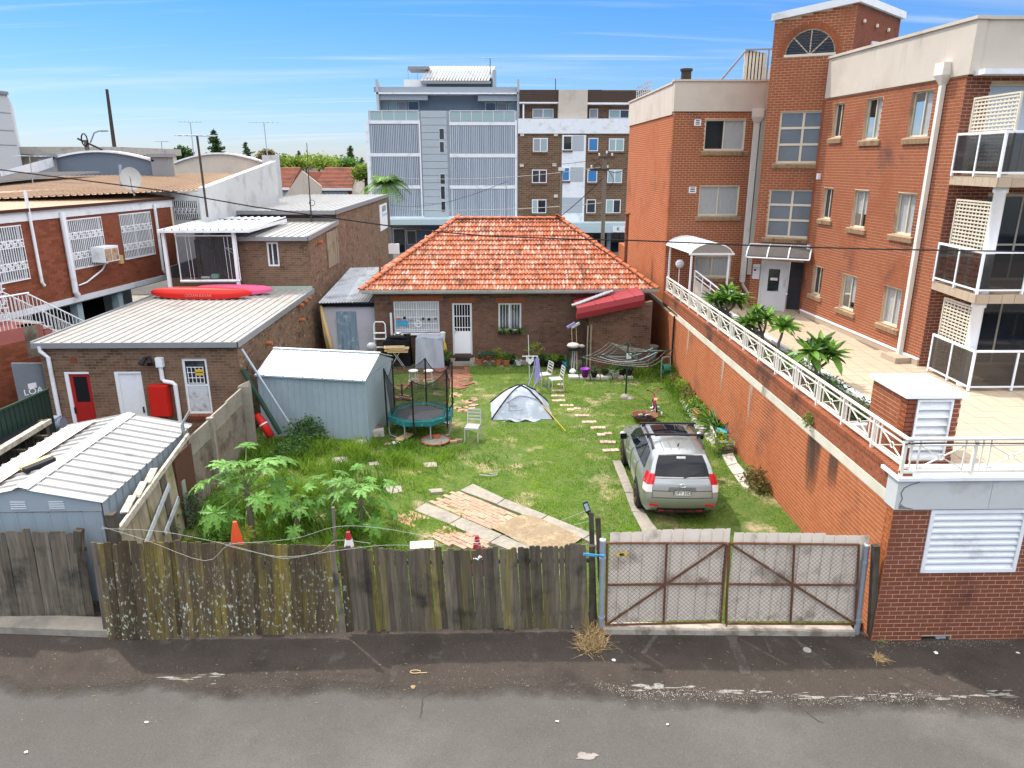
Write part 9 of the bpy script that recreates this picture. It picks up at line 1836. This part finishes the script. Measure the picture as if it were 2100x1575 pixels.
for i,(u,v,r_,ph,pm,kd,lb,h)in enumerate([(1219,775,.13,.22,'black','agave','spiky plant in a black pot right of the purple pot',.38),(1241,771,.13,.2,'black','spider','plant in a black pot at the left of the second paver row',.3),(1254,768,.12,.18,'zinc_white','spider','tall spider plant in a white tub by the clothesline pole',.5),(1262,775,.15,.2,'concrete_pale','spider','square pale tub with grassy plant left of the pole',.34),(1275,770,.15,.2,'black','bush','black pot with low plant right of the clothesline pole',.25),(1290,771,.17,.24,'black','bush','large black pot at the right end of the pavers',.22)]):p=G(u,v,.07);pottedplant((p.x,p.y+.12,.075),r_,ph,pm,kd,lb,h,.2,'leaf_grey',40+i,16,'pots by the outhouse wall')
for i,(u,lb)in enumerate(((1032,'spider plant on the bedroom window shelf, left end'),(1047,'small dark plant in the middle of the bedroom window shelf'),(1064,'spider plant on the bedroom window shelf, right end'))):
 s_,z_=hf.at(u,680);q=hf((s_,.12,wb[2]-.05));pottedplant(tuple(q),.07,.12,'black','spider',lb,(.36,.2,.34)[i],.1,'leaf_mid',60+i,18,'plants on the window shelf')
#cactus etc. behind the shed
for i,(u,v,lb)in enumerate(((757,706,'spiky dark plant by the lean-to wall behind the shed'),(772,708,'potted cactus below the step ladder'))):p=G(u,v+26,0);pottedplant((p.x,27.6+.4*i,.0),.16,.28,'concrete','agave',lb,.5,.2,'leaf_grey',70+i,12,'pots behind the shed')
rg=random.Random(8)
bed=[(1382,768,.5,'leaf_mid',.42),(1392,782,.45,'leaf_red',.36),(1398,800,.5,'leaf_light',.40),(1408,816,.5,'leaf_red',.38),(1416,834,.4,'leaf_light',.34),(1426,848,.45,'leaf_mid',.40),(1432,856,.45,'leaf_light',.32)]
nm=['green shrub in the bed beside the hose trolley','reddish shrub second from the hose trolley in the wall bed','yellow green shrub third along the wall bed','reddish spreading shrub in the middle of the wall bed','bright low shrub past the middle of the wall bed','green broad-leaved shrub near the square planter','bright yellow green shrub touching the square planter']
for i,(u,v,w_,m,h)in enumerate(bed):
 p=G(u,v,.1);t=thing('bed_shrub',nm[i],'shrub',(p.x+.25,p.y,.05),'shrubs in the bed along the red wall');b=MB()
 for k in range(4):leafcloud(b,(min(6.7,p.x+.22+rg.uniform(-.2,.25)),p.y+rg.uniform(-.45,.45),h*.5),w_*.5,w_*.6,h*.6,330,.05 if m!='leaf_light' else.065,rg)
 b.build('foliage',M[m],t)
p=G(1470,885,.0);t=thing('strap_leaf_clump','tall strap-leaved clump against the red wall behind the trough','plant',(p.x+.25,p.y,0));b=MB();rg2=random.Random(3)
for i in range(150):
 me=SL_[rg2.randrange(3)];mt=Matrix.Translation((min(6.75,p.x+.25+rg2.uniform(-.25,.3)),p.y+rg2.uniform(-.5,.5),.05))@Matrix.Rotation(rg2.uniform(0,6.3),4,'Z')@Matrix.Rotation(-rg2.uniform(.7,1.45),4,'Y')@Matrix.Scale(rg2.uniform(1.0,2.0),4);b.tone=rg2.random();b.add([mt@v.co for v in me.vertices],[tuple(q.vertices)for q in me.polygons])
b.build('foliage',M['leaf_mid'],t)
p=G(1482,915,.3);t=thing('pumpkin_vine','pale leafy vine tumbling over the crate and blue chair','plant',(p.x,p.y+.2,.2));b=MB();leafcloud(b,(p.x-.05,p.y+.25,.38),.3,.35,.22,120,.085,rg2);b.build('foliage',M['leaf_light'],t)
p=G(1550,1000,.0);t=thing('wall_shrub','dry brownish tuft at the foot of the red wall near the white path','shrub',(6.6,p.y,0));b=MB();leafcloud(b,(6.62,p.y,.22),.3,.55,.25,500,.06,rg2);b.build('foliage',M['leaf_red'],t)
q=PX(1662,865,WX-.04);t=thing('wall_fern','small fern growing from the band of the brick retaining wall','plant',tuple(q));b=MB();leafcloud(b,(WX-.09,q.y,q.z),.09,.15,.15,120,.04,rg2);b.build('foliage',M['leaf_mid'],t)
def vine(u,v,label,r,n,m,h=.4,z=.2):
 p=G(u,v,z);t=thing('weed_bush',label,'shrub',(p.x,p.y,0),'wild bushes by the left boundary');b=MB()
 for k in range(4):leafcloud(b,(p.x+rg2.uniform(-.5,.5)*r,p.y+rg2.uniform(-.5,.5)*r,h*.55),r*.6,r*.6,h*.55,n//4,.05,rg2)
 b.build('foliage',M[m],t)
vine(395,1060,'grey leaved bush against the pale board fence',.45,700,'leaf_grey',.75);vine(345,1095,'green creeper at the foot of the boundary fence',.4,600,'leaf_mid',.6);vine(440,1108,'low green bush behind the mossy fence left of the orange cone',.45,700,'leaf_mid',.45)
vine(625,905,'dark tall weeds in front of the garden shed',.85,1500,'leaf_dark',.75,.2);vine(580,930,'dark weeds behind the largest papaya tree',.7,900,'leaf_dark',.6,.2)
#grass: real blades, shorter where worn
def smooth_noise(x,y,f,seed):return np.sin(x*f*1.7+y*f*.9+seed)*np.sin(y*f*1.3-x*f*.6+seed*2.1)+.6*np.sin(x*f*3.1+seed*3)*np.sin(y*f*2.7-seed)+.35*np.sin(x*f*6.3-y*f*2.1+seed*5)*np.sin(y*f*5.7+x*f*1.9)
def grass(name,n,area,hfun,wfun,m,label=None,dens=None,seed=1,lay=.45):
 rs=np.random.RandomState(seed);x0,x1,y0,y1=area;y=y0+(y1-y0)*rs.rand(n);x=x0+(x1-x0)*rs.rand(n);keep=np.ones(n,bool)
 for P in EXCL:
  px=np.array([q[0]for q in P]);py=np.array([q[1]for q in P]);c=np.zeros(n,bool);j=len(px)-1
  if max(px)<x0 or min(px)>x1:continue
  for i in range(len(px)):
   with np.errstate(divide='ignore',invalid='ignore'):cond=((py[i]>y)!=(py[j]>y))&(x<(px[j]-px[i])*(y-py[i])/(py[j]-py[i]+1e-12)+px[i])
   c^=cond;j=i
  keep&=~c
 if dens is not None:keep&=rs.rand(n)<dens(x,y)
 x,y=x[keep],y[keep];n=len(x);h=hfun(x,y)*(.55+.9*rs.rand(n));w=wfun*(.7+.6*rs.rand(n));a=rs.rand(n)*2*np.pi;ln=lay*(.3+rs.rand(n)*1.1)*h;la=rs.rand(n)*2*np.pi
 z0=np.array([lerp(-.30,0,t)for t in np.clip((y-11.7)/3.0,0,1)])+.02*np.sin(x*1.3+y*.7)+.015*np.sin(x*2.9-y*2.1)-.01
 V=np.empty((n,5,3));dx,dy=np.cos(a)*w/2,np.sin(a)*w/2;mx,my=np.cos(la)*ln,np.sin(la)*ln
 V[:,0]=np.stack([x-dx,y-dy,z0],1);V[:,1]=np.stack([x+dx,y+dy,z0],1);V[:,2]=np.stack([x+dx*.8+mx*.4,y+dy*.8+my*.4,z0+h*.6],1);V[:,3]=np.stack([x-dx*.8+mx*.4,y-dy*.8+my*.4,z0+h*.6],1);V[:,4]=np.stack([x+mx,y+my,z0+h],1)
 me=bpy.data.meshes.new(name);me.vertices.add(n*5);me.vertices.foreach_set('co',V.reshape(-1));b5=np.arange(n)[:,None]*5
 loops=np.concatenate([np.concatenate([b5+0,b5+1,b5+2,b5+3],1),np.concatenate([b5+3,b5+2,b5+4],1)],1).reshape(-1);me.loops.add(len(loops));me.loops.foreach_set('vertex_index',loops.astype(np.int32))
 me.polygons.add(n*2);st=np.empty((n,2),np.int32);st[:,0]=np.arange(n)*7;st[:,1]=np.arange(n)*7+4;tt=np.tile(np.array([4,3],np.int32),n);me.polygons.foreach_set('loop_start',st.reshape(-1));me.polygons.foreach_set('loop_total',tt)
 me.update(calc_edges=True);at=me.attributes.new('tone','FLOAT','FACE');tn=np.clip(.5+.26*smooth_noise(x,y,.9,2.0)+.16*rs.randn(n),0,1);at.data.foreach_set('value',np.repeat(tn,2));me.materials.append(m);o=bpy.data.objects.new(name,me);S.collection.objects.link(o);o['kind']='stuff';props(o,label)
 return o
gm=mat('lawn_grass',(.085,.260,.010),.65,hue=(.285,.40,.022),tone=.20,var=.12,scale=1.6,col2=(.30,.27,.10),m2=(.95,.56,.74),spec=.12,transl=.45)
gw=mat('weed_grass',(.075,.185,.018),.6,hue=(.20,.30,.035),tone=.25,var=.15,scale=1.6,spec=.12,transl=.45)
worn=[(-.9,21.5,.9,4.5),(-1.9,24,.8,1.6),(.0,19.3,1.5,.8),(2.0,22.2,1.2,.35),(5.8,15.2,.9,1.2),(-2.6,15.7,1.3,.9),(-3.9,17.9,1.0,.6),(5.9,12.8,1.0,.8),(-1.2,16.2,.8,.6),(2.3,17.4,1.0,.3)]
def wornness(x,y):
 r=np.zeros_like(x)
 for cx,cy,a,c in worn:r=np.maximum(r,np.exp(-((x-cx)/a)**2-((y-cy)/c)**2))
 return np.clip(r*(.75+.5*smooth_noise(x,y,2.2,4.0)),0,1)
grass('lawn_grass',200000,(-7.3,6.8,11.7,29.0),lambda x,y:.040*(1-.5*wornness(x,y))*(1+.25*smooth_noise(x,y,1.4,1)),.020,gm,None,lambda x,y:np.clip(1.0-.86*wornness(x,y)+.12*smooth_noise(x,y,2.6,7),.06,1)*np.clip((34-y)/16,.45,1),3)
def weedmask(x,y):
 q=np.exp(-((x+4.9)/2.2)**2-((y-16.2)/2.6)**2)+.8*np.exp(-((x+5.2)/2.3)**2-((y-19.4)/1.0)**2)+.7*np.exp(-((x+3.2)/1.6)**2-((y-13.4)/1.3)**2)+.9*np.exp(-((x-6.55)/.35)**2)*(y>22)+.7*np.exp(-((x-5.9)/.9)**2-((y-27.2)/.9)**2)+.5*np.exp(-((x+2.2)/1.6)**2-((y-19.0)/.9)**2)
 return np.clip(q*(.55+.55*smooth_noise(x,y,2.0,9.0)),0,1)
grass('long_grass',150000,(-7.3,6.8,11.8,29.0),lambda x,y:.10+.30*weedmask(x,y),.024,gw,None,lambda x,y:np.clip(weedmask(x,y)*1.2,0,1),5,.75)
def tuft(u,v,n,h,r,m,label,seed,z=-.42):
 p=G(u,v,z);rg=random.Random(seed);b=MB()
 for i in range(n):
  a=rg.uniform(0,6.3);d=r*rg.random()**.7;q=Vector((p.x+d*cos(a),p.y+d*sin(a)*.8,z));L=h*rg.uniform(.4,1.2);e=Vector((rg.gauss(0,.5),rg.gauss(0,.5),rg.uniform(.2,1))).normalized();b.tone=rg.random();pts=[q,q+e*L*.5,q+e*L+Vector((rg.gauss(0,.05),rg.gauss(0,.05),-.04))];s_=e.cross(Vector((rg.gauss(0,1),rg.gauss(0,1),1))).normalized()*.006;b.add([pts[0]-s_,pts[0]+s_,pts[1]+s_,pts[1]-s_,pts[2]],[(0,1,2,3),(3,2,4)])
 return props(b.build('dry_weeds',M[m]),label,'weeds')
tuft(1212,1328,900,.30,.26,'straw','clump of dry straw weeds at the foot of the gate post',1);tuft(1218,1300,300,.34,.16,'straw','upright dry weeds against the dark fence end',2,-.36);tuft(1802,1352,120,.16,.07,'straw','small dry weed tuft in a road crack by the brick corner',3,-.47);tuft(1800,1312,60,.12,.08,'leaf_light','small green weed at the brick corner base',4,-.45);tuft(1236,1272,260,.3,.12,'leaf_light','green weeds growing between the fence end and gate post',5,-.3)
#grit along the asphalt seam, litter on the road
rg=random.Random(21);b=MB()
def chip(x,y,s_):
 z=road_z(x,y)+.006;k=rg.randint(3,5);a0=rg.uniform(0,6);b.tone=rg.random();pts=[(x+s_*rg.uniform(.5,1.2)*cos(a0+i*2*pi/k),y+s_*rg.uniform(.4,1)*sin(a0+i*2*pi/k))for i in range(k)];b.add([(p[0],p[1],z)for p in pts]+[(x,y,z+s_*.25)],[(i,(i+1)%k,k)for i in range(k)])
def seamgrit(x0,x1,n,w,s0,s1):
 for _ in range(n):x=rg.uniform(x0,x1);y=seam(x)+rg.gauss(-.05,w);chip(x,y,rg.uniform(s0,s1))
seamgrit(1.6,6.9,1300,.06,.003,.010);seamgrit(2.0,3.6,400,.09,.003,.013);seamgrit(6.2,9.4,400,.10,.003,.014);seamgrit(-7,1.5,600,.16,.002,.008)
for _ in range(900):x,y=rg.uniform(-9,9),rg.uniform(9.6,11.5);chip(x,y,rg.uniform(.003,.009))
for _ in range(600):x,y=rg.uniform(-7,8),rg.uniform(7.6,10.2);chip(x,y,rg.uniform(.003,.007))
for _ in range(500):x=rg.uniform(6.9,9.4);chip(x,11.26-abs(rg.gauss(0,.10)),rg.uniform(.003,.010))
b.build('road_grit',M['grit'],kind='stuff')
b=MB();rg=random.Random(5)
def flake(poly_,dz=.0065):b.add([(x,y,road_z(x,y)+dz)for x,y in poly_],[tuple(range(len(poly_)))])
#thin pale mortar splashes and worn filler on the seam
for(u0,v0_,n,L,W_)in((1345,1410,9,.5,.07),(1520,1417,10,.6,.05),(1700,1428,8,.5,.05),(1960,1428,9,.45,.05),(2070,1420,9,.5,.06),(1640,1424,6,.4,.035),(360,1400,8,.5,.03),(420,1392,5,.35,.06),(1800,1424,5,.4,.035)):
 for i in range(n):
  p=G(u0+rg.gauss(0,28),v0_+rg.gauss(0,3),-.48);k=9;L_=L*rg.uniform(.2,.8)*.5;w_=W_*rg.uniform(.3,1)*.5;flake([(p.x+L_*cos(j*2*pi/k)*rg.uniform(.6,1.2),p.y+w_*sin(j*2*pi/k)*rg.uniform(.5,1.4))for j in range(k)],.0065+.0006*i)
b.build('seam_filler',mat('pale_filler',(.25,.235,.205),.95,var=.35,scale=30,col2=(.16,.15,.135),m2=(14,.45,.6)),kind='stuff')
b=MB();p=G(1205,1552,-.52)
for i in range(9):
 a=ru(0,6.3);k=7;L_=ru(.03,.12);c=(p.x+ru(-.1,.1),p.y+ru(-.03,.05));flake([(c[0]+L_*cos(j*2*pi/k)*ru(.4,1.2),c[1]+L_*.6*sin(j*2*pi/k)*ru(.4,1.2))for j in range(k)],.0065+.0005*i)
props(b.build('dried_splash',mat('splash',(.24,.215,.19),.9,var=.2)),'dried pale splash on the asphalt at the bottom edge','stain')
CRK=mat('crack_dirt',(.045,.038,.032),.95)
def crack(pts,label):
 P=[];
 for(a,c),(d,e)in zip(pts,pts[1:]):
  for k in range(6):t=k/6;P.append(G(lerp(a,d,t)+ru(-2.5,2.5),lerp(c,e,t)+ru(-1.2,1.2),-.48))
 bb=MB()
 for q,r in zip(P,P[1:]):
  w_=ru(.002,.006);d=(r-q);s_=Vector((-d.y,d.x,0)).normalized()*w_;bb.add([(v.x,v.y,road_z(v.x,v.y)+.0092)for v in(q-s_,r-s_,r+s_,q+s_)],[(0,1,2,3)])
 props(bb.build('road_crack',CRK),label,'crack','cracks in the asphalt')
crack([(1290,1412),(1420,1418),(1450,1412)],'crack along the pale seam below the gate');crack([(1780,1335),(1850,1385),(1905,1405),(1960,1440)],'crack running from the brick corner across the dark asphalt');crack([(1760,1434),(1900,1440)],'short crack below the pale seam at the right');crack([(1690,1480),(1640,1450)],'faint crack in the middle of the road at the right');crack([(862,1470),(868,1430),(905,1415)],'thin crack in the road below the dark fence')
LIT=[(300,1477,.035,'white scrap on the asphalt, lower left'),(1143,1476,.035,'pale scrap on the asphalt right of the middle'),(1369,1482,.028,'white scrap on the asphalt below the gate'),(52,1539,.03,'white scrap at the bottom left of the road'),(1172,1302,.05,'white crumpled litter left of the dry weeds'),(1258,1362,.055,'white crumpled litter right of the dry weeds'),(680,1304,.04,'white litter at the foot of the fence gap'),(1005,1299,.035,'pale litter at the foot of the dark fence'),(278,1322,.05,'white litter at the foot of the mossy fence'),(2087,1340,.04,'pale pebble of litter near the brick wall at the right edge'),(465,1312,.05,'pale litter by the hole under the mossy fence'),(1918,1340,.05,'white scrap below the drain hole'),(848,1410,.05,'brown leaf litter on the dark asphalt below the fence')]
for i,(u,v,s_,lb)in enumerate(LIT):
 p=G(u,v,-.47);z=road_z(p.x,p.y)+.01;bb=MB();k=6;vs=[(p.x+s_*ru(.6,1.2)*cos(j*pi/3),p.y+s_*ru(.5,1.1)*sin(j*pi/3),z+ru(0,.02))for j in range(k)];bb.add(vs+[(p.x,p.y,z+s_*.6)],[(j,(j+1)%k,k)for j in range(k)]);props(bb.build('litter',M['paper']if i!=12 else M['straw']),lb,'litter','litter on the road')
p=G(852,1383,-.46);bb=MB();bb.tube([(p.x+.09*cos(t),p.y+.04*sin(t),road_z(p.x,p.y)+.018)for t in[i*pi/7 for i in range(13)]]+[(p.x+.2,p.y-.03,road_z(p.x,p.y)+.018)],.007,5);props(bb.build('string_loop',M['timber_yellow']),'small loop of yellowish string on the asphalt','string')
p=G(1655,1335,-.45);bb=MB();bb.lathe([(.01,0),(.075,.0),(.07,.012),(.01,.014)],(p.x,p.y,road_z(p.x,p.y)+.005),14);props(bb.build('survey_marker',M['grit']),'pale round cap set in the asphalt before the gate','cap')
#fallen sticks and mulch
bb=MB()
for _ in range(70):x,y=ru(-9,9),ru(9.7,11.3);a=ru(0,3.1);L_=ru(.02,.07);bb.bar((x,y,road_z(x,y)+.012),(x+L_*cos(a),y+L_*sin(a)*.6,road_z(x,y)+.013),.006,.004)
bb.build('leaf_litter',M['straw'],kind='stuff')
